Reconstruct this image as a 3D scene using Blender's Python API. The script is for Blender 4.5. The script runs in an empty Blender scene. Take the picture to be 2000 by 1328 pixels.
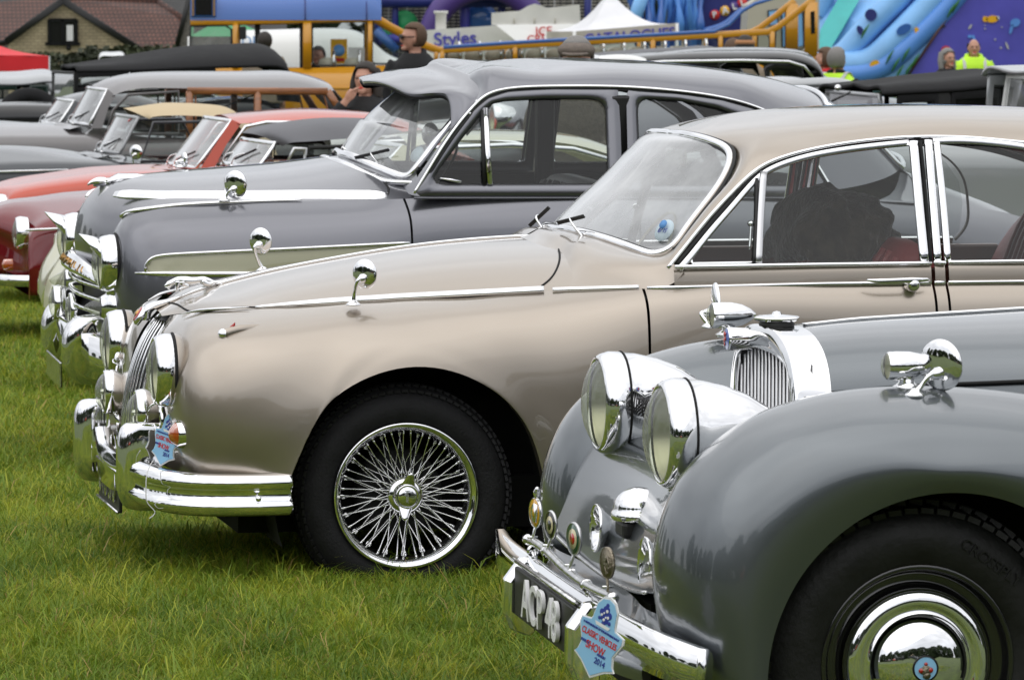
import bpy, bmesh, math, random, mathutils.noise
import mathutils
import numpy as np
from mathutils import Matrix, Vector, Euler, Quaternion
R = math.radians
PI = math.pi
random.seed(7)
rng = np.random.default_rng(7)
sc = bpy.context.scene
C = sc.collection

# ------------------------------------------------------------------ camera
CAM_H, FPX, UC, VC, HORIZON = 1.62, 8500.0, 1000.0, 664.0, 95.0
PITCH = math.atan((VC - HORIZON) / FPX)
cam = bpy.data.cameras.new('camera')
cam_o = bpy.data.objects.new('camera', cam)
C.objects.link(cam_o)
cam_o.location = (0, 0, CAM_H)
cam_o.rotation_euler = (R(90) - PITCH, 0, 0)
cam.sensor_width = 36
cam.lens = 36 * FPX / 2000
cam.clip_start = 0.5
cam.clip_end = 3000
cam.dof.use_dof = True
cam.dof.focus_distance = 11.8
cam.dof.aperture_fstop = 18
sc.camera = cam_o

# ------------------------------------------------------------------ sky, sun, exposure
SUN_EL, SUN_AZ = R(58), R(200)
world = bpy.data.worlds.new('World')
sc.world = world
world.use_nodes = True
wn, wl = world.node_tree.nodes, world.node_tree.links
wn.clear()
w_out = wn.new('ShaderNodeOutputWorld')
w_bg = wn.new('ShaderNodeBackground')
w_bg.inputs['Strength'].default_value = 0.1
w_sky = wn.new('ShaderNodeTexSky')
w_sky.sky_type = 'NISHITA'
w_sky.sun_disc = False
w_sky.sun_elevation = SUN_EL
w_sky.sun_rotation = SUN_AZ
w_geo = wn.new('ShaderNodeTexCoord')
w_sep = wn.new('ShaderNodeSeparateXYZ')
wl.new(w_geo.outputs['Generated'], w_sep.inputs[0])
w_ramp = wn.new('ShaderNodeValToRGB')          # overcast: brighter overhead than at the horizon
w_ramp.color_ramp.elements[0].position = 0.0
w_ramp.color_ramp.elements[0].color = (0.42, 0.43, 0.45, 1)
w_ramp.color_ramp.elements[1].position = 1.0
w_ramp.color_ramp.elements[1].color = (1.0, 1.0, 1.0, 1)
wl.new(w_sep.outputs['Z'], w_ramp.inputs[0])
w_noise = wn.new('ShaderNodeTexNoise')
w_noise.inputs['Scale'].default_value = 2.2
w_noise.inputs['Detail'].default_value = 5
w_map = wn.new('ShaderNodeMapping')
w_map.inputs['Scale'].default_value = (1, 1, 2.5)
wl.new(w_geo.outputs['Generated'], w_map.inputs[0])
wl.new(w_map.outputs[0], w_noise.inputs['Vector'])
w_mr = wn.new('ShaderNodeMapRange')
w_mr.inputs['From Min'].default_value = 0.3
w_mr.inputs['From Max'].default_value = 0.7
w_mr.inputs['To Min'].default_value = 11.5
w_mr.inputs['To Max'].default_value = 18.0
wl.new(w_noise.outputs[0], w_mr.inputs[0])
w_mul = wn.new('ShaderNodeVectorMath')
w_mul.operation = 'SCALE'
wl.new(w_ramp.outputs[0], w_mul.inputs[0])
wl.new(w_mr.outputs[0], w_mul.inputs['Scale'])
w_mix = wn.new('ShaderNodeMix')
w_mix.data_type = 'RGBA'
w_mix.inputs[0].default_value = 0.88
wl.new(w_sky.outputs[0], w_mix.inputs[6])
wl.new(w_mul.outputs[0], w_mix.inputs[7])
wl.new(w_mix.outputs[2], w_bg.inputs[0])
wl.new(w_bg.outputs[0], w_out.inputs[0])

sun = bpy.data.lights.new('sun', 'SUN')
sun.energy = 0.5
sun.angle = R(90)
sun.color = (1.0, 0.97, 0.93)
sun_o = bpy.data.objects.new('sun', sun)
C.objects.link(sun_o)
_d = Vector((math.sin(SUN_AZ) * math.cos(SUN_EL), math.cos(SUN_AZ) * math.cos(SUN_EL), math.sin(SUN_EL)))
sun_o.rotation_euler = _d.to_track_quat('Z', 'Y').to_euler()
sc.view_settings.view_transform = 'Standard'
sc.view_settings.look = 'None'
sc.view_settings.gamma = 1
sc.view_settings.use_curve_mapping = False
sc.view_settings.exposure = 0.18
sc.cycles.use_denoising = True
sc.cycles.max_bounces = 10
sc.cycles.transparent_max_bounces = 24
sc.cycles.sample_clamp_indirect = 6

# ------------------------------------------------------------------ materials
def mat(name, col, rough=0.5, metal=0.0, coat=0.0, bump=0.0, bscale=40, var=0.0, vscale=6, spec=0.5, sheen=0, trans=0, emis=0, flake=0, coatr=0.04, stretch=None):
    m = bpy.data.materials.new(name)
    m.use_nodes = True
    n, l = m.node_tree.nodes, m.node_tree.links
    b = n['Principled BSDF']
    c = (*col, 1)
    b.inputs['Base Color'].default_value = c
    b.inputs['Roughness'].default_value = rough
    b.inputs['Metallic'].default_value = metal
    b.inputs['Coat Weight'].default_value = coat
    b.inputs['Coat Roughness'].default_value = coatr
    b.inputs['Coat IOR'].default_value = 1.55
    b.inputs['Specular IOR Level'].default_value = spec
    b.inputs['Sheen Weight'].default_value = sheen
    b.inputs['Transmission Weight'].default_value = trans
    if emis:
        b.inputs['Emission Color'].default_value = c
        b.inputs['Emission Strength'].default_value = emis
    tc = n.new('ShaderNodeTexCoord')
    src = tc.outputs['Object']
    if stretch:
        mp = n.new('ShaderNodeMapping')
        mp.inputs['Scale'].default_value = stretch
        l.new(src, mp.inputs[0])
        src = mp.outputs[0]
    if var:
        t = n.new('ShaderNodeTexNoise')
        t.inputs['Scale'].default_value = vscale
        t.inputs['Detail'].default_value = 6
        l.new(src, t.inputs['Vector'])
        r = n.new('ShaderNodeMapRange')
        r.inputs['From Min'].default_value = 0.3
        r.inputs['From Max'].default_value = 0.7
        r.inputs['To Min'].default_value = 1 - var
        r.inputs['To Max'].default_value = 1 + var
        l.new(t.outputs[0], r.inputs[0])
        s = n.new('ShaderNodeVectorMath')
        s.operation = 'SCALE'
        s.inputs[0].default_value = col
        l.new(r.outputs[0], s.inputs['Scale'])
        l.new(s.outputs[0], b.inputs['Base Color'])
        r2 = n.new('ShaderNodeMapRange')
        r2.inputs['To Min'].default_value = max(0, rough - var * 0.4)
        r2.inputs['To Max'].default_value = min(1, rough + var * 0.4)
        l.new(t.outputs[0], r2.inputs[0])
        l.new(r2.outputs[0], b.inputs['Roughness'])
    if flake:
        t = n.new('ShaderNodeTexNoise')
        t.inputs['Scale'].default_value = 900
        t.inputs['Detail'].default_value = 1
        l.new(tc.outputs['Object'], t.inputs['Vector'])
        bp = n.new('ShaderNodeBump')
        bp.inputs['Strength'].default_value = flake
        bp.inputs['Distance'].default_value = 0.0004
        l.new(t.outputs[0], bp.inputs['Height'])
        l.new(bp.outputs[0], b.inputs['Normal'])
        t2 = n.new('ShaderNodeTexNoise')           # faint road film: the coat is not evenly clean
        t2.inputs['Scale'].default_value = 5
        t2.inputs['Detail'].default_value = 7
        l.new(tc.outputs['Object'], t2.inputs['Vector'])
        r3 = n.new('ShaderNodeMapRange')
        r3.inputs['From Min'].default_value = 0.4
        r3.inputs['From Max'].default_value = 0.75
        r3.inputs['To Min'].default_value = coatr
        r3.inputs['To Max'].default_value = coatr + 0.10
        l.new(t2.outputs[0], r3.inputs[0])
        l.new(r3.outputs[0], b.inputs['Coat Roughness'])
    if bump:
        t = n.new('ShaderNodeTexNoise')
        t.inputs['Scale'].default_value = bscale
        t.inputs['Detail'].default_value = 6
        l.new(src, t.inputs['Vector'])
        bp = n.new('ShaderNodeBump')
        bp.inputs['Strength'].default_value = bump
        bp.inputs['Distance'].default_value = 0.01
        l.new(t.outputs[0], bp.inputs['Height'])
        l.new(bp.outputs[0], b.inputs['Normal'])
    return m

def glass(name, tint=(0.92, 0.95, 0.94), film=0.04, boost=1.5):
    m = bpy.data.materials.new(name)
    m.use_nodes = True
    n, l = m.node_tree.nodes, m.node_tree.links
    n.clear()
    o = n.new('ShaderNodeOutputMaterial')
    tr = n.new('ShaderNodeBsdfTransparent')
    tr.inputs[0].default_value = (*tint, 1)
    gl = n.new('ShaderNodeBsdfGlossy')
    gl.inputs['Roughness'].default_value = 0.01
    fr = n.new('ShaderNodeLayerWeight')            # thin pane: the same mirror share from either side
    fr.inputs[0].default_value = 0.5
    pw = n.new('ShaderNodeMath')
    pw.operation = 'POWER'
    pw.inputs[1].default_value = 5
    l.new(fr.outputs['Facing'], pw.inputs[0])
    mu = n.new('ShaderNodeMath')
    mu.operation = 'MULTIPLY_ADD'
    mu.use_clamp = True
    mu.inputs[1].default_value = 0.94 * boost
    mu.inputs[2].default_value = 0.06 * boost
    l.new(pw.outputs[0], mu.inputs[0])
    mx = n.new('ShaderNodeMixShader')
    l.new(mu.outputs[0], mx.inputs[0])
    l.new(tr.outputs[0], mx.inputs[1])
    l.new(gl.outputs[0], mx.inputs[2])
    df = n.new('ShaderNodeBsdfDiffuse')            # dust on the pane, plus pale haze standing in for sky glare
    df.inputs[0].default_value = (0.75, 0.76, 0.77, 1)
    tx = n.new('ShaderNodeTexNoise')
    tx.inputs['Scale'].default_value = 9
    tx.inputs['Detail'].default_value = 8
    tc = n.new('ShaderNodeTexCoord')
    l.new(tc.outputs['Object'], tx.inputs['Vector'])
    mr = n.new('ShaderNodeMapRange')
    mr.inputs['From Min'].default_value = 0.3
    mr.inputs['From Max'].default_value = 0.7
    mr.inputs['To Min'].default_value = film * 0.6
    mr.inputs['To Max'].default_value = film * 1.4
    l.new(tx.outputs[0], mr.inputs[0])
    m2 = n.new('ShaderNodeMixShader')
    l.new(mr.outputs[0], m2.inputs[0])
    l.new(mx.outputs[0], m2.inputs[1])
    l.new(df.outputs[0], m2.inputs[2])
    l.new(m2.outputs[0], o.inputs[0])
    return m

M = {}
def paint(k, col, metal=0.0, rough=0.34):
    M[k] = mat(k, col, rough, metal, 1.0, flake=0.25 if metal else 0.03, coatr=0.02, spec=0.5 if metal else 0.1)
paint('beige paint', (0.365, 0.315, 0.262), 0.80, 0.32)
paint('slate grey paint', (0.135, 0.150, 0.162), 0.82, 0.31)
paint('mid grey paint', (0.150, 0.152, 0.172), 0.80, 0.29)
paint('cream paint', (0.62, 0.60, 0.40))
paint('flash cream paint', (0.40, 0.39, 0.27))
paint('burgundy paint', (0.16, 0.006, 0.010))
paint('coral paint', (0.50, 0.055, 0.018))
paint('dark grey paint', (0.035, 0.04, 0.047))
paint('rose taupe paint', (0.11, 0.10, 0.10), 0.1)
paint('black paint', (0.012, 0.012, 0.013))
paint('green paint', (0.008, 0.025, 0.018))
paint('silver paint', (0.30, 0.31, 0.32), 0.3)
paint('white paint', (0.75, 0.75, 0.73))
paint('mustard paint', (0.60, 0.27, 0.012), 0.0, 0.4)
paint('roof blue paint', (0.04, 0.13, 0.42), 0.0, 0.45)
M['chrome'] = mat('chrome', (0.90, 0.90, 0.91), 0.045, 1.0, bump=0.012, bscale=9)
M['dull chrome'] = mat('dull chrome', (0.62, 0.62, 0.62), 0.22, 1.0, var=0.25, vscale=30)
M['stainless'] = mat('stainless', (0.62, 0.62, 0.63), 0.3, 1.0)
M['reflector'] = mat('reflector', (0.60, 0.58, 0.47), 0.30, 1.0)
M['bronze'] = mat('bronze', (0.30, 0.26, 0.20), 0.35, 1.0, bump=0.6, bscale=160)
M['rubber'] = mat('rubber', (0.011, 0.011, 0.012), 0.7, bump=0.25, bscale=120, var=0.3, vscale=20, spec=0.25)
M['black'] = mat('black', (0.008, 0.008, 0.008), 0.5)
M['black gloss'] = mat('black gloss', (0.01, 0.01, 0.01), 0.15, coat=0.8)
M['underside'] = mat('underside', (0.006, 0.006, 0.006), 0.9)
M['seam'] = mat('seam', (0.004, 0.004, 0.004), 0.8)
M['red leather'] = mat('red leather', (0.20, 0.022, 0.022), 0.42, bump=0.25, bscale=70)
M['grey leather'] = mat('grey leather', (0.11, 0.10, 0.10), 0.5, bump=0.2, bscale=70)
M['trim brown'] = mat('trim brown', (0.08, 0.025, 0.015), 0.35, coat=0.5)
M['headlining'] = mat('headlining', (0.10, 0.095, 0.085), 0.9)
M['coat fabric'] = mat('coat fabric', (0.034, 0.027, 0.018), 0.95, spec=0.1, sheen=0.4, bump=1.0, bscale=55, var=0.75, vscale=22)
M['black canvas'] = mat('black canvas', (0.011, 0.011, 0.012), 0.75, bump=0.4, bscale=12, var=0.35, vscale=6, spec=0.25)
M['grey canvas'] = mat('grey canvas', (0.10, 0.10, 0.11), 0.55, bump=0.2, bscale=16)
M['beige canvas'] = mat('beige canvas', (0.55, 0.44, 0.28), 0.85, bump=0.25, bscale=16)
M['wood'] = mat('wood', (0.28, 0.10, 0.03), 0.4, coat=0.5, var=0.35, vscale=10, stretch=(1, 8, 8))
M['tyre grey'] = mat('tyre grey', (0.010, 0.010, 0.0095), 0.5, spec=0.35, bump=0.2, bscale=60, var=.3, vscale=15)
M['amber'] = mat('amber', (0.55, 0.10, 0.01), 0.12, coat=1.0, trans=0.3)
M['red enamel'] = mat('red enamel', (0.45, 0.015, 0.01), 0.2, coat=1)
M['blue enamel'] = mat('blue enamel', (0.10, 0.16, 0.50), 0.2, coat=1)
M['white enamel'] = mat('white enamel', (0.78, 0.78, 0.76), 0.25, coat=1)
M['yellow enamel'] = mat('yellow enamel', (0.80, 0.42, 0.02), 0.2, coat=1)
M['green enamel'] = mat('green enamel', (0.012, 0.07, 0.035), 0.2, coat=1)
M['cream enamel'] = mat('cream enamel', (0.62, 0.55, 0.33), 0.2, coat=1)
M['plate blue'] = mat('plate blue', (0.28, 0.55, 0.80), 0.35)
M['plate navy'] = mat('plate navy', (0.03, 0.05, 0.30), 0.4)
M['plate red'] = mat('plate red', (0.62, 0.035, 0.03), 0.4)
M['plate white'] = mat('plate white', (0.80, 0.80, 0.80), 0.4)
M['gold'] = mat('gold', (0.6, 0.35, 0.12), 0.3, 1.0)
M['glass'] = glass('glass', (0.82, 0.85, 0.84), 0.006, 0.6)
M['dark glass'] = glass('dark glass', (0.55, 0.57, 0.58), 0.03, 1.4)
M['windscreen'] = glass('windscreen', (0.84, 0.87, 0.86), 0.30, 3.4)
M['windscreen clear'] = glass('windscreen clear', (0.84, 0.87, 0.86), 0.16, 2.8)
M['lens'] = glass('lens', (0.84, 0.86, 0.76), 0.13, 1.1)
M['sticker'] = mat('sticker', (0.55, 0.66, 0.72), 0.6)
M['sticker blue'] = mat('sticker blue', (0.10, 0.28, 0.60), 0.6)
M['skin'] = mat('skin', (0.50, 0.26, 0.18), 0.5)
M['paper'] = mat('paper', (0.7, 0.7, 0.7), 0.6)

# ------------------------------------------------------------------ helpers
def link(o, parent=None):
    C.objects.link(o)
    if parent is not None:
        o.parent = parent
    return o

def mesh_obj(name, verts, faces, m, parent=None, smooth=True):
    me = bpy.data.meshes.new(name)
    me.from_pydata([tuple(float(q) for q in v) for v in verts], [], faces)
    me.materials.append(M[m] if isinstance(m, str) else m)
    if smooth:
        me.polygons.foreach_set('use_smooth', [True] * len(me.polygons))
    me.update()
    return link(bpy.data.objects.new(name, me), parent)

def tag(o, label=None, cat=None, group=None, kind=None):
    for k, v in (('label', label), ('category', cat), ('group', group), ('kind', kind)):
        if v:
            o[k] = v
    return o

def nspl(P, t, tn):
    """natural cubic spline through P at knots t, sampled at tn"""
    P = np.asarray(P, float)
    n = len(P)
    sh = P.shape[1:]
    P = P.reshape(n, -1)
    if n == 2:
        f = ((tn - t[0]) / (t[1] - t[0]))[:, None]
        return (P[0] * (1 - f) + P[1] * f).reshape((len(tn),) + sh)
    h = np.diff(t)
    Am = np.zeros((n, n)); B = np.zeros((n, P.shape[1]))
    Am[0, 0] = Am[-1, -1] = 1
    for i in range(1, n - 1):
        Am[i, i - 1] = h[i - 1]; Am[i, i] = 2 * (h[i - 1] + h[i]); Am[i, i + 1] = h[i]
        B[i] = 6 * ((P[i + 1] - P[i]) / h[i] - (P[i] - P[i - 1]) / h[i - 1])
    K = np.linalg.solve(Am, B)
    i = np.clip(np.searchsorted(t, tn, side='right') - 1, 0, n - 2)
    a = (t[i + 1] - tn)[:, None]; b = (tn - t[i])[:, None]; hh = h[i][:, None]
    out = K[i] * a**3 / (6 * hh) + K[i + 1] * b**3 / (6 * hh) + (P[i] / hh - K[i] * hh / 6) * a + (P[i + 1] / hh - K[i + 1] * hh / 6) * b
    return out.reshape((len(tn),) + sh)

def knots(P):
    d = np.linalg.norm(np.diff(np.asarray(P, float), axis=0), axis=-1)
    if d.ndim > 1:
        d = d.mean(axis=1)
    d = np.maximum(d, 1e-5) ** 0.75
    return np.concatenate([[0], np.cumsum(d)])

def curve(P, n=40):
    P = np.asarray(P, float)
    t = knots(P)
    return nspl(P, t, np.linspace(0, t[-1], n))

def poly(P, n_per=1, closed=False):
    P = [np.asarray(p, float) for p in P]
    if closed:
        P.append(P[0])
    out = []
    for a, b in zip(P[:-1], P[1:]):
        for k in range(n_per):
            out.append(a + (b - a) * k / n_per)
    if not closed:
        out.append(P[-1])
    return np.array(out)

def surf(rows, nu=40, nv=24):
    G = np.asarray(rows, float)
    tu = knots(G); tv = knots(G.transpose(1, 0, 2))
    A1 = nspl(G.transpose(1, 0, 2), tv, np.linspace(0, tv[-1], nv)).transpose(1, 0, 2)
    return nspl(A1, tu, np.linspace(0, tu[-1], nu))

def grid_faces(nu, nv, close_v=False, off=0):
    f = []
    for i in range(nu - 1):
        for j in range(nv if close_v else nv - 1):
            j2 = (j + 1) % nv
            f.append((off + i * nv + j, off + i * nv + j2, off + (i + 1) * nv + j2, off + (i + 1) * nv + j))
    return f

def grid(name, G, m, parent, close_v=False, mirror=False, thick=0):
    nu, nv = G.shape[:2]
    V = G.reshape(-1, 3).tolist()
    F = grid_faces(nu, nv, close_v)
    if mirror:
        k = len(V)
        V = V + [(x, -y, z) for x, y, z in V]
        F = F + [tuple(k + q for q in reversed(f)) for f in grid_faces(nu, nv, close_v)]
    o = mesh_obj(name, V, F, m, parent)
    if thick:
        s = o.modifiers.new('thickness', 'SOLIDIFY')
        s.thickness = thick
        s.offset = 0
    return o

def mir(P):
    P = np.array(P, float)
    P[..., 1] *= -1
    return P

def tube_data(P, r, m=8, cap=True, close=False):
    P = np.asarray(P, float)
    n = len(P)
    rr = np.full(n, r) if np.isscalar(r) else np.interp(np.linspace(0, 1, n), np.linspace(0, 1, len(r)), r)
    T = np.gradient(P, axis=0) if not close else (np.roll(P, -1, 0) - np.roll(P, 1, 0))
    T /= np.maximum(np.linalg.norm(T, axis=1, keepdims=True), 1e-9)
    N = np.cross(T[0], (0, 0, 1.0))
    if np.linalg.norm(N) < 0.1:
        N = np.cross(T[0], (0, 1.0, 0))
    V = []
    for i in range(n):
        N = N - T[i] * N.dot(T[i]); N /= np.linalg.norm(N)
        B = np.cross(T[i], N)
        for j in range(m):
            a = 2 * PI * j / m
            V.append(P[i] + rr[i] * (math.cos(a) * N + math.sin(a) * B))
    F = grid_faces(n, m, True)
    if close:
        for j in range(m):
            F.append(((n - 1) * m + j, (n - 1) * m + (j + 1) % m, (j + 1) % m, j))
    elif cap:
        F += [tuple(range(m))[::-1], tuple((n - 1) * m + j for j in range(m))]
    return V, F

def tube(name, P, r, m, parent, seg=8, close=False):
    V, F = tube_data(P, r, seg, close=close)
    return mesh_obj(name, V, F, m, parent)

def sweep_data(P, S, up, scale=None, cap=True, close=False):
    """section S = [(side, up)] carried along P; up is a vector or one per point"""
    P = np.asarray(P, float); n = len(P); m = len(S)
    T = np.gradient(P, axis=0) if not close else (np.roll(P, -1, 0) - np.roll(P, 1, 0))
    T /= np.maximum(np.linalg.norm(T, axis=1, keepdims=True), 1e-9)
    U = np.asarray(up, float)
    if U.ndim == 1:
        U = np.tile(U, (n, 1))
    sca = np.ones(n) if scale is None else np.interp(np.linspace(0, 1, n), np.linspace(0, 1, len(scale)), scale)
    V = []
    for i in range(n):
        N = U[i] - T[i] * U[i].dot(T[i]); N /= max(np.linalg.norm(N), 1e-9)
        B = np.cross(N, T[i])
        for a, b in S:
            V.append(P[i] + sca[i] * (a * B + b * N))
    F = grid_faces(n, m, True)
    if close:
        for j in range(m):
            F.append(((n - 1) * m + j, (n - 1) * m + (j + 1) % m, (j + 1) % m, j))
    elif cap:
        F += [tuple(range(m))[::-1], tuple((n - 1) * m + j for j in range(m))]
    return V, F

def rsec(w, h, k=3):
    """rounded trim section, w wide, h proud"""
    out = []
    for j in range(12):
        a = 2 * PI * j / 12
        c, s = math.cos(a), math.sin(a)
        out.append((math.copysign(abs(c) ** (2 / k), c) * w / 2, math.copysign(abs(s) ** (2 / k), s) * h / 2))
    return out

def trim(name, P, w, h, m, parent, up=(0, -1, 0), scale=None, close=False, k=3):
    V, F = sweep_data(P, rsec(w, h, k), up, scale, close=close)
    return mesh_obj(name, V, F, m, parent)

def lathe_data(prof, center, axis, n=32, up=(0, 0, 1)):
    """prof = [(radius, along)] turned about axis through center"""
    ax = np.asarray(axis, float); ax /= np.linalg.norm(ax)
    N = np.cross(ax, up)
    if np.linalg.norm(N) < 0.05:
        N = np.cross(ax, (1, 0, 0))
    N /= np.linalg.norm(N); B = np.cross(ax, N)
    c = np.asarray(center, float)
    V = []
    for r, a in prof:
        for j in range(n):
            t = 2 * PI * j / n
            V.append(c + ax * a + max(r, 1e-5) * (math.cos(t) * N + math.sin(t) * B))
    return V, grid_faces(len(prof), n, True)

def lathe(name, prof, center, axis, m, parent, n=32):
    V, F = lathe_data(prof, center, axis, n)
    return mesh_obj(name, V, F, m, parent)

class Bag:
    def __init__(s): s.V, s.F = [], []
    def add(s, VF):
        k = len(s.V)
        s.V += [tuple(v) for v in VF[0]]
        s.F += [tuple(k + q for q in f) for f in VF[1]]
        return s
    def box(s, x0, x1, y0, y1, z0, z1):
        v = [(x, y, z) for x in (x0, x1) for y in (y0, y1) for z in (z0, z1)]
        return s.add((v, [(0, 1, 3, 2), (4, 6, 7, 5), (0, 4, 5, 1), (2, 3, 7, 6), (0, 2, 6, 4), (1, 5, 7, 3)]))
    def build(s, name, m, parent=None, smooth=True, bevel=0):
        o = mesh_obj(name, s.V, s.F, m, parent, smooth)
        if bevel:
            b = o.modifiers.new('bevel', 'BEVEL'); b.width = bevel; b.segments = 2; b.limit_method = 'ANGLE'
            if smooth:
                for p in o.data.polygons: p.use_smooth = False
        return o

def plate(name, outline, n, thick, m, parent, smooth=False):
    """flat or slightly bent plate: outline of 3-D points, pushed back along n"""
    k = len(outline)
    n = np.asarray(n, float) * thick
    V = [tuple(p) for p in outline] + [tuple(np.asarray(p) + n) for p in outline]
    F = [tuple(range(k)), tuple(range(2 * k - 1, k - 1, -1))] + [(i, i + k, (i + 1) % k + k, (i + 1) % k) for i in range(k)]
    return mesh_obj(name, V, F, m, parent, smooth)

def pane(name, P, m, parent):
    return mesh_obj(name, [tuple(q) for q in P], [tuple(range(len(P)))], m, parent, False)

def ribbon(A, B, n=None):
    A = np.asarray(A, float); B = np.asarray(B, float)
    return np.stack([A, B], axis=1)

def text(name, s, m, parent, mw, size, extrude=0.001, align='CENTER', sx=1.0, offset=0):
    cu = bpy.data.curves.new(name, 'FONT')
    cu.body = s; cu.size = size; cu.extrude = extrude; cu.align_x = align; cu.align_y = 'CENTER'
    cu.materials.append(M[m])
    if offset: cu.offset = offset
    t = bpy.data.objects.new(name, cu)
    C.objects.link(t)
    bpy.context.view_layer.update()
    me = bpy.data.meshes.new_from_object(t.evaluated_get(bpy.context.evaluated_depsgraph_get()))
    bpy.data.objects.remove(t)
    o = link(bpy.data.objects.new(name, me), parent)
    o.matrix_local = mw @ Matrix.Diagonal((sx, 1, 1, 1))
    return o

def basis(o, x, y):
    """matrix with local x along x and local y along y, at o"""
    x = Vector(x).normalized(); z = x.cross(Vector(y)).normalized(); y = z.cross(x)
    m = Matrix((x, y, z)).transposed().to_4x4()
    m.translation = Vector(o)
    return m

# a place in the field: local x runs rearwards, y away from the camera, z up
_cp, _sp = math.cos(PITCH), math.sin(PITCH)
def ray(u, v):
    a = (u - UC) / FPX; b = (VC - v) / FPX
    return Vector((a, _cp + b * _sp, -_sp + b * _cp))
def gz(Y):
    return 0.055 * math.exp(-((Y - 12.5) / 1.5) ** 4) - 0.0045 * max(0.0, Y - 15.0)
class Fr:
    def __init__(s, u, v, x0, y0, z0, th, roll=0.0, depth=None):
        """the point of the picture (u, v) is local (x0, y0, z0)"""
        r = ray(u, v)
        base = gz(depth) if depth else 0.0
        if depth:
            k = depth / r.y
        else:
            k = (z0 - CAM_H) / r.z
        P = r * k
        rot = Matrix.Rotation(R(th), 4, 'Z') @ Matrix.Rotation(roll, 4, 'X')
        off = rot @ Vector((x0, y0, z0))
        s.m = Matrix.Translation((P.x - off.x, P.y - off.y, (P.z + CAM_H - off.z) if depth else 0.0)) @ rot
        s.i = s.m.inverted()
        s.ci = s.i @ Vector((0, 0, CAM_H))
        s.ri = s.i.to_3x3()
    def at(s, u, v, y):
        d = s.ri @ ray(u, v)
        k = (y - s.ci.y) / d.y
        p = s.ci + d * k
        return (p.x, p.y, p.z)
    def atx(s, u, v, x):
        d = s.ri @ ray(u, v)
        k = (x - s.ci.x) / d.x
        p = s.ci + d * k
        return (p.x, p.y, p.z)
    def ats(s, L):
        return [s.at(*q) for q in L]
    def empty(s, name, label, cat, group=None):
        o = link(bpy.data.objects.new(name, None))
        o.matrix_world = s.m
        o.empty_display_size = 0.2
        return tag(o, label, cat, group)

def thing(name, label, cat, loc, rz=0, group=None):
    o = link(bpy.data.objects.new(name, None))
    o.location = loc; o.rotation_euler = (0, 0, rz)
    return tag(o, label, cat, group)

def copy_tree(o, parent=None):
    c = o.copy()
    C.objects.link(c)
    c.parent = parent
    for ch in list(o.children):
        copy_tree(ch, c)
    return c
# ================================================================== shared car pieces
def tyre(parent, c, r, rim_r, w, outy, m='rubber', tread=True, n=96, sgn=-1, nb=84, blk=1.0):
    """c = hub centre; outy = y of the outer face; w = width going away from it"""
    k = -sgn
    cx, cz = c
    p = [(rim_r, 0.012), (rim_r + 0.012, 0.001), (rim_r + (r - rim_r) * 0.32, -0.008), (rim_r + (r - rim_r) * 0.62, -0.004),
         (r - 0.028, 0.012), (r - 0.012, 0.022), (r - 0.003, 0.038), (r, w * 0.5), (r - 0.003, w - 0.038), (r - 0.03, w - 0.01), (rim_r, w - 0.01)]
    V, F = lathe_data([(a, k * b) for a, b in p], (cx, outy, cz), (0, 1, 0), n)
    o = mesh_obj('tyre', V, F, m, parent)
    if tread:
        b = Bag()
        for i in range(nb):
            a = 2 * PI * i / nb
            for (rr, yy, da) in ((r - 0.016, 0.016, 0), (r - 0.001, 0.045, 0.5), (r + 0.001, w * .5, 0), (r - 0.001, w - 0.05, .5)):
                aa = a + da * 2 * PI / nb
                ca, sa = math.cos(aa), math.sin(aa)
                hw, hy, hr = 0.0085 * blk, (0.012 if yy != 0.016 else 0.009) * min(blk, 1.3), 0.004 * blk
                vs = []
                for dr in (-hr, hr):
                    for dt, dy in ((-hw, -hy), (hw, -hy * .3), (hw, hy), (-hw, hy * .3)):
                        R_ = rr + dr
                        vs.append((cx + R_ * ca - dt * sa, outy + k * (yy + dy), cz + R_ * sa + dt * ca))
                b.add((vs, [(0, 1, 2, 3), (4, 5, 6, 7), (0, 1, 5, 4), (1, 2, 6, 5), (2, 3, 7, 6), (3, 0, 4, 7)]))
        tr = b.build('tread', m, o, smooth=False)
        tr['kind'] = 'stuff'
    return o

def headlamp(parent, c, r_lens, r_rim, body, axis=(-1, 0, 0), body_m='chrome', ring_black=True, seg=48, name='headlight', bulge=0.03, flutes=True):
    """c = centre of the lens plane; body = [(radius, distance behind lens)]"""
    ax = np.asarray(axis, float)
    hl = lathe(name, [(r_lens * 0.98, 0.006), (r_lens, 0.010), (r_lens + 0.006, 0.010), (r_rim * 0.97, 0.0), (r_rim, -0.012)] + [(a, -b) for a, b in body], c, ax, body_m, parent, seg)
    prof = [(r_lens * math.sin(t) / math.sin(1.0), bulge * (math.cos(t) - math.cos(1.0)) / (1 - math.cos(1.0)) + 0.006) for t in np.linspace(0, 1.0, 22)]
    V, F = lathe_data(prof, c, ax, 96)
    V = np.array(V)
    lens = mesh_obj('lens', V, F, 'lens', hl)
    refl = [(r_lens * math.sqrt(t), -0.075 * (1 - t) * (r_lens / 0.1)) for t in np.linspace(0, 1, 9)]
    lathe('reflector', refl, c, ax, 'reflector', hl, 32)
    lathe('bulb', [(0, .018), (.006, .014), (.009, .004), (.007, -.008), (.004, -.012)], np.asarray(c) - ax * 0.035, ax, 'lens', hl, 12)
    if flutes:          # pressed ribs of the lens: fine relief on its own mesh
        me = lens.data
        for v in me.vertices:
            d = Vector(v.co) - Vector(c)
            v.co.x += -.0012 * math.sin(d.y / r_lens * 26) * (1 if ax[0] < 0 else 0)
    return hl

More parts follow.
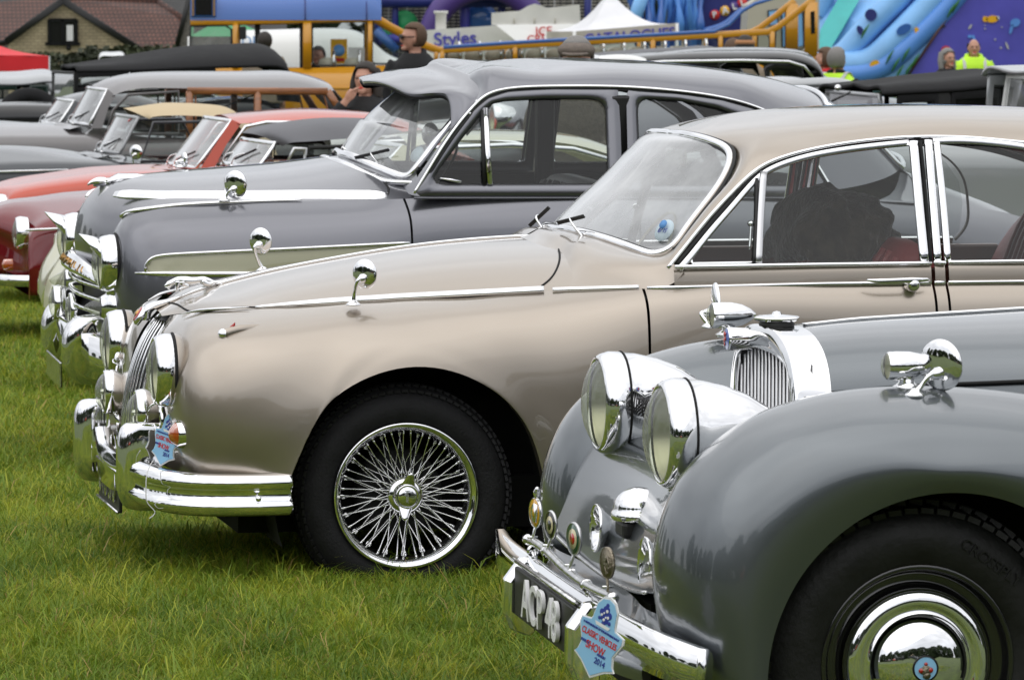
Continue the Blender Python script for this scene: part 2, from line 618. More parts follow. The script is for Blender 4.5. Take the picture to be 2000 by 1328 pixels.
def stalk_mirror(parent, base, head, r, back=(1, 0, 0), m='chrome', stem_r=0.0055, name='wing_mirror', squash=1.0):
    """disc mirror on a stem: domed back towards the nose, glass towards the driver"""
    b = Bag()
    base = np.asarray(base); head = np.asarray(head); bk = np.asarray(back, float); bk /= np.linalg.norm(bk)
    boss = head - bk * .010 - np.array([0, 0, r * .30])
    b.add(lathe_data([(0, 0), (.022, 0), (.022, .004), (.014, .010), (.008, .016), (0, .018)], base, (0, 0, 1), 20))
    b.add(tube_data(curve([base + (0, 0, .008), base * .5 + boss * .5 + (-.008, 0, -.002), boss - bk * .016, boss], 14), [stem_r * 1.3, stem_r, stem_r, stem_r], 10))
    b.add(lathe_data([(0, -.012), (.008, -.010), (.011, 0), (.014, .004), (.010, .010)], boss, bk, 16))
    o = b.build(name, m, parent)
    V, F = lathe_data([(0, -.002), (r * .5, -.001), (r * .85, .003), (r * .98, .008), (r, .012), (r * .97, .014), (0, .012)], head, bk, 36)
    V = np.array(V)
    V[:, 2] = head[2] + (V[:, 2] - head[2]) * squash
    mesh_obj('mirror_shell', V, F, m, o)
    return o

def wiper(parent, pivot, tip, blade, nrm, m='chrome'):
    b = Bag()
    pivot, tip, blade = (np.asarray(q, float) for q in (pivot, tip, blade))
    nrm = np.asarray(nrm, float)
    b.add(lathe_data([(0, -.01), (.012, -.01), (.012, .012), (.008, .018), (0, .018)], pivot, nrm, 14))
    b.add(tube_data(curve([pivot + nrm * .012, (pivot + tip) / 2 + nrm * .035, tip + nrm * .012], 10), [.005, .003], 6))
    o = b.build('wiper_arm', m, parent)
    P = [tip - blade, tip + blade]
    V, F = sweep_data(P, [(-.003, 0), (.003, 0), (.002, .012), (-.002, .012)], nrm)
    mesh_obj('wiper_blade', V, F, 'black', o, False)
    return o

def seat(parent, x, y0, y1, zb, h, m, lean=0.12, pleat=8, name='seat'):
    """a seat back with a rolled top and pleats"""
    rows = []
    for t in np.linspace(0, 1, 9):
        yy = y0 + (y1 - y0) * t
        e = 1 - abs(2 * t - 1) ** 4
        hh = h * (0.86 + 0.14 * e)
        rows.append([(x - .05, yy, zb), (x - .04 + lean * .4, yy, zb + hh * .5), (x + lean * .85, yy, zb + hh * .93), (x + lean + .04, yy, zb + hh), (x + lean + .11, yy, zb + hh * .92), (x + .14, yy, zb + hh * .4), (x + .12, yy, zb)])
    G = surf(rows, 30, 24)
    o = grid(name, G, m, parent)
    b = Bag()
    for t in np.linspace(0.15, 0.85, pleat):
        i = int(t * 29)
        b.add(tube_data(G[i, 1:11] + (-.004, 0, 0), .012, 6))
    b.build('pleats', m, o)['kind'] = 'stuff'
    return o

# ================================================================== beige saloon (third car from the camera's left gap)
J = Fr(793, 968, 0.0, -0.785, 0.33, 12)
jr = J.empty('classic_saloon', 'beige 1960s sports saloon with wire wheels and leaping cat mascot, its red seats showing', 'car', 'classic cars parked on the grass')
at = J.at
MJ = 'beige paint'
# --- the side skin, from the grille round the corner, over the arch and back to the tail
def jtop(u, v, y): return at(u, v, y)
AC, AZ, AR = 0.022, 0.330, 0.378
def arch(a, y): return (AC + AR * math.cos(R(a)), y, AZ + AR * math.sin(R(a)))
rows = [
 [(-.60,-.15,.82), (-.642,-.185,.76), (-.672,-.20,.68), (-.690,-.205,.58), (-.697,-.20,.49), (-.69,-.20,.41)],
 [(-.585,-.30,.835), (-.640,-.34,.79), (-.672,-.36,.70), (-.684,-.36,.59), (-.686,-.36,.49), (-.67,-.36,.40)],
 [(-.555,-.42,.845), (-.615,-.48,.805), (-.660,-.50,.71), (-.670,-.51,.60), (-.664,-.51,.49), (-.645,-.51,.395)],
 [(-.52,-.495,.850), (-.585,-.61,.806), (-.645,-.665,.71), (-.655,-.68,.59), (-.645,-.68,.48), (-.62,-.67,.39)],
 [(-.45,-.53,.858), (-.515,-.685,.806), (-.590,-.755,.71), (-.610,-.778,.59), (-.600,-.775,.48), (-.57,-.765,.385)],
 [(-.34,-.555,.867), (-.37,-.71,.818), (-.425,-.808,.72), (-.450,-.836,.60), (-.45,-.836,.49), (-.43,-.815,.385)],
 [(-.20,-.575,.876), (-.205,-.70,.836), (-.225,-.786,.76), (-.26,-.836,.65), (-.30,-.850,.53), arch(173,-.845)],
 [(-.12,-.585,.882), (-.125,-.70,.845), (-.145,-.785,.778), (-.19,-.830,.70), (-.245,-.849,.60), arch(150,-.848)],
 [(-.045,-.59,.886), (-.05,-.705,.851), (-.06,-.785,.796), (-.09,-.821,.745), (-.13,-.839,.695), arch(120,-.847)],
 [(.03,-.60,.891), (.03,-.712,.856), (.03,-.788,.802), (.025,-.818,.767), (.022,-.834,.739), arch(90,-.845)],
 [(.12,-.61,.896), (.12,-.725,.859), (.125,-.80,.797), (.15,-.831,.742), (.18,-.845,.69), arch(60,-.849)],
 [(.21,-.62,.901), (.21,-.738,.861), (.225,-.812,.785), (.27,-.842,.69), (.315,-.852,.585), arch(30,-.851)],
 [(.31,-.652,.906), (.31,-.755,.861), (.325,-.825,.77), (.36,-.850,.63), (.39,-.855,.48), (.405,-.848,.33)],
 [(.42,-.677,.911), (.42,-.770,.860), (.43,-.838,.75), (.44,-.857,.58), (.45,-.858,.42), (.455,-.83,.22)],
 [(.58,-.722,.917), (.58,-.802,.86), (.58,-.850,.74), (.58,-.860,.56), (.58,-.855,.38), (.58,-.81,.20)],
 [(.80,-.785,.924), (.80,-.832,.87), (.80,-.855,.74), (.80,-.862,.56), (.80,-.855,.38), (.80,-.81,.20)],
 [(1.25,-.800,.930), (1.25,-.840,.87), (1.25,-.858,.74), (1.25,-.864,.56), (1.25,-.855,.38), (1.25,-.81,.20)],
 [(1.80,-.800,.930), (1.80,-.838,.87), (1.80,-.858,.74), (1.80,-.864,.56), (1.80,-.855,.38), (1.80,-.81,.20)],
 [(2.35,-.775,.925), (2.35,-.825,.87), (2.35,-.850,.74), (2.35,-.856,.58), (2.35,-.852,.44), (2.35,-.83,.30)],
 [(2.75,-.72,.905), (2.75,-.78,.85), (2.75,-.82,.74), (2.75,-.835,.60), (2.75,-.835,.48), (2.75,-.82,.38)],
 [(3.15,-.62,.86), (3.15,-.69,.81), (3.15,-.745,.71), (3.15,-.77,.60), (3.15,-.77,.47), (3.15,-.74,.33)],
 [(3.50,-.45,.76), (3.52,-.52,.71), (3.54,-.57,.62), (3.55,-.59,.53), (3.54,-.58,.43), (3.50,-.55,.33)],
 [(3.62,-.0,.70), (3.66,-.0,.64), (3.68,-.0,.56), (3.69,-.0,.48), (3.68,-.0,.40), (3.64,0,.33)],
]
JS = surf(rows, 260, 40)
def xcut(G, x0, x1, row=12):
    xs = G[:, row, 0]
    i0 = int(np.argmax(xs >= x0)) if x0 is not None else 0
    i1 = int(np.argmax(xs >= x1)) if x1 is not None else len(xs)
    return G[max(i0, 0):i1]
def snap_rows(G, x, row=12):
    """insert an exact row where the body line passes x"""
    xs = G[:, row, 0]
    i = int(np.argmax(xs >= x))
    f = (x - xs[i - 1]) / (xs[i] - xs[i - 1])
    r = G[i - 1] * (1 - f) + G[i] * f
    return i, r
def split(G, xs_, gap=0.004, row=12):
    out = []
    cur = [None]
    idx = []
    for x in xs_:
        ia, ra = snap_rows(G, x - gap, row)
        ib, rb = snap_rows(G, x + gap, row)
        idx.append((ia, ra, ib, rb))
    start, first = 0, None
    for ia, ra, ib, rb in idx:
        seg = list(G[start:ia]) + [ra]
        if first is not None: seg = [first] + seg
        out.append(np.array(seg)); start, first = ib, rb
    seg = ([first] if first is not None else []) + list(G[start:])
    out.append(np.array(seg))
    return out
x_door = at(1270, 640, -.855)[0]
x_b = at(1832, 600, -.855)[0]
x_b2 = at(1858, 600, -.855)[0]
segs = split(JS, [x_door, x_b, x_b2, 2.32])
for nm, g in zip(('front_wing', 'front_door', 'door_post', 'rear_door', 'rear_wing'), segs):
    grid(nm, g, MJ, jr); grid(nm, mir(g), MJ, jr)
# lip rolled inwards round the arch
lip = JS[(JS[:, -1, 0] > -.37) & (JS[:, -1, 0] < .46), -1]
for s in (1, -1):
    L = lip.copy(); L[:, 1] *= s
    inner = L.copy(); inner[:, 1] += .05 * s
    grid('arch_lip', np.stack([L, inner], 1), MJ, jr)
for s in (-1, 1):
    b = Bag()
    for cx0, rr in ((AC, .41), (2.73, .39)):
        G = np.array([[(cx0 + q * math.cos(t), s * y, AZ + q * math.sin(t)) for q, y in ((rr, .80), (rr, .50), (.05, .49))] for t in np.linspace(-.35, PI + .35, 40)])
        grid('wheel_well', G, 'underside', jr)
Bag().box(-.46, 3.4, -.58, .58, .21, .36).build('floor_pan', 'underside', jr, False)  # near-black box, also stands in for the shadow under the front bumper
Bag().box(.75, 2.35, -.745, .745, .20, .88).build('cabin_tub', 'black', jr, False)
Bag().box(-.50, .44, -.42, .42, .36, .78).build('engine_bay', 'underside', jr, False)

# --- bonnet and scuttle
def strip_y(x): return float(np.interp(x, [-.6, -.5, -.3, 0, .5, .8, 1.25], [-.15, -.51, -.56, -.597, -.695, -.785, -.80]))
def strip_z(x): return float(np.interp(x, [-.62, -.5, -.3, 0, .42, .8, 1.25], [.82, .853, .870, .889, .911, .924, .930]))
cz = [(-.625, .832), (-.58, .852), (-.472, .893), (-.35, .925), (-.22, .953), (-.05, .983), (.10, 1.006), (.30, 1.028), (.50, 1.040), (.58, 1.042)]
rows = []
for x, z in cz:
    ye, ze = strip_y(x), strip_z(x)
    d = z - ze
    rows.append([(x, 0, z), (x, ye * .28, z - d * .05), (x, ye * .55, z - d * .20), (x, ye * .78, z - d * .45), (x, ye * .92, z - d * .76), (x, ye, ze)])
JB = surf(rows, 90, 36)
def gsamp(G, a, b):
    i = min(max(a, 0), 1) * (G.shape[0] - 1); j = min(max(b, 0), 1) * (G.shape[1] - 1)
    i0, j0 = min(int(i), G.shape[0] - 2), min(int(j), G.shape[1] - 2)
    f, g = i - i0, j - j0
    return (G[i0, j0] * (1 - f) + G[i0 + 1, j0] * f) * (1 - g) + (G[i0, j0 + 1] * (1 - f) + G[i0 + 1, j0 + 1] * f) * g
full = np.concatenate([JB[:, ::-1], mir(JB)[:, 1:]], axis=1)
grid('bonnet', full, MJ, jr)
# shut line of the bonnet: a dark groove drawn on the skin, and its curved front corner
def on_bonnet(x, y):
    xs = JB[:, 0, 0]
    a = np.interp(x, xs, np.linspace(0, 1, len(xs)))
    r = JB[int(round(a * (JB.shape[0] - 1)))]
    b = np.interp(-abs(y), r[::-1, 1], np.linspace(1, 0, len(r)))
    p = gsamp(JB, a, b).copy()
    if y > 0: p[1] *= -1
    return p
for s in (-1, 1):
    Pc = [on_bonnet(x, s * y) for x, y in ((-.583, .012), (-.578, .06), (-.572, .14), (-.565, .24), (-.545, .35), (-.51, .435), (-.46, .50), (-.40, .535))]
    tube('bonnet_gap', curve(Pc, 40), .0035, 'seam', jr, 6)
    Pr = [on_bonnet(x, s * y) for x, y in ((.575, 0.0), (.570, .15), (.555, .30), (.53, .45), (.50, .56), (.46, .63), (.43, .655))]
    tube('bonnet_gap', curve(Pr, 40), .0035, 'seam', jr, 6)
# chrome along the bonnet edge / wing
P = np.array([(x, strip_y(x) - .004, strip_z(x) + .006) for x in np.linspace(-.40, .43, 40)])
P2 = np.array([(x, strip_y(x) - .004, strip_z(x) + .003) for x in np.linspace(.455, x_door - .01 if x_door < .8 else .78, 20)])
for s in (-1, 1):
    for q, w in ((P, .021), (P2, .014)):
        pp = q.copy(); pp[:, 1] *= -s
        trim('side_moulding', pp, w, .014, 'chrome', jr, up=(0, -.75 if s < 0 else .75, .65), scale=[.35, 1, 1, 1, 1] if q is P else None)
    D1 = np.array([(x, (strip_y(x) - .006) , strip_z(x)) for x in np.linspace(x_door + .012, x_b - .006, 20)])
    D2 = np.array([(x, (strip_y(x) - .006) , strip_z(x)) for x in np.linspace(x_b2 + .006, 2.30, 20)])
    D3 = np.array([(x, (strip_y(x) - .006) , strip_z(x)) for x in np.linspace(x_b + .004, x_b2 - .004, 3)])
    for q in (D1, D2, D3):
        pp = q.copy(); pp[:, 1] *= -s
        trim('waist_moulding', pp, .012, .012, 'chrome', jr, up=(0, s, .1))
    P3 = curve([(-.60, -.37, .838), (-.55, -.44, .853), (-.49, -.505, .861), (-.42, -.545, .868)], 20); P3[:, 1] *= -s
    trim('wing_bright_line', P3, .012, .010, 'chrome', jr, up=(0, 0, 1), scale=[.15, 1, 1, .2])  # chrome strip put in for the bright highlight along the body edge
# scuttle between bonnet, screen and door
WS = [(1088, 448, 0), (1135, 455, -.25), (1205, 475, -.45), (1255, 493, -.56), (1285, 498, -.612), (1313, 486, -.635), (1342, 450, -.622), (1380, 400, -.60), (1410, 358, -.575), (1426, 325, -.55), (1427, 300, -.51), (1405, 283, -.44), (1355, 268, -.27), (1312, 263, 0)]
ws = np.array(J.ats(WS))
ws[0, 1] = 0; ws[-1, 1] = 0
wsc = curve(ws, 80)
base_i = int(np.argmin(np.abs(wsc[:, 1] + .62) + (wsc[:, 2] > 1.05)))
rows = []
# fan of rows from the bonnet's rear edge round to the door's front edge; each runs from strip line up to the screen base
wb = curve(ws[:6], 12)
outer = curve([(.50, -.02, 1.041), (.50, -.15, 1.036), (.50, -.30, 1.022), (.50, -.42, .998), (.49, -.53, .965), (.47, -.63, .932), (.50, -.695, .915), (.58, -.722, .917), (.68, -.752, .921), (.76, -.774, .924), (.80, -.785, .928), (.828, -.790, .962)], 12)
rows = []
for k in range(12):
    a, b_ = outer[k], wb[min(k, 11)]
    mid = (a + b_) / 2 + np.array([0, -.010 * (k > 5), .012 + .012 * (k > 4)])
    rows.append([a, a * .7 + b_ * .3 + np.array([0, -.008 * (k > 5), .012 if k > 4 else .004]), mid, b_ + np.array([0, 0, -.002])])
G = surf(rows, 50, 16)
grid('scuttle', G, MJ, jr); grid('scuttle', mir(G), MJ, jr)
# --- roof: one skin from the foot of the windscreen pillar to the tail, gutter to centre
Gt = J.ats([(1303, 524, -.775), (1340, 478, -.752), (1385, 423, -.728), (1435, 369, -.695), (1482, 328, -.662), (1535, 305, -.64), (1610, 287, -.622), (1700, 274, -.612), (1790, 268, -.607), (1900, 270, -.607), (2000, 279, -.61)])
Gt += [(2.20, -.612, 1.305), (2.45, -.615, 1.225), (2.68, -.63, 1.12), (2.86, -.66, 1.00), (3.0, -.68, .90)]
WO = np.array(ws)
off = []
In = [tuple(ws[5] + np.array([.012, -.02, -.005])), tuple(ws[6] + np.array([.012, -.012, 0])), tuple(ws[7] + np.array([.012, -.012, 0])), tuple(ws[8] + np.array([.014, -.010, .0])), tuple(ws[10] + np.array([.016, -.006, .004])), tuple(ws[11] + np.array([.012, 0, .006])), tuple(ws[12] + np.array([.012, 0, .008]))]
rc = np.array(J.ats([(1300, 247, 0), (1400, 226, 0), (1500, 214, 0), (1600, 207, 0), (1700, 204, 0), (1800, 204, 0), (1900, 205, 0), (2000, 208, 0)]))
rcx, rcz = np.append(rc[:, 0], [2.4, 2.62, 2.84, 3.05]), np.append(rc[:, 2], [1.40, 1.30, 1.13, .93])
rows = []
for k, g in enumerate(Gt):
    g = np.array(g)
    if k < 7:
        b_ = np.array(In[k])
        c1 = g * .66 + b_ * .34; c2 = g * .33 + b_ * .67
        d = np.linalg.norm(b_ - g)
        kk = [.16, .16, .16, .15, .11, .085, .07][k]
        c1 = c1 + np.array([0, -.04 * d, kk * d]); c2 = c2 + np.array([0, -.02 * d, kk * .9 * d])
        rows.append([g, c1, c2, b_])
    else:
        zc = float(np.interp(g[0], rcx, rcz))
        h = zc - g[2]
        rows.append([g, (g[0], g[1] * .90, g[2] + h * .45), (g[0] - .02, g[1] * .62, g[2] + h * .84), (g[0] - .06, -.0, zc)])
# keep the centre line of the front rows running along the header to the crown
hdr = [np.array(r[3], float) for r in rows]
extra = []
Rw = []
for k, r in enumerate(rows):
    r = [np.array(q, float) for q in r]
    if k < 7:
        Rw.append(r)
    else:
        Rw.append(r)
# header-to-crown patch: columns by y, from screen header back to row 9
net = []
for k, r in enumerate(Rw[:7]):
    q = curve(np.array(r), 16)
    last = q[-1] if k < 6 else np.array([ws[-1][0] + .012, 0, ws[-1][2] + .008])
    net.append(np.concatenate([q, [last]]))
for k, g in enumerate(Gt[7:]):
    g = np.array(g)
    lag = [.27, .20, .12, .06, .03][k] if k < 5 else .02
    xc_ = g[0] - lag
    zc = float(np.interp(xc_, rcx, rcz)); h = zc - g[2]
    net.append(curve(np.array([g, (g[0] - lag * .12, g[1] * .93, g[2] + h * .40), (g[0] - lag * .40, g[1] * .74, g[2] + h * .76), (g[0] - lag * .75, g[1] * .42, g[2] + h * .95), (xc_, 0, zc)]), 17))
net = np.array(net)
tu = knots(net)
allr = nspl(net, tu, np.linspace(0, tu[-1], 170))
tv = np.linspace(0, 1, 17)
allr = nspl(allr.transpose(1, 0, 2), tv, np.linspace(0, 1, 33)).transpose(1, 0, 2)
i6 = int(round(tu[6] / tu[-1] * 169))
pil = allr[:i6 + 1, :31]
grid('windscreen_pillar', pil, MJ, jr); grid('windscreen_pillar', mir(pil), MJ, jr)
JR2 = allr[i6:]
nb = int(np.argmax(JR2[:, -1, 0] > 2.36))
fullr = np.concatenate([JR2, mir(JR2)[:, ::-1][:, 1:]], axis=1)
grid('roof', fullr[:nb], MJ, jr)
# rear quarter, back window, boot
nq = JR2.shape[1]
qs = JR2[nb - 1:, :nq // 2]
grid('rear_quarter', qs, MJ, jr); grid('rear_quarter', mir(qs), MJ, jr)
bw = np.concatenate([JR2[nb - 1:, nq // 2 - 1:], mir(JR2[nb - 1:, nq // 2 - 1:])[:, ::-1][:, 1:]], axis=1)
grid('rear_window', bw, 'dark glass', jr)
rows = []
for x, z in ((2.95, .96), (3.15, .92), (3.35, .85), (3.52, .75), (3.61, .68)):
    ye = float(np.interp(x, [2.9, 3.15, 3.5, 3.62], [-.68, -.62, -.45, -.1])); ze = float(np.interp(x, [2.9, 3.15, 3.5, 3.62], [.885, .86, .76, .69]))
    rows.append([(x, ye, ze), (x, ye * .8, ze + (z - ze) * .7), (x, ye * .4, z - .005), (x, 0, z)])
G = surf(rows, 24, 12)
grid('boot_lid', np.concatenate([G, mir(G)[:, ::-1][:, 1:]], axis=1), MJ, jr)
# --- windscreen
half = wsc
rowsW = []
for p in half:
    yt = abs(p[1]); bz = .235 * (yt / .62) ** 2
    r = []
    for f in np.linspace(-1, 1, 25):
        r.append((p[0] - bz * (1 - f * f), f * yt, p[2] + .035 * (yt / .62) ** 2 * (1 - f * f) * (p[2] - .95)))
    rowsW.append(r)
grid('windscreen', np.array(rowsW), 'windscreen', jr)
loop = np.concatenate([half, mir(half)[::-1][1:-1]])
tg = np.roll(loop, -1, 0) - np.roll(loop, 1, 0)
nr = np.array([-.80, -.22, .55])
ups = np.array([(-.75, .55 * p[1], .62) for p in loop])
trim('windscreen_frame', loop + np.array([-.004, 0, .004]), .021, .020, 'chrome', jr, up=ups, close=True)
trim('windscreen_seal', loop, .036, .008, 'black', jr, up=ups, close=True)
# --- gutter, window frames
gut = curve(Gt[:14], 120)
gut[:, 1] -= .006
for s in (1, -1):
    g2 = gut.copy(); g2[:, 1] *= s
    trim('gutter', g2, .011, .012, 'chrome', jr, up=(0, -s, .25))
    g3 = gut.copy(); g3[:, 1] += .010; g3[:, 2] -= .013; g3[:20, 0] += .010; g3[:, 1] *= s
    trim('door_seal', g3[2:], .018, .014, 'black', jr, up=(0, -s, .2))
def yg(v):  # the glass leans in towards the roof
    return -.79 + (522 - v) / 250.0 * .165
def A2(L, dy=0.0): return np.array([at(u, v, yg(v) + dy) for u, v in L])
front_fr = A2([(1325, 523), (1345, 500), (1385, 450), (1430, 398), (1478, 345), (1500, 330), (1560, 308), (1640, 292), (1720, 282), (1772, 277)])
rear_top = A2([(1822, 277), (1880, 276), (1940, 280), (2000, 288), (2060, 304), (2120, 335), (2160, 375), (2185, 430), (2195, 480), (2180, 512)])
fc = curve(front_fr, 60); rcv = curve(rear_top, 60)
for s in (1, -1):
    def ms(P):
        P = np.array(P, float); P[:, 1] *= s; return P
    d = jr
    ff = trim('window_frame', ms(fc + np.array([.004, .002, -.004])), .020, .016, 'chrome', d, up=(0, -s, .2))
    trim('window_frame', ms(rcv), .020 if s > 0 else .007, .016, 'chrome' if s > 0 else 'headlining', d, up=(0, -s, .2))
    for L, w, m_ in (([(1784, 277), (1795, 400), (1806, 512)], .030, 'chrome'), ([(1812, 275), (1822, 400), (1831, 512)], .026, 'chrome'), ([(1829, 279), (1842, 400), (1851, 512)], .022, 'chrome'),
                  ([(1797, 276), (1809, 400), (1818, 512)], .010, 'seam'), ([(1491, 337), (1485, 420), (1481, 515)], .024, 'stainless'), ([(1477, 350), (1476, 420), (1472, 515)], .010, 'black')):
        trim('window_pillar', ms(curve(A2(L), 12)), w, .018, m_, d, up=(0, -s, .2))
    # sills: chrome bar, painted roll below
    for a_, b_ in ((1318, 1819), (1825, 1846), (1852, 2180)):
        P = curve([at(a_, 522 - (a_ - 1320) * .017, -.79), at((a_ + b_) / 2, 522 - ((a_ + b_) / 2 - 1320) * .016, -.797), at(b_, 522 - (b_ - 1320) * .0145, -.797)], 24)
        trim('window_sill', ms(P), .012, .016, 'chrome', d, up=(0, -s, .4))
        lo = np.array([(p[0], strip_y(p[0]) - .002, strip_z(p[0])) for p in P])
        P = P.copy(); P[:, 1] = lo[:, 1] + .016
        md = (P * .5 + lo * .5) + np.array([0, -.004, .002])
        G = surf([[P[i], P[i] * .75 + lo[i] * .25 + np.array([0, -.004, .002]), md[i], lo[i]] for i in (0, 3, 6, 9, 12, 15, 18, 21, 23)], 30, 10)
        grid('door_top', ms(G.reshape(-1, 3)).reshape(G.shape), MJ, d)
    # quarterlight
    ql = A2([(1352, 515), (1349, 503), (1358, 490), (1475, 347), (1478, 352), (1475, 513)], .004)
    trim('quarterlight_frame', ms(poly(ql, 6, True)), .008, .008, 'chrome', d, up=(0, -s, .2), close=True)
    pane('quarterlight', ms(ql), 'glass', d)
    w1 = A2([(1488, 514), (1497, 340), (1560, 315), (1640, 299), (1720, 289), (1776, 284), (1798, 512)], .004)
    pane('door_glass', ms(w1), 'glass', d)
    w2 = A2([(1846, 510), (1833, 284), (1940, 287), (2000, 296), (2060, 312), (2112, 340), (2150, 380), (2172, 430), (2182, 490), (2172, 510)], .004)
    pane('door_glass', ms(w2), 'glass', d)
    kb = lathe('quarterlight_catch', [(0, -.012), (.007, -.009), (.010, 0), (.007, .009), (0, .012)], ms([at(1467, 437, -.72)])[0], (1, 0, 0), 'chrome', d, 14)
    kb2 = tube('quarterlight_catch', ms(curve([at(1467, 440, -.72), at(1466, 460, -.725), at(1464, 488, -.735)], 8)), .005, 'chrome', d, 8)
    # door handle
    hp = curve([at(1692, 547, -.835), at(1715, 549, -.848), at(1760, 548, -.852), at(1795, 547, -.848), at(1815, 546, -.838)], 20)
    dh = trim('door_handle', ms(hp), .016, .012, 'chrome', d, up=(0, -s, 0), scale=[.4, 1, 1, 1, .6])
    lathe('door_lock', [(0, .02), (.012, .02), (.019, .012), (.022, 0), (.022, -.02)], ms([at(1783, 556, -.838)])[0], (0, -s, 0), 'chrome', dh, 20)
# --- inside
Bag().box(.78, .92, -.66, .66, .80, .965).build('dashboard', 'trim brown', jr, False, .03)
for s in (-1, 1):
    Bag().box(.95, 2.30, s * .755 - .012, s * .755 + .012, .88, .972).build('door_capping', 'trim brown', jr, False, .01)
seat(jr, 1.44, -.70, -.06, .45, .60, 'red leather', .10)
seat(jr, 1.52, .06, .68, .45, .60, 'red leather', .10)
seat(jr, 2.16, -.66, .66, .45, .70, 'red leather', .16, 26, 'rear_seat')
sw = lathe('steering_wheel', [(.19, 0), (.196, .006), (.202, 0), (.196, -.006), (.19, 0)], (.98, .36, .93), (-.85, 0, .5), 'cream enamel', jr, 40)
tube('steering_column', [(.97, .36, .925), (.75, .36, .80)], .02, 'black', jr)
im = Bag().box(.99, 1.01, -.11, .11, 1.255, 1.315).build('interior_mirror', 'dull chrome', jr, False, .01)
disc = J.at(1300, 458, -.57)
st = lathe('tax_disc', [(0, 0), (.036, 0), (.036, .002), (0, .002)], np.array(disc) + np.array([-.006, -.01, .012]), (-.75, -.45, .5), 'sticker', jr, 24)
lathe('tax_disc_print', [(0, .003), (.014, .0025), (.014, 0)], np.array(disc) + np.array([-.010, -.012, .030]), (-.75, -.45, .5), 'sticker blue', st, 16)
tm = basis(np.array(disc) + np.array([.004, -.002, .012]), (-.30, .95, 0), (.5, .2, .85))
text('tax_disc_lettering', '07 15', 'plate navy', st, basis(np.array(disc) + np.array([-.014, -.016, .012]), (.28, -.95, 0), (.5, .2, .85)), .022, .0006)
# --- grille
gh = [(-.618, .158, .815), (-.655, .172, .765), (-.690, .180, .69), (-.715, .180, .60), (-.728, .172, .51), (-.730, .158, .42)]
gc = curve([(x, 0, z) for x, _, z in gh], 24)
gw = np.interp(np.linspace(0, 1, 24), np.linspace(0, 1, 6), [.16, .182, .19, .188, .176, .160])
G = np.stack([gc + np.outer(gw, (0, f, 0)) + np.array([.022 + .05 * f * f, 0, 0]) for f in np.linspace(-1, 1, 13)], axis=1)
gp = grid('grille', G, 'black', jr)
lp = np.concatenate([np.stack([gc[:, 0] + .045, -gw, gc[:, 2]], 1), np.stack([gc[:, 0] + .045, gw, gc[:, 2]], 1)[::-1]])
lp = curve(np.concatenate([lp, lp[:1]]), 120)[:-1]
trim('grille_surround', lp, .030, .034, 'chrome', gp, up=(-1, 0, .35), close=True)
ns = 15
for i in range(ns):
    f = (i - (ns - 1) / 2) / (ns / 2)
    P = gc + np.outer(gw, (0, f, 0)) + np.array([.004 + .045 * f * f, 0, 0])
    wide = 2.1 if i == ns // 2 else 1.0
    trim('grille_slat', P[1:-1], .0058 * wide, .007, 'chrome', gp, up=(-1, 0, .3))
# badge on top of the grille with its chrome fin
pk = curve([(-.655, 0, .800), (-.648, 0, .832), (-.62, 0, .846), (-.585, 0, .856), (-.545, 0, .872)], 20)
trim('grille_crest', pk, .07, .03, 'chrome', jr, up=(-.5, 0, 1), scale=[.9, 1, .7, .45, .25])
bd = lathe('badge', [(0, .014), (.026, .012), (.032, .004), (.032, -.006), (0, -.006)], (-.668, 0, .812), (-.85, 0, .55), 'chrome', jr, 28)
lathe('badge_face', [(0, .017), (.022, .0155), (.025, .013)], (-.668, 0, .812), (-.85, 0, .55), 'red enamel', bd, 24)
lathe('badge_centre', [(0, .021), (.011, .0185), (.012, .016)], (-.668, 0, .812), (-.85, 0, .55), 'gold', bd, 20)
# centre strip of the bonnet
P = np.array([on_bonnet(x, 0) + np.array([0, 0, .003]) for x in np.linspace(-.57, .565, 50)])
trim('bonnet_strip', P, .016, .010, 'chrome', jr, up=(0, 0, 1))
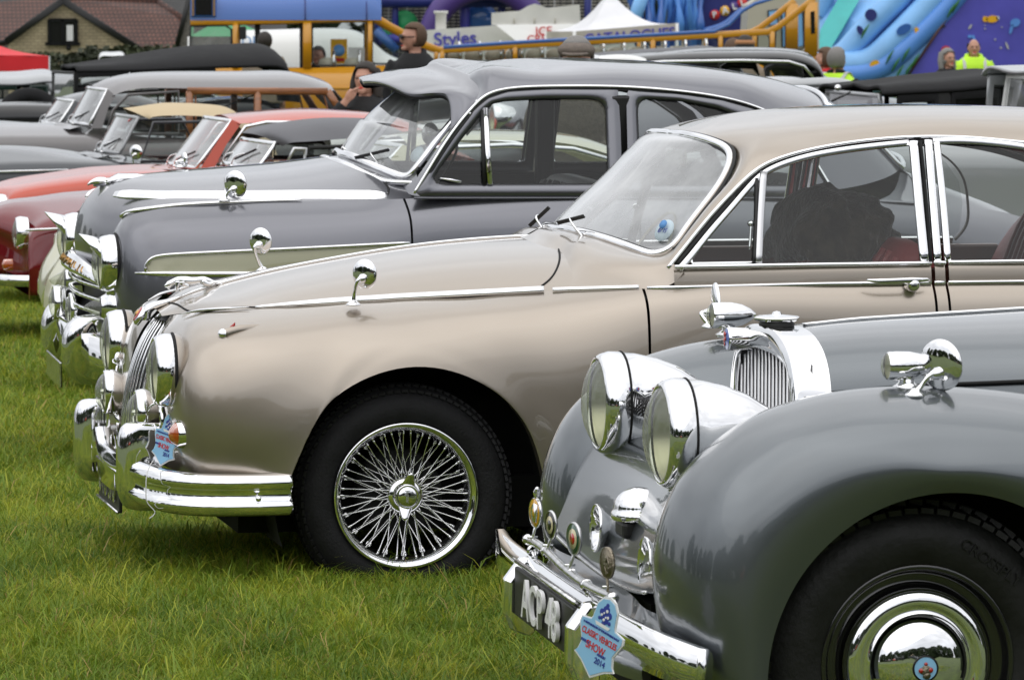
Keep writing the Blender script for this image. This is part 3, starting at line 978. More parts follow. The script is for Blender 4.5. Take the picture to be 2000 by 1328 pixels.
# leaping cat
def cat(parent):
    o3 = at
    def Q(zu, zv, y=0.0): return np.array(at(300 + zu / 9.485, 500 + zv / 9.485, y))
    b = Bag()
    b.add(tube_data(curve([Q(205, 565), Q(250, 545), Q(330, 500), Q(430, 455), Q(560, 455), Q(700, 465), Q(850, 448), Q(960, 455), Q(1080, 480), Q(1130, 492)], 30), [.004, .0105, .0095, .012, .0145, .0125, .0105, .0125, .009, .005], 10))
    b.add(tube_data(curve([Q(1110, 480), Q(1200, 480), Q(1290, 470), Q(1350, 435)], 12), [.004, .003, .003, .003], 6))
    for y in (-.010, .010):
        b.add(tube_data(curve([Q(520, 470, y), Q(560, 540, y), Q(640, 545, y), Q(560, 590, y * 1.3), Q(490, 610, y * 1.4), Q(500, 650, y * 1.4)], 16), [.010, .009, .006, .0045, .004, .005], 7))
        b.add(tube_data(curve([Q(440, 480, y), Q(440, 560, y * 1.3), Q(420, 600, y * 1.3), Q(400, 660, y * 1.3)], 12), [.008, .006, .0045, .005], 7))
        b.add(tube_data(curve([Q(900, 460, y), Q(990, 520, y), Q(1060, 520, y), Q(1140, 490, y), Q(1230, 530, y * .8), Q(1275, 520, y * .8)], 16), [.010, .010, .007, .005, .004, .005], 7))
        b.add(lathe_data([(0, .006), (.003, .002), (.0035, 0)], Q(255, 505, y * .6), (.3, 0, 1), 8))
    b.add(tube_data([Q(250, 545), Q(275, 590), Q(300, 615)], [.007, .0045, .003], 6))
    o = b.build('mascot', 'chrome', parent)
    bs = [on_bonnet(x, 0) + np.array([0, 0, .004]) for x in np.linspace(Q(950, 620)[0], Q(1280, 560)[0], 6)]
    tp = [Q(950, 520), Q(1010, 530), Q(1080, 530), Q(1150, 535), Q(1220, 545), Q(1280, 550)]
    V = []
    for a, t in zip(bs, tp):
        V += [(a[0], -.014, a[2]), (a[0], .014, a[2]), (t[0], .008, t[2]), (t[0], -.008, t[2])]
    F = grid_faces(6, 4, True) + [(0, 1, 2, 3), (20, 21, 22, 23)]
    mesh_obj('mascot_plinth', V, F, 'chrome', o, False)
cat(jr)
# --- lights
HX, HZ = at(306, 723, -.585)[0], at(306, 723, -.585)[2]
for s in (-1, 1):
    c = (HX, s * .585, HZ)
    h = headlamp(jr, c, .088, .104, [(.107, .022), (.107, .042), (.10, .046)], bulge=.022)
    lathe('headlight_ring', [(.106, -.042), (.110, -.044), (.110, -.048), (.106, -.05)], c, (-1, 0, 0), 'seam', h, 40)
    lathe('headlight_pod', [(.107, -.048), (.105, -.070), (.06, -.085)], c, (-1, 0, 0), MJ, h, 40)
    fc_ = at(270, 806, -.40)
    c = (fc_[0], s * .40, fc_[2])
    h = headlamp(jr, c, .060, .071, [(.070, .02), (.058, .045), (.03, .07), (.0, .078)], name='fog_light', flutes=False)
    lathe('lens_cap', [(0, .02), (.008, .018), (.010, .010)], c, (-1, 0, 0), 'chrome', h, 12)
    tube('lamp_stem', [np.array(c) + (.03, 0, -.05), np.array(c) + (.05, 0, -.14)], .012, 'chrome', h)
    rg = at(307, 822, -.46)
    lathe('air_intake', [(.062, -.03), (.066, .006), (.058, .012), (.052, .004), (.048, -.02), (0, -.022)], (rg[0] + .01, s * .47, rg[2]), (-1, 0, 0), 'chrome', jr, 32)
    lathe('air_intake_ring', [(.072, -.02), (.073, .0), (.066, .002)], (rg[0] + .01, s * .47, rg[2]), (-1, 0, 0), 'seam', jr, 32)
    ic = at(343, 848, -.70)
    c = np.array((ic[0], s * .70, ic[2]))
    il = lathe('indicator', [(.036, .0), (.040, -.004), (.042, -.04), (.045, -.045), (.045, -.06)], c, (-1, s * .12, 0), 'chrome', jr, 28)
    lathe('indicator_lens', [(0, .022), (.015, .018), (.028, .008), (.036, -.002)], c, (-1, s * .12, 0), 'amber', il, 24)
    sl = np.array(at(436, 653, -.70)); sl[1] = s * .70; sl[2] += .014 * (s > 0)
    rear = np.array([sl[0] + .19, s * .655, sl[2] + .018])
    pod = Bag().add(tube_data(curve([sl, sl * .8 + rear * .2 + np.array([0, 0, .006]), sl * .5 + rear * .5 + np.array([0, 0, .004]), rear], 16), [.016, .018, .016, .004], 12))
    po = pod.build('sidelight_pod', MJ, jr)
    lathe('sidelight_rim', [(0, .012), (.010, .010), (.016, .003), (.017, -.004), (.016, -.01)], sl + np.array([-.004, 0, 0]), (-1, 0, 0), 'chrome', po, 20)
    tt = sl + np.array([.025, 0, .021])
    mesh_obj('tell_tale', [tt + (-.012, 0, -.004), tt + (.010, 0, -.004), tt + (.010, 0, .014), tt + (0, .004, -.004), tt + (0, -.004, -.004)], [(0, 3, 2), (0, 2, 4), (1, 2, 3), (1, 4, 2), (0, 4, 1, 3)], 'red enamel', po, False)
# --- bumper, over-riders, number plate
bsec = [(-.022, .058), (.004, .060), (.022, .052), (.031, .038), (.033, .022), (.020, .014), (.016, .004), (.016, -.010), (.022, -.020), (.035, -.026), (.036, -.040), (.026, -.056), (.004, -.064), (-.022, -.062)]
bz = .350
side = curve([(-.345, -.828, bz), (-.45, -.832, bz), (-.56, -.815, bz), (-.63, -.77, bz), (-.685, -.69, bz + .002), (-.715, -.58, bz + .004), (-.735, -.46, bz + .006)], 60)
for s in (1, -1):
    P = side.copy(); P[:, 1] *= s
    V, F = sweep_data(P if s > 0 else P[::-1], bsec, (0, 0, 1))
    bo = mesh_obj('bumper', V, F, 'chrome', jr)
    q = P[6] + np.array([0, -s * .034, .0])
    lathe('bumper_bolt', [(0, .006), (.006, .005), (.009, 0)], at(505, 974, -.862) if s > 0 else tuple(mir([at(505, 974, -.862)])[0]), (0, -s, 0), 'chrome', bo, 12)
mid = curve([(-.735, -.46, bz + .05), (-.745, -.34, bz + .030), (-.752, -.2, bz + .01), (-.754, 0, bz + .005), (-.752, .2, bz + .01), (-.745, .34, bz + .030), (-.735, .46, bz + .05)], 50)
V, F = sweep_data(mid[::-1], [(a * 1.1, b * .9) for a, b in bsec], (0, 0, 1))
mesh_obj('bumper_centre', V, F, 'chrome', jr)
for s in (-1, 1):
    oc = np.array(at(258, 905, -.44)); oc[1] = s * .44; oc[0] -= .03 * (s > 0)
    cl = [(.012, 0, .122), (-.018, 0, .116), (-.034, 0, .092), (-.042, 0, .03), (-.042, 0, -.04), (-.034, 0, -.10), (-.012, 0, -.130), (.02, 0, -.138)]
    rws = []
    for k, (dx, _, dz) in enumerate(cl):
        w = [.026, .034, .038, .040, .040, .038, .030, .018][k]
        rws.append([(oc[0] + .085 + .02 * (k in (0, 7)), oc[1] - w, oc[2] + dz * .98), (oc[0] + .04 + dx * .2, oc[1] - w * 1.0, oc[2] + dz), (oc[0] + dx + .022, oc[1] - w * .9, oc[2] + dz), (oc[0] + dx, oc[1] - w * .45, oc[2] + dz), (oc[0] + dx - .005, oc[1], oc[2] + dz), (oc[0] + dx, oc[1] + w * .45, oc[2] + dz), (oc[0] + dx + .022, oc[1] + w * .9, oc[2] + dz), (oc[0] + .04 + dx * .2, oc[1] + w, oc[2] + dz), (oc[0] + .085 + .02 * (k in (0, 7)), oc[1] + w, oc[2] + dz * .98)])
    G = surf(rws, 40, 30)
    grid('overrider', G, 'chrome', jr)
npm = J.atx(216, 947, -.768)
pl = Bag().box(-.770, -.760, -.26, .26, npm[2] - .062, npm[2] + .062).build('number_plate', 'black', jr, False, .003)
b = Bag()
for z in (-.060, .060):
    b.add(tube_data([(-.774, -.26, npm[2] + z), (-.774, .26, npm[2] + z)], .005, 6))
b.build('plate_frame', 'dull chrome', pl)
text('plate_lettering', 'DTU 57U', 'dull chrome', pl, basis((-.773, 0, npm[2]), (0, -1, 0), (0, 0, 1)), .125, .004, sx=.82)
# --- rally plate tied to the bumper
def rally_plate(parent, o, xd, yd, h, full=True):
    """o = centre, xd across, yd up, h = height"""
    mw = basis(o, xd, yd)
    S = [(-.30, -.20), (-.06, -.46), (.04, -.50), (.13, -.30), (.30, -.20), (.40, .02), (.20, .16), (.12, .42), (.06, .49), (0, .50), (-.06, .49), (-.12, .42), (-.20, .16), (-.40, .02)]
    S = [(.0, .50), (.10, .47), (.17, .38), (.19, .20), (.21, .16), (.36, .13), (.37, .06), (.27, -.14), (.30, -.26), (.34, -.30), (.20, -.36), (.0, -.50), (-.20, -.36), (-.34, -.30), (-.30, -.26), (-.27, -.14), (-.37, .06), (-.36, .13), (-.21, .16), (-.19, .20), (-.17, .38), (-.10, .47)]
    def pt(a, b, z): return tuple(mw @ Vector((a * h, b * h, z)))
    n3 = (mw.to_3x3() @ Vector((0, 0, 1)))
    p = plate('rally_plate', [pt(a, b, 0) for a, b in S], n3, -.004, 'plate white', parent)
    face = plate('plate_face', [pt(a * .94, b * .94, .0015) for a, b in S], n3, -.001, 'plate blue', p)
    def T(s, x, y, size, m_, sx=1.0):
        t = text('plate_text', s, m_, p, mw @ Matrix.Translation((x * h, y * h, .0022)), size * h, .0004, sx=sx, offset=.0003)
        return t
    T('A VINTAGE SHOW OF THE MOTORING RALLY', 0, .09, .034, 'plate navy', .85)
    T('CLASSIC VEHICLES', 0, -.005, .105, 'plate red', .68)
    T('SHOW', -.02, -.14, .13, 'plate red', .8)
    T('SUNDAY', -.20, -.12, .045, 'plate navy', .8)
    T('2014', .10, -.27, .10, 'plate navy', .9)
    T('AUGUST', .10, -.19, .04, 'plate navy', .9)
    b = Bag()
    for (ax_, ay, r_) in ((0, .34, .055), (-.06, .30, .04), (.06, .29, .045), (-.02, .25, .045), (.03, .22, .04), (.0, .18, .03), (-.08, .22, .022), (.09, .21, .025), (0, .40, .025)):
        b.add(lathe_data([(0, .003), (r_ * h, .0025), (r_ * h, .001)], pt(ax_, ay, 0), n3, 9))
    b.build('plate_emblem', 'plate navy', p, False)
    b = Bag()
    for (ax_, ay, r_) in ((.02, .335, .02), (-.05, .27, .016), (.055, .27, .018), (0, .225, .018), (-.02, .30, .012), (.02, .26, .012)):
        b.add(lathe_data([(0, .0042), (r_ * h, .0038), (r_ * h, .001)], pt(ax_, ay, 0), n3, 7))
    b.add(([pt(-.13, .17, .003), pt(.13, .17, .003), pt(.10, .13, .003), pt(-.10, .13, .003)], [(0, 1, 2, 3)]))
    b.build('plate_emblem', 'plate white', p, False)
    return p
rc_ = np.array(at(325, 858, -.60))
yd_ = np.array(at(333, 812, -.60)) - np.array(at(316, 902, -.60))
rp = rally_plate(jr, rc_ + np.array([.0, 0, 0]), (.50, -.85, -.16), yd_, .160)
tube('cable_tie', curve([at(300, 898, -.66), at(287, 925, -.70), at(285, 960, -.70), at(290, 985, -.69), at(303, 1000, -.69), at(292, 1012, -.70)], 20), .0016, 'plate white', rp, 5)
# --- wing mirrors and wipers
for s in (-1, 1):
    if s < 0:
        bp_, hp_ = at(690, 597, -.66), at(709, 536, -.66)
    else:
        bp_, hp_ = at(513, 531, .64), at(506, 472, .64)
    stalk_mirror(jr, bp_, hp_, .040, (.62, .78, .05), squash=1.1)
wiper(jr, at(1146, 474, -.30), at(1117, 432, -.24), np.array([.028, -.055, .012]), (-.6, 0, .7))
wiper(jr, at(1066, 456, .18), at(1056, 426, .22), np.array([.02, -.05, .03]), (-.6, 0, .7))
for (u, v, y) in ((1110, 482, -.28), (1019, 463, .15)):
    lathe('washer_jet', [(0, .014), (.006, .013), (.008, .006), (.008, -.004)], at(u, v, y), (0, 0, 1), 'chrome', jr, 12)
# --- wheels
def wire_wheel(parent, cx, cz, outy, r=.318, rim=.207):
    t = tyre(parent, (cx, cz), r, rim, .17, outy)
    t.name = 'wheel'
    k = 1
    c = (cx, outy, cz)
    lathe('rim', [(rim - .004, -.004), (rim + .004, -.008), (rim + .006, -.001), (rim, .004), (rim - .016, .012), (rim - .020, .030), (rim - .026, .040), (rim - .030, .085), (rim - .022, .10), (rim - .0, .12)], c, (0, 1, 0), 'chrome', t, 96)
    lathe('brake_drum', [(0, .095), (.11, .095), (.125, .10), (.13, .15)], c, (0, 1, 0), 'underside', t, 40)
    lathe('hub', [(.030, -.002), (.046, .004), (.053, .014), (.056, .018), (.050, .024), (.046, .10)], c, (0, 1, 0), 'chrome', t, 40)
    sp = None
    def spoke(a0, a1, r0, r1, y0, y1):
        nonlocal sp
        P = [(r0 * math.cos(a0), y0, r0 * math.sin(a0)), (r1 * math.cos(a1), y1, r1 * math.sin(a1))]
        Pm = [P[0], tuple(np.array(P[0]) * .9 + np.array(P[1]) * .1), tuple(np.array(P[0]) * .08 + np.array(P[1]) * .92), tuple(np.array(P[0]) * .07 + np.array(P[1]) * .93), P[1]]
        return tube_data(Pm, [.0016, .0016, .0016, .0030, .0033], 6)
    me = {}
    def add(kind, a, mk):
        if kind not in me:
            V, F = mk()
            o = mesh_obj('spoke', V, F, 'chrome', t)
            me[kind] = o.data
        else:
            o = link(bpy.data.objects.new('spoke', me[kind]), t)
        o.location = c
        o.rotation_euler = (0, a, 0)
    for i in range(20):
        a = 2 * PI * i / 20
        add('outer', a, lambda: spoke(0, .20, .052, rim - .022, .010, .036))
        add('outer2', a + .12, lambda: spoke(0, -.20, .054, rim - .022, .014, .040))
        add('inner', a + .05, lambda: spoke(0, .42, .050, rim - .028, .075, .060))
        add('inner2', a + .2, lambda: spoke(0, -.42, .050, rim - .028, .085, .078))
    sc_ = lathe('knock_off_cap', [(0, -.030), (.018, -.029), (.026, -.026), (.0285, -.022), (.031, -.026), (.035, -.024), (.037, -.012), (.040, .004)], c, (0, 1, 0), 'chrome', t, 36)
    for a, L in ((82, .066), (262, .066)):
        aa = R(a)
        d = np.array([math.cos(aa), 0, math.sin(aa)]); e = np.array([-math.sin(aa), 0, math.cos(aa)])
        rws = []
        for f, w, h_, yy in ((.028, .022, .014, -.008), (.04, .018, .012, -.016), (.055, .012, .009, -.026), (L, .007, .005, -.032), (L + .004, .002, .002, -.032)):
            q = np.array(c) + d * f + np.array([0, yy, 0])
            rws.append([q + e * w, q + e * w * .5 - np.array([0, h_ * .6, 0]), q - np.array([0, h_ * .8, 0]), q - e * w * .5 - np.array([0, h_ * .6, 0]), q - e * w, q + np.array([0, h_ * .4, 0]), q + e * w])
        grid('spinner_ear', surf(rws, 14, 20), 'chrome', sc_)
    text('hub_lettering', 'Jaguar', 'stainless', sc_, basis((cx, outy - .031, cz), (0, 0, -1), (1, 0, 0)), .016, .0008)
    lathe('valve', [(0, -.004), (.004, -.003), (.005, 0)], (cx - rim + .009, outy - .002, cz), (0, 1, 0), 'plate white', t, 10)
    return t
w = wire_wheel(jr, 0.0, .330, -.785)
wheels = []
for (x, y, flip) in ((2.73, -.785, False),):
    c = copy_tree(w, jr); c.location = (x, 0, 0)
for x in (0.0, 2.73):
    c = copy_tree(w, jr); c.location = (x, 0, 0); c.scale = (1, -1, 1)
# coat thrown over the seat back: a thing of its own
rowsC = []
def cc(u, v, y): return np.array(at(u, v, y))
prof = [(1532, 512), (1528, 480), (1535, 440), (1553, 392), (1580, 375), (1615, 370), (1655, 385), (1695, 392), (1720, 415), (1732, 445), (1742, 478), (1745, 512)]
lay = [(-.44, .02), (-.43, .45), (-.41, .74), (-.36, .93), (-.28, 1.0), (-.18, .98), (-.06, .93), (.04, .86), (.10, .70), (.13, .3), (.14, .02)]
cx_, cz_ = cc(1640, 500, -.4)[0], cc(1640, 500, -.4)[2] - .03
SHC = .045
for y, f in lay:
    r = []
    for k, (u, v) in enumerate(prof):
        p = cc(u, v, -.4)
        wob = 1 + .06 * math.sin(k * 2.1 + y * 23) + .045 * math.sin(k * 5 + y * 60)
        r.append((SHC + cx_ + (p[0] - cx_) * f * wob, y, cz_ + (p[2] - cz_) * (f * wob if p[2] > cz_ else 1)))
    rowsC.append(r)
G = surf(rowsC, 40, 60)
nz = np.array([[mathutils.noise.noise(Vector(p) * 16) * .018 + mathutils.noise.noise(Vector(p) * 45) * .008 for p in r] for r in G])
G += nz[:, :, None] * np.array([.7, -.8, 1])
co = grid('coat', G, 'coat fabric', None)
co.matrix_world = J.m
tag(co, 'dark furry coat heaped over the red seat back inside the beige saloon', 'coat')
# ================================================================== slate-grey vintage saloon in front
A = Fr(1794, 1290, 0.0, -0.72, 0.325, 11, 0.022)
ar = A.empty('vintage_saloon', 'slate grey vintage saloon with big paired chrome headlamps and badge bar, nearest the camera', 'car', 'classic cars parked on the grass')
at, atx = A.at, A.atx
MA = 'slate grey paint'
WC, WZ, WR = .035, .320, .392
def lipA(a): return np.array([WC + WR * math.cos(R(a)), 0, WZ + WR * math.sin(R(a))])
CR = [(-.475, .27, 200), (-.515, .34, 188), (-.540, .44, 176), (-.549, .54, 164), (-.530, .645, 150), (-.486, .732, 138), (-.420, .798, 126), (-.331, .855, 115), (-.242, .886, 106), (-.141, .906, 98), (-.028, .914, 91), (.085, .912, 82), (.199, .903, 68), (.32, .885, 48), (.46, .855, 22), (.60, .815, 2)]
rows = []
for x, z, a in CR:
    L = lipA(a) if a > 2 else np.array([.44, 0, .24])
    Cc = np.array([x, 0, z]); d = (Cc - L) / np.linalg.norm(Cc - L)
    D = np.linalg.norm(Cc - L)
    def pt(y, back): q = Cc - d * back; return (q[0], y, q[2])
    mx_ = Cc - d * min(.13, D * .62)
    rows.append([pt(-.37, min(.26, D * 1.2)), pt(-.405, .13), pt(-.46, .055), pt(-.535, .012), pt(-.62, 0), pt(-.71, .022), pt(-.79, .065), (mx_[0], -.835, mx_[2]), tuple((mx_ * .45 + L * .55) + np.array([0, -.845, 0])), tuple(L + np.array([0, -.828, 0]))])
wing = surf(rows, 150, 60)
for f in (lambda P: P, mir):
    grid('front_wing', f(wing), MA, ar)
    L = f(wing)[:, -1]
    inn = L.copy(); inn[:, 1] *= .93
    grid('wing_lip', np.stack([L, inn], 1), MA, ar)
for s in (-1, 1):
    for cx0, rr in ((WC, .43), (2.83, .42)):
        G = np.array([[(cx0 + q * math.cos(t), s * y, WZ + q * math.sin(t)) for q, y in ((rr, .78), (rr, .42), (.05, .41))] for t in np.linspace(-.35, PI + .35, 40)])
        grid('wheel_well', G, 'underside', ar)
# running body behind the wing: door skin, sill, tail
rows = []
for x, wx, zt, zs in ((.50, .60, .90, .22), (.75, .66, .92, .22), (1.1, .76, .93, .22), (1.6, .80, .94, .22), (2.2, .79, .93, .24), (2.7, .74, .90, .30), (3.2, .66, .84, .34), (3.6, .52, .72, .36), (3.78, .34, .58, .38)):
    rows.append([(x, 0, zt + .10), (x, -wx * .6, zt + .06), (x, -wx * .88, zt), (x, -wx, zt - .12), (x, -wx - .02, .55), (x, -wx, .38), (x, -wx * .92, zs)])
G = surf(rows, 70, 30)
grid('body_side', G, MA, ar); grid('body_side', mir(G), MA, ar)
rows = []
for x, hw, zt in ((.92, .56, 1.02), (1.05, .57, 1.20), (1.22, .56, 1.42), (1.45, .55, 1.50), (1.9, .55, 1.53), (2.4, .54, 1.48), (2.75, .52, 1.34), (3.0, .50, 1.12), (3.15, .48, .96)):
    rows.append([(x, -hw - .16 + .0, .94 if x > 1 else .96), (x, -hw - .06, .94 + (zt - .94) * .55), (x, -hw + .04, .94 + (zt - .94) * .86), (x, -hw * .55, zt - .012), (x, 0, zt)])
G = surf(rows, 60, 30)
GG = np.concatenate([G, mir(G)[:, ::-1][:, 1:]], axis=1)
grid('roof', GG[14:, :], MA, ar)
grid('windscreen', GG[:15], 'dark glass', ar)
for s in (1, -1):
    for x0, x1 in ((1.30, 1.85), (1.92, 2.50)):
        pts = [(x0 - (.10 if x0 < 1.5 else 0), -.715, .985), (x1, -.715, .985), (x1 - (0 if x0 < 1.5 else .12), -.645, 1.36), (x0 + .02, -.645, 1.36)]
        pane('side_window', [(x, y * s, z) for x, y, z in pts], 'black gloss', ar)
# bonnet and its side panel
def shell_sec(hw, zc, zl=.62, drop=0.0):
    return [(0, zc), (-hw * .30, zc - .004), (-hw * .58, zc - .020), (-hw * .80, zc - .052), (-hw * .93, zc - .100), (-hw * .985, zc - .16), (-hw, zc - .26), (-hw, zl)]
SX = -.080
rows = []
for x, hw, zc in ((SX, .298, .992), (.05, .315, 1.004), (.25, .35, 1.014), (.50, .41, 1.026), (.75, .48, 1.034), (.95, .55, 1.04)):
    rows.append([(x, y, z) for y, z in shell_sec(hw, zc)])
G = surf(rows, 60, 50)
k = int(np.argmin(np.abs(G[0, :, 2] - .875)))
top = G[:, :k + 1]
grid('bonnet', np.concatenate([top[:, ::-1], mir(top)[:, 1:]], axis=1), MA, ar)
low = G[:, k:].copy(); low[:, :, 1] += .008
grid('bonnet_side', low, MA, ar); grid('bonnet_side', mir(low), MA, ar)
trim('bonnet_hinge', [(x, 0, z + .004) for x, z in zip(np.linspace(SX + .01, .93, 30), np.interp(np.linspace(SX, .93, 30), [-.08, .05, .25, .5, .75, .95], [.992, 1.004, 1.014, 1.026, 1.034, 1.04]))], .012, .008, 'chrome', ar, up=(0, 0, 1))
for s in (-1, 1):
    P = top[:, -1].copy(); P[:, 1] *= -s; P[:, 1] += .002 * s
    tube('bonnet_gap', P, .005, 'seam', ar, 6)
# radiator shell: front frame, rolled edge, deep sides
FX = -.168
def osec(hw, zc, n=60):
    half = curve([(0, 0, zc)] + [(0, y, z) for y, z in shell_sec(hw, zc, .50)[1:]], n)
    return np.concatenate([half[::-1], mir(half)[1:]])
n_ = 50
half_in = curve([(0, 0, .940), (0, -.09, .938), (0, -.17, .928), (0, -.235, .905), (0, -.258, .86), (0, -.262, .78), (0, -.255, .65), (0, -.25, .50)], n_)
inner = np.concatenate([half_in[::-1], mir(half_in)[1:]])
L0 = osec(.300, .994, n_); L1 = osec(.300, .996, n_); L2 = osec(.296, .992, n_); L3 = osec(.285, .978, n_)
rowsS = []
for P, x in ((L0, SX), (L0, SX - .035), (L1, FX + .014), (L2, FX + .004), (L3, FX - .001), ((L3 + inner) / 2, FX + .002), (inner, FX + .006), (inner, FX + .03), (inner * np.array([1, .98, .99]), FX + .07)):
    q = P.copy(); q[:, 0] = x; rowsS.append(q)
grid('radiator_shell', np.array([nspl(np.array(rowsS).transpose(1, 0, 2)[i], np.arange(9.0), np.linspace(0, 8, 40)) for i in range(len(L0))]), 'chrome', ar)
mesh_obj('radiator_core', [(FX + .05, -.27, .48), (FX + .05, .27, .48), (FX + .05, .27, .93), (FX + .05, -.27, .93)], [(0, 1, 2, 3)], 'black', ar, False)
ns = 16
for i in range(ns):
    y = -.245 + .49 * i / (ns - 1)
    zt = float(np.interp(abs(y), [0, .09, .17, .235, .26], [.94, .938, .928, .905, .86])) - .002
    Bag().add(sweep_data([(FX + .018, y, .50), (FX + .018, y * .99, zt)], rsec(.013, .006, 6), (-1, 0, 0))).build('grille_slat', 'stainless', ar)
# cap with its wide flat wings
cpx = np.array(at(1517, 628, 0)) ; cpx[2] = .998
cap = lathe('radiator_cap', [(.030, -.004), (.030, .005), (.048, .008), (.0535, .012), (.0535, .015), (.049, .018), (.024, .021), (.012, .022), (.009, .028), (0, .030)], cpx, (0, 0, 1), 'chrome', ar, 8)
lathe('cap_seal', [(.040, -.004), (.041, .002), (.036, .008)], cpx, (0, 0, 1), 'black', cap, 30)
for p in cap.data.polygons: p.use_smooth = False
bc = np.array(at(1424, 662, .13))
bg = lathe('radiator_badge', [(.024, .060), (.026, .02), (.0275, .0), (.0275, -.003), (.025, -.006)], bc, (1, 0, 0), 'chrome', ar, 32)
lathe('badge_face', [(0, .004), (.018, .003), (.0245, 0)], bc + (-.006, 0, 0), (-1, 0, 0), 'blue enamel', bg, 28)
for dy, dz, r_ in ((.002, .010, .0085), (-.006, .001, .006), (.006, -.004, .005), (0, -.012, .005), (-.008, .012, .004)):
    lathe('badge_emblem', [(0, .002), (r_, .001), (r_, 0)], bc + (-.0105, dy, dz), (-1, 0, 0), 'red enamel', bg, 8)
# apron between the wings
rows = []
for x, z in ((-.10, .70), (-.22, .735), (-.33, .725), (-.415, .68), (-.470, .60), (-.500, .52), (-.520, .43)):
    rows.append([(x - .012 * (abs(y) / .46) ** 2, y, z + .03 * (abs(y) / .46) ** 2) for y in np.linspace(-.54, .54, 9)])
grid('front_apron', surf(rows, 50, 40), MA, ar)
rows = []
for x, z in ((-.520, .430), (-.528, .40), (-.545, .365), (-.575, .345), (-.60, .335), (-.60, .30)):
    rows.append([(x - .02 * (abs(y) / .5) ** 2 + (.05 if abs(y) > .5 else 0), y, z) for y in np.linspace(-.66, .66, 9)])
grid('splash_panel', surf(rows, 24, 30), MA, ar)
trim('apron_bead', [(-.526 - .014 * (y / .45) ** 2, y, .432 + .03 * (y / .46) ** 2) for y in np.linspace(-.50, .50, 24)], .009, .010, 'dull chrome', ar, up=(-1, 0, 0))
Bag().box(-.50, 3.3, -.36, .36, .20, .42).build('chassis', 'underside', ar, False)
Bag().box(-.12, .9, -.27, .27, .40, .90).build('engine_bay', 'underside', ar, False)
# headlamps
for (u, v, y) in ((1296, 848, -.37), (1173, 788, .37)):
    c = at(u, v, y)
    hl = headlamp(ar, c, .103, .120, [(.122, .018), (.1215, .048), (.1195, .05), (.117, .08), (.106, .13), (.088, .18), (.062, .225), (.034, .262), (0, .285)], seg=64, bulge=.036)
    lathe('lamp_seam', [(.1225, -.047), (.1232, -.0495), (.1205, -.052)], c, (-1, 0, 0), 'seam', hl, 64)
    c = np.array(c)
    tube('lamp_bracket', [c + (.09, 0, -.09), c + (.11, 0, -.20)], .018, 'chrome', hl)
    lathe('rim_screw', [(0, .008), (.007, .006), (.009, 0)], c + (.02, 0, -.122), (0, 0, -1), 'chrome', hl, 12)
    # hooded louvres of the fairing beside the lamp
for i in range(9):
    q = np.array(at(1262 + i * 6.0, 800 - i * 2.2, .20))
    trim('horn_grille_bar', curve([q + (0, 0, .022), q + (-.010, 0, 0), q + (.006, 0, -.035), q + (.02, 0, -.06)], 8), .004, .004, 'black', ar, up=(0, -1, 0))
# sidelamps on the wing tops
for (u, v, y, uB, vB) in ((1731, 715, -.60, 1762, 757), (1389, 616, .60, 1413, 639)):
    c = np.array(at(u, v, y))
    sl = lathe('sidelamp', [(.0285, -.001), (.031, -.006), (.031, -.016), (.0315, -.018), (.031, -.05), (.026, -.075), (.016, -.096), (.006, -.108), (0, -.112)], c, (-1, 0, 0), 'chrome', ar, 32)
    lathe('sidelamp_lens', [(0, .012), (.012, .010), (.022, .005), (.029, -.002)], c, (-1, 0, 0), 'lens', sl, 28)
    lathe('sidelamp_reflector', [(0, -.01), (.028, -.004)], c, (-1, 0, 0), 'reflector', sl, 20)
    zz = c + (.045, 0, -.036)
    lathe('sidelamp_foot', [(.014, .012), (.018, 0), (.034, -.010), (.030, -.016)], zz, (0, 0, 1), 'chrome', sl, 20)
# round wing mirrors
stalk_mirror(ar, at(1786, 774, -.675), at(1832, 714, -.655), .056, (.80, .58, .05))
stalk_mirror(ar, at(1388, 640, .66), at(1391, 597, .68), .056, (.97, -.10, .05))
# bumper, over-riders, plate
bs = [(-.012, .045), (.006, .046), (.018, .036), (.024, .016), (.025, -.010), (.020, -.032), (.006, -.046), (-.012, -.045)]
bz_ = .380
bp = curve([(-.495, -.835, .352), (-.515, -.80, .357), (-.545, -.75, .365), (-.585, -.60, .375), (-.610, -.40, .382), (-.622, -.15, .385), (-.624, .15, .385), (-.622, .40, .385), (-.620, .60, .385), (-.612, .75, .385), (-.600, .86, .385)], 90)
V, F = sweep_data(bp[::-1], bs, (0, 0, 1))
mesh_obj('bumper', V, F, 'chrome', ar)
for y in (.36, -.36):
    sd = [(-.630, .432), (-.652, .428), (-.690, .378), (-.692, .30), (-.676, .262), (-.645, .250), (-.630, .26)]
    w = .021
    V = []
    for yy, k in ((-w, 0), (-w * .55, 1), (w * .55, 1), (w, 0)):
        for x, z in sd:
            V.append((x + (.014 if not k else 0), y + yy, z - (.006 if not k else 0)))
    m_ = len(sd)
    F = [(a * m_ + i, a * m_ + (i + 1) % m_, (a + 1) * m_ + (i + 1) % m_, (a + 1) * m_ + i) for a in range(3) for i in range(m_)] + [tuple(range(m_))[::-1], tuple(range(3 * m_, 4 * m_))]
    o = mesh_obj('overrider', V, F, 'chrome', ar, False)
    bv = o.modifiers.new('bevel', 'BEVEL'); bv.width = .004; bv.segments = 2
npA = Bag().box(-.668, -.656, -.335, .335, .298, .412).build('number_plate', 'black', ar, False, .004)
trim('plate_rail', [(-.664, -.335, .424), (-.664, .335, .424)], .010, .010, 'dull chrome', npA, up=(-1, 0, 0))
text('plate_lettering', 'ACP 48', 'plate white', npA, basis((-.676, -.010, .355), (0, -1, 0), (0, 0, 1)), .128, .0045, sx=1.0, offset=.001)
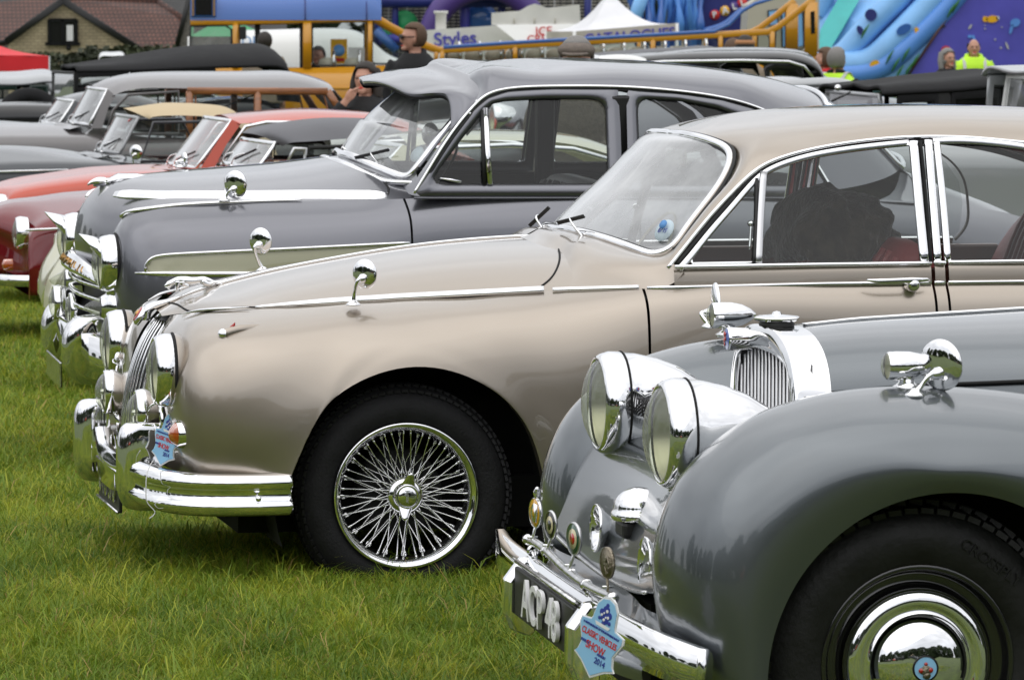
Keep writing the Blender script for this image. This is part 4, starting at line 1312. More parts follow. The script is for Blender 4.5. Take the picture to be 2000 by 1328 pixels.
# badge bar
bar = np.array([atx(1030, 1053, -.625), atx(1060, 1069, -.628), atx(1100, 1107, -.63), atx(1155, 1148, -.63), atx(1197, 1167, -.625)])
bb = tube('badge_bar', curve(bar, 40), .0105, 'dull chrome', ar, 14)
for (u, v) in ((1041, 1075), (1146, 1143)):
    q = np.array(atx(u, v, -.628))
    lathe('bar_clamp', [(.011, -.008), (.0145, -.006), (.0145, .006), (.011, .008)], q, (0, 1, 0), 'chrome', bb, 16)
    tube('bar_post', [q, q + (.006, .004, -.028), q + (.012, 0, -.062)], [.009, .006, .011], 'chrome', bb)
for (u, v) in ((1031, 1053), (1067, 1076), (1117, 1120), (1197, 1167)):
    lathe('bar_collar', [(0, -.009), (.012, -.009), (.0125, 0), (.012, .009), (0, .009)], np.array(atx(u, v, -.628)), (0, 1, .05), 'chrome', bb, 14)
def badge(u, v, h, wr, face, ring, inner, foot_uv, centre=None, name='badge'):
    c = np.array(atx(u, v, -.63)); r_ = h / 2
    ax = (-1, -.22, 0)
    V, F = lathe_data([(0, -.004), (r_ * .98, -.004), (r_, 0), (r_ * .93, .004), (r_ * .90, .003)], c, ax, 32)
    V = np.array(V); V[:, 1] = c[1] + (V[:, 1] - c[1]) * wr
    o = mesh_obj(name, V, F, ring, bb)
    for k, (rr, m_, dx) in enumerate(((.91, face, .0035), (.60, inner, .0042), (.34, centre, .0048))):
        if m_:
            V, F = lathe_data([(0, dx), (r_ * rr, dx - .0004), (r_ * rr, 0)], c, ax, 28)
            V = np.array(V); V[:, 1] = c[1] + (V[:, 1] - c[1]) * wr
            mesh_obj('badge_enamel', V, F, m_, o)
    f = np.array(atx(*foot_uv, -.628))
    trim('badge_stem', [c + (0.0, 0, -r_ * .9), f + (.0, 0, .012), f], .014, .005, ring, o, up=(-1, 0, 0))
    tube('badge_screw', [f + (-.012, 0, .016), f + (.012, 0, .016)], .003, 'chrome', o, 6)
    return o
b1 = badge(1046, 1001, .072, .82, 'yellow enamel', 'chrome', 'chrome', (1040, 1062), 'yellow enamel')
q = np.array(atx(1049, 966, -.63))
Bag().add(tube_data(curve([q + (0, 0, -.008), q + (0, .004, .006), q + (0, -.004, .016)], 8), [.006, .009, .004], 8)).build('badge_wing', 'chrome', b1)
for dy in (-.014, 0, .014):
    qq = np.array(atx(1046, 1001, -.637)); tube('badge_letter', [qq + (0, dy, .020), qq + (0, dy * .2, -.022)], .0022, 'chrome', b1, 6)
badge(1076, 1025, .068, .78, 'black gloss', 'dull chrome', 'cream enamel', (1070, 1078), 'black gloss')
badge(1121, 1052, .076, .92, 'green enamel', 'stainless', 'cream enamel', (1113, 1117), 'red enamel')
b4 = badge(1186, 1099, .070, .92, 'bronze', 'bronze', None, (1187, 1160), None)
for i in range(9):
    a = i * .7; qq = np.array(atx(1186, 1099, -.633)); r0 = .010 + .0022 * i
    p0 = qq + (-.001, math.cos(a) * r0, math.sin(a) * r0); p1 = qq + (-.001, math.cos(a + 1.1) * r0, math.sin(a + 1.1) * r0)
    tube('badge_relief', [p0, (p0 + p1) / 2 * 1.0, p1], .0016, 'bronze', b4, 5)
# horns and the bell lamp
for (u, v, y, r_, m_) in ((1162, 1031, .10, .056, 'chrome'), (1257, 1101, -.375, .060, 'chrome')):
    c = np.array(at(u, v, y))
    hn = lathe('horn', [(.0, -.060), (.012, -.055), (.020, -.035), (.032, -.018), (r_ * .86, -.004), (r_ * .96, .001), (r_, -.001), (r_ * .97, -.007), (.036, -.024), (.024, -.040), (.018, -.07), (.024, -.075), (.024, -.10), (.0, -.10)], c, (-1, 0, .04), 'chrome', ar, 40)
    lathe('horn_throat', [(0, -.028), (.014, -.028)], c, (-1, 0, .04), 'black', hn, 16)
c = np.array(at(1247, 1003, -.09))
bl = lathe('bell_lamp', [(.0605, -.012), (.062, -.008), (.062, .004), (.059, .007)] + [(.057 * math.cos(t), .012 + .048 * math.sin(t)) for t in np.linspace(0, PI / 2, 14)], c, (0, 0, 1), 'chrome', ar, 48)
Bag().box(c[0] - .045, c[0] + .05, c[1] - .045, c[1] + .045, c[2] - .052, c[2] - .012).build('bell_base', 'black', bl, False, .01)
# rally plate hung on the near over-rider
rally_plate(ar, np.array(atx(1172, 1245, -.72)), (.52, -.84, -.30), (-.10, .25, 1), .180)
# disc wheels
def disc_wheel(parent, cx, cz, outy, r=.343, flip=False):
    t = tyre(parent, (cx, cz), r, .205, .165, outy, 'tyre grey', nb=58, blk=1.5)
    t.name = 'wheel'
    c = (cx, outy, cz)
    lathe('rim', [(.212, .004), (.205, .000), (.200, .010), (.196, .030), (.188, .034), (.176, .030), (.168, .040), (.15, .05), (0, .05)], c, (0, 1, 0), 'black gloss', t, 64)
    hc = lathe('hubcap', [(.162, .022), (.162, .012), (.156, .002), (.136, -.008), (.124, -.004), (.116, .000), (.107, -.012), (.094, -.030), (.070, -.043), (.040, -.050), (.0, -.053)], c, (0, 1, 0), 'chrome', t, 72)
    lathe('hub_emblem_ring', [(.026, .0), (.0285, -.004), (.025, -.005)], (cx, outy - .0495, cz), (0, 1, 0), 'black', hc, 30)
    lathe('hub_emblem', [(.0245, -.004), (0, -.0055)], (cx, outy - .0495, cz), (0, 1, 0), 'plate blue', hc, 30)
    for dx, dz, r_, m_ in ((0, -.004, .012, 'bronze'), (-.010, -.004, .006, 'red enamel'), (.010, -.003, .006, 'red enamel'), (.0, .010, .004, 'red enamel'), (.002, -.014, .009, 'bronze')):
        lathe('emblem_relief', [(r_, 0), (r_, -.0065), (0, -.007)], (cx + dx, outy - .050, cz + dz), (0, 1, 0), m_, hc, 7)
    text('tyre_lettering', 'CROSSPLY', 'tyre grey', t, basis((cx + .155, outy - .0085, cz + .215), (.82, 0, -.58), (.58, 0, .82)), .034, .002)
    return t
wA = disc_wheel(ar, 0, .333, -.72)
c_ = copy_tree(wA, ar); c_.location = (2.83, 0, 0)
for x in (0.0, 2.83):
    c_ = copy_tree(wA, ar); c_.location = (x, 0, 0); c_.scale = (1, -1, 1)
# ================================================================== grey saloon with the big sun visor (behind the beige one)
S = Fr(199, 505, -.75, -.62, .83, 12, .03)
sr = S.empty('visor_saloon', 'mid grey 1950s saloon with painted sun visor, eagle mascot and cream side flash', 'car', 'classic cars parked on the grass')
at, atx = S.at, S.atx
MS = 'mid grey paint'
rows = [
 [(-.655,-.42,.955), (-.69,-.43,.91), (-.705,-.43,.83), (-.71,-.43,.70), (-.70,-.43,.58), (-.68,-.43,.47)],
 [(-.665,-.55,.995), (-.70,-.58,.94), (-.712,-.61,.83), (-.715,-.61,.70), (-.705,-.61,.58), (-.69,-.61,.46)],
 [(-.645,-.63,1.015), (-.675,-.70,.95), (-.69,-.74,.84), (-.69,-.75,.70), (-.68,-.75,.58), (-.66,-.74,.45)],
 [(-.56,-.665,1.036), (-.59,-.765,.965), (-.61,-.815,.85), (-.62,-.83,.70), (-.61,-.83,.57), (-.59,-.81,.44)],
 [(-.42,-.68,1.05), (-.43,-.79,.98), (-.44,-.85,.86), (-.445,-.868,.70), (-.44,-.862,.56), (-.42,-.85,.42)],
 [(-.20,-.69,1.06), (-.20,-.80,.99), (-.20,-.862,.87), (-.21,-.872,.76), (-.23,-.872,.68), (-.28,-.865,.58)],
 [(.05,-.70,1.066), (.05,-.81,.995), (.05,-.865,.88), (.05,-.872,.80), (.05,-.872,.74), (.04,-.865,.69)],
 [(.26,-.72,1.070), (.27,-.82,1.0), (.28,-.866,.88), (.30,-.872,.78), (.33,-.872,.66), (.35,-.865,.56)],
 [(.40,-.755,1.075), (.41,-.835,1.0), (.41,-.868,.88), (.415,-.874,.72), (.42,-.87,.50), (.43,-.85,.26)],
 [(.80,-.79,1.082), (.80,-.845,1.0), (.80,-.87,.88), (.80,-.875,.70), (.80,-.87,.50), (.80,-.84,.25)],
 [(1.4,-.80,1.080), (1.4,-.848,1.0), (1.4,-.87,.88), (1.4,-.875,.70), (1.4,-.87,.50), (1.4,-.84,.25)],
 [(2.0,-.785,1.07), (2.0,-.84,1.0), (2.0,-.865,.88), (2.0,-.87,.70), (2.0,-.865,.52), (2.0,-.84,.35)],
 [(2.5,-.73,1.04), (2.5,-.80,.98), (2.5,-.83,.86), (2.5,-.84,.70), (2.5,-.835,.56), (2.5,-.82,.45)],
 [(2.9,-.62,.97), (2.9,-.70,.91), (2.92,-.75,.80), (2.93,-.765,.66), (2.92,-.76,.52), (2.9,-.74,.40)],
 [(3.10,-.35,.86), (3.14,-.38,.80), (3.16,-.40,.70), (3.17,-.40,.58), (3.15,-.40,.47), (3.12,-.40,.40)],
 [(3.14,0,.85), (3.18,0,.79), (3.20,0,.70), (3.21,0,.58), (3.19,0,.47), (3.16,0,.40)],
]
SS = surf(rows, 200, 30)
xd = at(806, 440, -.865)[0]
sg = split(SS, [xd, 1.28, 2.05], .004, 12)
for nm, g in zip(('front_wing', 'front_door', 'rear_door', 'rear_wing'), sg):
    grid(nm, g, MS, sr); grid(nm, mir(g), MS, sr)
Bag().box(-.55, 2.9, -.72, .72, .22, .40).build('floor_pan', 'underside', sr, False)
Bag().box(.55, 2.0, -.76, .76, .25, 1.0).build('cabin_tub', 'black', sr, False)
Bag().box(-.60, .3, -.5, .5, .35, .86).build('engine_bay', 'underside', sr, False)
# bonnet
rows = [
 [(-.775,0,.80), (-.76,-.14,.80), (-.73,-.28,.80), (-.69,-.42,.80)],
 [(-.785,0,.88), (-.77,-.14,.88), (-.735,-.29,.875), (-.68,-.43,.865)],
 [(-.770,0,.97), (-.755,-.15,.965), (-.72,-.30,.95), (-.665,-.44,.93)],
 [(-.725,0,1.048), (-.71,-.16,1.04), (-.68,-.32,1.015), (-.64,-.47,.98)],
 [(-.645,0,1.102), (-.635,-.17,1.092), (-.615,-.35,1.062), (-.60,-.54,1.015)],
 [(-.47,0,1.130), (-.47,-.20,1.122), (-.47,-.42,1.094), (-.48,-.64,1.042)],
 [(-.17,0,1.152), (-.17,-.22,1.145), (-.17,-.45,1.118), (-.17,-.685,1.060)],
 [(.06,0,1.172), (.06,-.23,1.163), (.06,-.47,1.130), (.06,-.70,1.066)],
 [(.25,0,1.197), (.25,-.24,1.185), (.25,-.48,1.145), (.25,-.715,1.070)],
 [(.42,0,1.215), (.42,-.25,1.20), (.42,-.50,1.155), (.42,-.745,1.075)],
]
SB = surf(rows, 100, 40)
grid('bonnet', np.concatenate([SB[:, ::-1], mir(SB)[:, 1:]], axis=1), MS, sr)
def on_SB(x, y):
    xs = SB[25:, 0, 0]
    i = 25 + int(np.argmin(np.abs(xs - x)))
    r = SB[i]
    b = np.interp(-abs(y), r[::-1, 1], np.linspace(1, 0, len(r)))
    p = gsamp(SB, i / (len(SB) - 1), b).copy()
    if y > 0: p[1] *= -1
    return p
for s in (-1, 1):
    # broad bright bar on the bonnet flank
    P = []
    for u in np.linspace(240, 748, 40):
        v = np.interp(u, [225, 400, 600, 760], [391, 386, 382, 381])
        q = np.array(at(u, v, -.60)); q2 = on_SB(q[0], -.60)
        z = q[2]
        i = 25 + int(np.argmin(np.abs(SB[25:, 0, 0] - q[0])))
        rr = SB[i]; y = np.interp(-z, -rr[:, 2], rr[:, 1])
        P.append((q[0], y, z))
    P = np.array(P); P[:, 1] = np.convolve(np.pad(P[:, 1], 4, mode='edge'), np.ones(9) / 9, 'valid')
    P[:, 1] -= .006; P[:, 2] += .004
    P[:, 1] *= -s
    trim('bonnet_flash', P, .046, .014, 'chrome', sr, up=(0, s * .8, .6), scale=[.55, 1] + [1] * 22 + [1, .5], k=5)
    # bead along the top of the wing
    P = curve([(-.668, -.575, 1.004), (-.655, -.605, 1.02), (-.60, -.645, 1.034), (-.48, -.67, 1.05), (-.33, -.685, 1.06), (-.15, -.69, 1.066), (.0, -.70, 1.07)], 40)
    P[:, 1] *= -s
    trim('wing_bright_line', P, .020, .016, 'chrome', sr, up=(0, s * .4, 1), scale=[1.1, 1, .9, .8, .6, .3])
    G_ = curve([on_SB(.40, -.02 * s * -1) if 0 else np.array([.30, -.05, 1.202]), np.array([.31, -.30, 1.178]), np.array([.33, -.52, 1.137]), np.array([.345, -.63, 1.108]), np.array([.33, -.70, 1.078])], 24)
    G_[:, 1] *= -s
    tube('bonnet_gap', G_, .005, 'seam', sr, 6)
    # cream flash with its chrome border
    up_ = [at(u, v, -.872) for u, v in ((288, 533), (288, 522), (296, 509), (318, 501), (360, 497), (560, 487), (800, 475))]
    lo_ = [at(u, v, -.872) for u, v in ((288, 533), (300, 533), (330, 533), (360, 533), (400, 533), (600, 532), (800, 530))]
    U_ = curve(up_, 40); L_ = curve(lo_, 40)
    def skin_y(x, z):
        xs = SS[:, 12, 0]; i = int(np.argmin(np.abs(xs - x))); r = SS[i]
        return float(np.interp(-z, -r[:, 2], r[:, 1]))
    G = np.stack([U_, U_ * .66 + L_ * .34, U_ * .33 + L_ * .67, L_], axis=1)
    for a in range(G.shape[0]):
        for b_ in range(4):
            G[a, b_, 1] = skin_y(G[a, b_, 0], G[a, b_, 2]) - .003
    f = (lambda q: q) if s < 0 else mir
    grid('side_flash', f(G), 'flash cream paint', sr)
    trim('flash_moulding', f(G[:, 0]) + np.array([0, s * .003, 0]), .013, .012, 'chrome', sr, up=(0, s, 0))
    P = np.array([(q[0], skin_y(q[0], q[2]) - .004, q[2]) for q in (at(u, v, -.872) for u, v in zip(np.linspace(268, 800, 30), np.linspace(536, 535, 30)))])
    trim('side_spear', f(P), .022, .020, 'chrome', sr, up=(0, s, 0), scale=[.3, 1, 1, 1, 1, 1, 1, 1, 1, 1])
# eagle
b = Bag()
hd = [np.array(at(u, v, 0)) for u, v in ((171, 362), (178, 357), (190, 355), (204, 356), (212, 358))]
b.add(tube_data(curve(hd, 14), [.003, .009, .018, .020, .016], 10))
for s in (-1, 1):
    w0 = [np.array(at(u, v, 0)) for u, v in ((203, 358), (230, 356), (265, 352), (300, 347))]
    V = []
    for k, q in enumerate(w0):
        f = [.02, .055, .04, .006][k]
        for j in range(5):
            t = j / 4
            V.append(q + np.array([0, s * (.01 + f * t * 1.3), [.010, .034, .026, .006][k] * (1 - .5 * t)]))
    b.add((V, grid_faces(4, 5)))
    V2 = [v - np.array([0, 0, .008]) for v in V]
    b.add((V2, grid_faces(4, 5)))
b.build('mascot', 'chrome', sr)
bk = [np.array(at(u, v, 0)) + np.array([0, 0, .0]) for u, v in ((205, 352), (240, 348), (290, 343), (312, 342))]
trim('mascot_spine', curve(bk, 16), .05, .012, 'chrome', sr, up=(0, 0, 1), scale=[1.2, 1, .5, .1])
# screen, scuttle, pillars
WSs = [(667, 302, 0), (700, 311, -.25), (740, 329, -.42), (775, 343, -.53), (797, 346, -.585), (812, 333, -.605), (845, 290, -.605), (878, 248, -.595), (905, 215, -.57), (915, 192, -.52), (890, 168, -.33), (862, 156, 0)]
w3 = np.array(S.ats(WSs)); wsc = curve(w3, 70)
rowsW = []
for p in wsc:
    yt = abs(p[1]); bz = .20 * (yt / .62) ** 2
    rowsW.append([(p[0] - bz * (1 - f * f), f * yt, p[2] + (.03 * (1 - f * f) * (yt / .62) ** 2 if p[2] > 1.3 else .05 * (1 - f * f) * (yt / .62) ** 2 * (p[2] - 1.13) / .17)) for f in np.linspace(-1, 1, 21)])
grid('windscreen', np.array(rowsW), 'windscreen clear', sr)
loop = np.concatenate([wsc, mir(wsc)[::-1][1:-1]])
ups = np.array([(-.75, .5 * p[1], .62) for p in loop])
trim('windscreen_frame', loop + np.array([-.004, 0, .004]), .030, .022, 'chrome', sr, up=ups, close=True)
lowc = curve([(x - .055, y * 1.03, z - .018) for x, y, z in w3[:5]] + [tuple(w3[5] + np.array([.03, -.08, -.05])), (.455, -.775, 1.10)], 40)
for f in (lambda q: q, mir):
    trim('scuttle_moulding', f(lowc), .026, .018, 'chrome', sr, up=(-.4, 0, .9))
outer = curve([(.40, -.02, 1.213), (.40, -.2, 1.203), (.40, -.40, 1.172), (.40, -.58, 1.125), (.41, -.70, 1.09), (.44, -.775, 1.085)], 12)
wb = curve(w3[:6], 12)
rows = [[outer[k], outer[k] * .5 + wb[k] * .5 + np.array([0, 0, .008]), wb[k]] for k in range(12)]
G = surf(rows, 30, 10)
for f in (lambda q: q, mir): grid('scuttle', f(G), MS, sr)
# roof, gutter to centre
Gt = [at(u, v, y) for u, v, y in ((808, 378, -.80), (842, 322, -.78), (880, 262, -.745), (922, 210, -.70), (950, 186, -.68), (990, 174, -.665), (1080, 169, -.66), (1210, 170, -.66), (1320, 178, -.66), (1410, 191, -.655), (1475, 209, -.655), (1540, 245, -.67), (1590, 312, -.70), (1626, 372, -.745))]
In = [w3[5] + np.array([.03, -.012, .0]), w3[6] + np.array([.03, -.012, .0]), w3[7] + np.array([.03, -.01, 0]), w3[8] + np.array([.03, -.008, .003]), w3[9] + np.array([.025, 0, .012])]
net = []
for k in range(5):
    g = np.array(Gt[k]); e = In[k]; d = np.linalg.norm(e - g)
    net.append(np.concatenate([curve(np.array([g, g * .6 + e * .4 + np.array([-.02 * d, -.05 * d, .12 * d]), e]), 16), [e]]))
g = np.array(Gt[5]); e = w3[10] + np.array([.02, 0, .012]); d = np.linalg.norm(e - g)
net.append(np.concatenate([curve(np.array([g, g * .6 + e * .4 + np.array([0, -.04, .06]), e]), 16), [w3[11] + np.array([.02, 0, .012])]]))
cx = [.668, .80, .958, 1.219, 1.587, 1.906, 2.12, 2.25, 2.36, 2.46, 2.54]; czz = [1.535, 1.562, 1.574, 1.580, 1.565, 1.528, 1.476, 1.414, 1.335, 1.24, 1.15]
for k in range(6, 14):
    g = np.array(Gt[k])
    xc_ = [0, 0, 0, 0, 0, 0, .86, 1.14, 1.40, 1.62, 1.82, 2.05, 2.30, 2.50][k]
    zc = float(np.interp(xc_, cx, czz)); h = zc - g[2]; dx = xc_ - g[0]
    if k < 11:
        c = [g, (g[0] + dx * .05, g[1] * .95, g[2] + h * .38), (g[0] + dx * .3, g[1] * .78, g[2] + h * .76), (g[0] + dx * .7, g[1] * .42, g[2] + h * .96), (xc_, 0, zc)]
    else:
        c = [g, (g[0] + dx * .30, g[1] * .93, g[2] + h * .15), (g[0] + dx * .72, g[1] * .74, g[2] + h * .52), (g[0] + dx * .95, g[1] * .38, g[2] + h * .90), (xc_, 0, zc)]
    net.append(curve(np.array(c), 17))
net = np.array(net); tu = knots(net)
al = nspl(net, tu, np.linspace(0, tu[-1], 140)); al = nspl(al.transpose(1, 0, 2), np.linspace(0, 1, 17), np.linspace(0, 1, 33)).transpose(1, 0, 2)
i5 = int(round(tu[5] / tu[-1] * 139))
for f in (lambda q: q, mir): grid('windscreen_pillar', f(al[:i5 + 1, :31]), MS, sr)
al2 = al[i5:]
ib = int(np.argmax(al2[:, -1, 0] > 2.16))
grid('roof', np.concatenate([al2, mir(al2)[:, ::-1][:, 1:]], axis=1)[:ib + 1], MS, sr)
for f in (lambda q: q, mir): grid('rear_quarter', f(al2[ib:, :17]), MS, sr)
bw = np.concatenate([al2[ib:, 16:], mir(al2[ib:, 16:])[:, ::-1][:, 1:]], axis=1)
grid('rear_window', bw, 'dark glass', sr)
lp = np.concatenate([bw[:, 0], bw[-1, 1:], bw[::-1, -1][1:], bw[0, ::-1][1:-1]])
trim('rear_window_frame', lp + np.array([.01, 0, .006]), .024, .02, 'chrome', sr, up=np.array([(.7, .3 * p[1], .7) for p in lp]), close=True)
# boot
rows = []
for x, z in ((2.44, 1.17), (2.62, 1.10), (2.80, 1.03), (2.98, .94), (3.10, .86)):
    ye = float(np.interp(x, [2.4, 2.9, 3.14], [-.745, -.62, -.15])); ze = float(np.interp(x, [2.4, 2.9, 3.14], [1.045, .97, .86]))
    rows.append([(x, ye, ze), (x, ye * .85, ze + (z - ze) * .6), (x, ye * .5, z - .01), (x, 0, z)])
G = surf(rows, 24, 14)
grid('boot_lid', np.concatenate([G, mir(G)[:, ::-1][:, 1:]], axis=1), MS, sr)
G = surf([[al2[-1, 0] + (0, 0, -.03), al2[-1, 8] + (.02, 0, -.07), al2[-1, 17] + (0, 0, -.02)], [(2.30, -.775, 1.05), (2.40, -.745, 1.045), (2.46, -.55, 1.14)], [(2.44, -.745, 1.045), (2.5, -.74, 1.04), (2.5, -.55, 1.13)]], 12, 8)
for f in (lambda q: q, mir): grid('rear_deck', f(G), MS, sr)
gut = curve(Gt, 110); gut[:, 1] -= .006
for f, s in ((lambda q: q, -1), (mir, 1)):
    trim('gutter', f(gut), .011, .012, 'chrome', sr, up=(0, s, .25))
    g3 = gut.copy(); g3[:, 2] -= .012; g3[:28, 0] += .008; g3[:, 1] += .008
    trim('door_seal', f(g3[2:]), .014, .012, 'black', sr, up=(0, s, .2))
# door frames: painted ribbons between the door's outline and the glass
def yg(v): return -.805 + max(0, (375 - v)) / 205.0 * .14
def A3(L, dy=0): return np.array([at(u, v, yg(v) + dy) for u, v in L])
def dense(L, n):
    L = np.array(L, float); d = np.concatenate([[0], np.cumsum(np.linalg.norm(np.diff(L, axis=0), axis=1))])
    t = np.linspace(0, d[-1], n); return np.stack([np.interp(t, d, L[:, 0]), np.interp(t, d, L[:, 1])], 1)
def ringpair(outer, inner, n=120):
    """match points of the two outlines by angle about the inner centre"""
    O = dense(outer + [outer[0]], 600); I = dense(inner + [inner[0]], 600)
    c = I.mean(0)
    th = np.linspace(0, 2 * PI, n, endpoint=False)
    def samp(Q):
        a = np.arctan2(Q[:, 1] - c[1], Q[:, 0] - c[0])
        return np.array([Q[np.argmin(np.abs(np.angle(np.exp(1j * (a - t)))))] for t in th])
    return samp(O), samp(I)
Of = [(808, 384), (810, 376), (842, 325), (880, 266), (922, 215), (952, 191), (990, 179), (1080, 174), (1207, 175), (1212, 250), (1216, 384)]
If = [(856, 361), (847, 356), (846, 346), (858, 328), (900, 272), (945, 215), (962, 202), (985, 197), (1060, 193), (1150, 193), (1172, 197), (1184, 212), (1189, 360)]
Orr = [(1228, 384), (1223, 177), (1320, 184), (1410, 197), (1472, 214), (1535, 250), (1583, 314), (1618, 372), (1600, 384)]
Ir = [(1250, 362), (1244, 215), (1248, 199), (1262, 193), (1330, 197), (1400, 211), (1450, 230), (1500, 262), (1560, 330), (1575, 362)]
for f, s in ((lambda q: q, -1), (mir, 1)):
    for O, I in ((Of, If), (Orr, Ir)):
        o_, i_ = ringpair(O, I)
        oo = A3(o_); ii = A3(i_, .0); mm = A3(o_ * .35 + i_ * .65, -.008); m2 = A3(o_ * .75 + i_ * .25, -.008)
        dp = A3(i_, .030)
        G = np.stack([oo, m2, mm, ii, dp], axis=1)
        G = np.concatenate([G, G[:1]], axis=0)
        grid('door_frame', f(G), MS, sr)
        pane('door_glass', f(A3(I, .012)), 'glass', sr)
        trim('window_rubber', f(A3(dense(I + [I[0]], 90)[:-1], .006)), .007, .01, 'black', sr, up=(0, s, 0), close=True)
    trim('quarterlight_bar', f(A3([(948, 212), (952, 290), (957, 361)])), .022, .016, 'chrome', sr, up=(0, s, 0))
    trim('quarterlight_seal', f(A3([(941, 216), (943, 290), (946, 361)])), .014, .012, 'black', sr, up=(0, s, 0))
    trim('quarterlight_arm', f(A3([(858, 348), (880, 352), (900, 356)])), .012, .01, 'chrome', sr, up=(0, s, 0), scale=[.4, 1, 1])
    G = surf([[at(u, 384, -.806), at(u, 387, -.815), at(u, 390, -.80)] for u in np.linspace(808, 1650, 12)], 30, 6)
    grid('waist_roll', f(G), MS, sr)
    dh = trim('door_handle', f(curve([at(1530, 391, -.86), at(1550, 388, -.885), at(1580, 388, -.885), at(1598, 390, -.86)], 12)), .016, .014, 'chrome', sr, up=(0, s, 0))
# visor
Rr = curve([at(u, v, y) for u, v, y in ((887, 262, -.70), (918, 226, -.68), (936, 198, -.64), (930, 176, -.55), (893, 152, -.32), (838, 132, 0))], 24)
Ff = curve([at(u, v, y) for u, v, y in ((880, 257, -.68), (880, 215, -.63), (868, 188, -.585), (815, 186, -.53), (778, 176, -.42), (742, 162, -.24), (708, 160, 0))], 24)
rows = []
for k in range(24):
    a, e = Rr[k], Ff[k]
    d = np.linalg.norm(a - e)
    a = a + np.array([.02, 0, .006])
    rows.append([a + np.array([.03, 0, -.015]), a + np.array([.008, -.004 * (k < 12), .014]), a * .88 + e * .12 + np.array([0, -.004, .006]), a * .55 + e * .45 + np.array([0, -.02 * (k < 10), .05 * d]), a * .15 + e * .85 + np.array([0, -.01 * (k < 10), .035 * d]), e, e + np.array([.012, .0, -.012])])
G = surf(rows, 60, 40)
vis = grid('sun_visor', np.concatenate([G, mir(G)[::-1][1:]], axis=0), MS, sr)
under = G[:, 4:-2].copy(); under[:, :, 2] -= .012; under[:, :, 0] += .004
grid('visor_lining', np.concatenate([under, mir(under)[::-1][1:]], axis=0), 'underside', vis)
for u, v, y in ((885, 258, -.715), (916, 223, -.70), (932, 200, -.665)):
    lathe('visor_screw', [(0, .012), (.007, .010), (.010, .003), (.010, -.004)], at(u, v, y), (-.2, -1, .2), 'chrome', vis, 12)
# inside
seat(sr, 1.10, -.66, .66, .55, .56, 'grey leather', .10, 14)
seat(sr, 1.95, -.66, .66, .55, .56, 'grey leather', .14, 14)
lathe('steering_wheel', [(.20, 0), (.206, .006), (.212, 0), (.206, -.006), (.20, 0)], (.68, .36, 1.06), (-.8, 0, .6), 'black', sr, 40)
Bag().box(.50, .60, -.64, .64, .95, 1.10).build('dashboard', 'black', sr, False, .02)
lathe('interior_mirror', [(0, .004), (.04, .002), (.044, -.006), (0, -.010)], at(842, 262, -.40), (.5, -.8, 0), 'dull chrome', sr, 20)
lathe('tax_disc', [(0, 0), (.033, 0), (.033, .002), (0, .002)], np.array(at(815, 302, -.55)), (-.75, -.45, .5), 'sticker', sr, 24)
Bag().box(1.20, 1.28, .64, .69, 1.0, 1.46).build('centre_pillar', 'black', sr, False, .02)
Bag().box(1.20, 1.28, -.69, -.64, 1.0, 1.46).build('centre_pillar', 'black', sr, False, .01)
# lamps with peaks
for s in (-1, 1):
    c = np.array([-.752, s * .62, .83])
    h = headlamp(sr, c, .090, .106, [(.110, .03), (.110, .05), (.10, .10)], bulge=.03)
    lathe('headlight_ring', [(.112, -.048), (.117, -.052), (.115, -.058)], c, (-1, 0, 0), 'seam', h, 40)
    V = []
    for i in range(13):
        a = PI * (i / 12)
        y, z = math.cos(a) * .098, math.sin(a) * .098
        V += [(c[0] + .0, c[1] + y, c[2] + max(z, .01)), (c[0] - .085 * math.sin(a) ** 1.2, c[1] + y * .80, c[2] + max(z, .01) * .86 + .030 * math.sin(a))]
    pk_ = mesh_obj('headlight_peak', V, grid_faces(13, 2), 'chrome', h); sm = pk_.modifiers.new('thickness', 'SOLIDIFY'); sm.thickness = .004
    c = np.array(at(222, 600, -.62)); c[1] = s * .62
    cl = lathe('sidelight', [(.040, .05), (.044, .045), (.052, .030), (.075, .020), (.082, -.01), (.085, -.07), (.09, -.09)], c, (-1, 0, 0), 'chrome', sr, 36)
    lathe('sidelight_lens', [(0, .115), (.012, .105), (.028, .075), (.038, .055), (.040, .048)], c, (-1, 0, 0), 'lens', cl, 24)
# grille: crown bar with letters, bars, bonnet mouth
gb = curve([(-.715, -.47, .735), (-.755, -.38, .765), (-.785, -.20, .785), (-.795, 0, .79), (-.785, .20, .785), (-.755, .38, .765), (-.715, .47, .735)], 50)
cb = trim('grille_crown', gb, .075, .055, 'chrome', sr, up=(-1, 0, .6), scale=[.4, .8, 1, 1, 1, .8, .4])
for i, ch in enumerate('VAUXHALL'):
    t = .5 + (i - 3.5) * -.085
    t = 1 - t
    k = int(t * 49); p = gb[49 - k]
    text('grille_letter', ch, 'gold', cb, basis(p + np.array([-.030, 0, .010]), gb[max(49 - k - 1, 0)] - gb[min(49 - k + 1, 49)], (.55, 0, .85)), .042, .003)
mesh_obj('grille_recess', [(-.70, -.46, .42), (-.70, .46, .42), (-.70, .46, .80), (-.70, -.46, .80)], [(0, 1, 2, 3)], 'black', sr, False)
for z in (.725, .675, .625, .575, .525):
    P = curve([(-.70, -.45, z - .01), (-.755, -.32, z), (-.785, -.15, z + .004), (-.79, 0, z + .005), (-.785, .15, z + .004), (-.755, .32, z), (-.70, .45, z - .01)], 40)
    trim('grille_bar', P, .016, .020, 'chrome', sr, up=(-1, 0, 0))
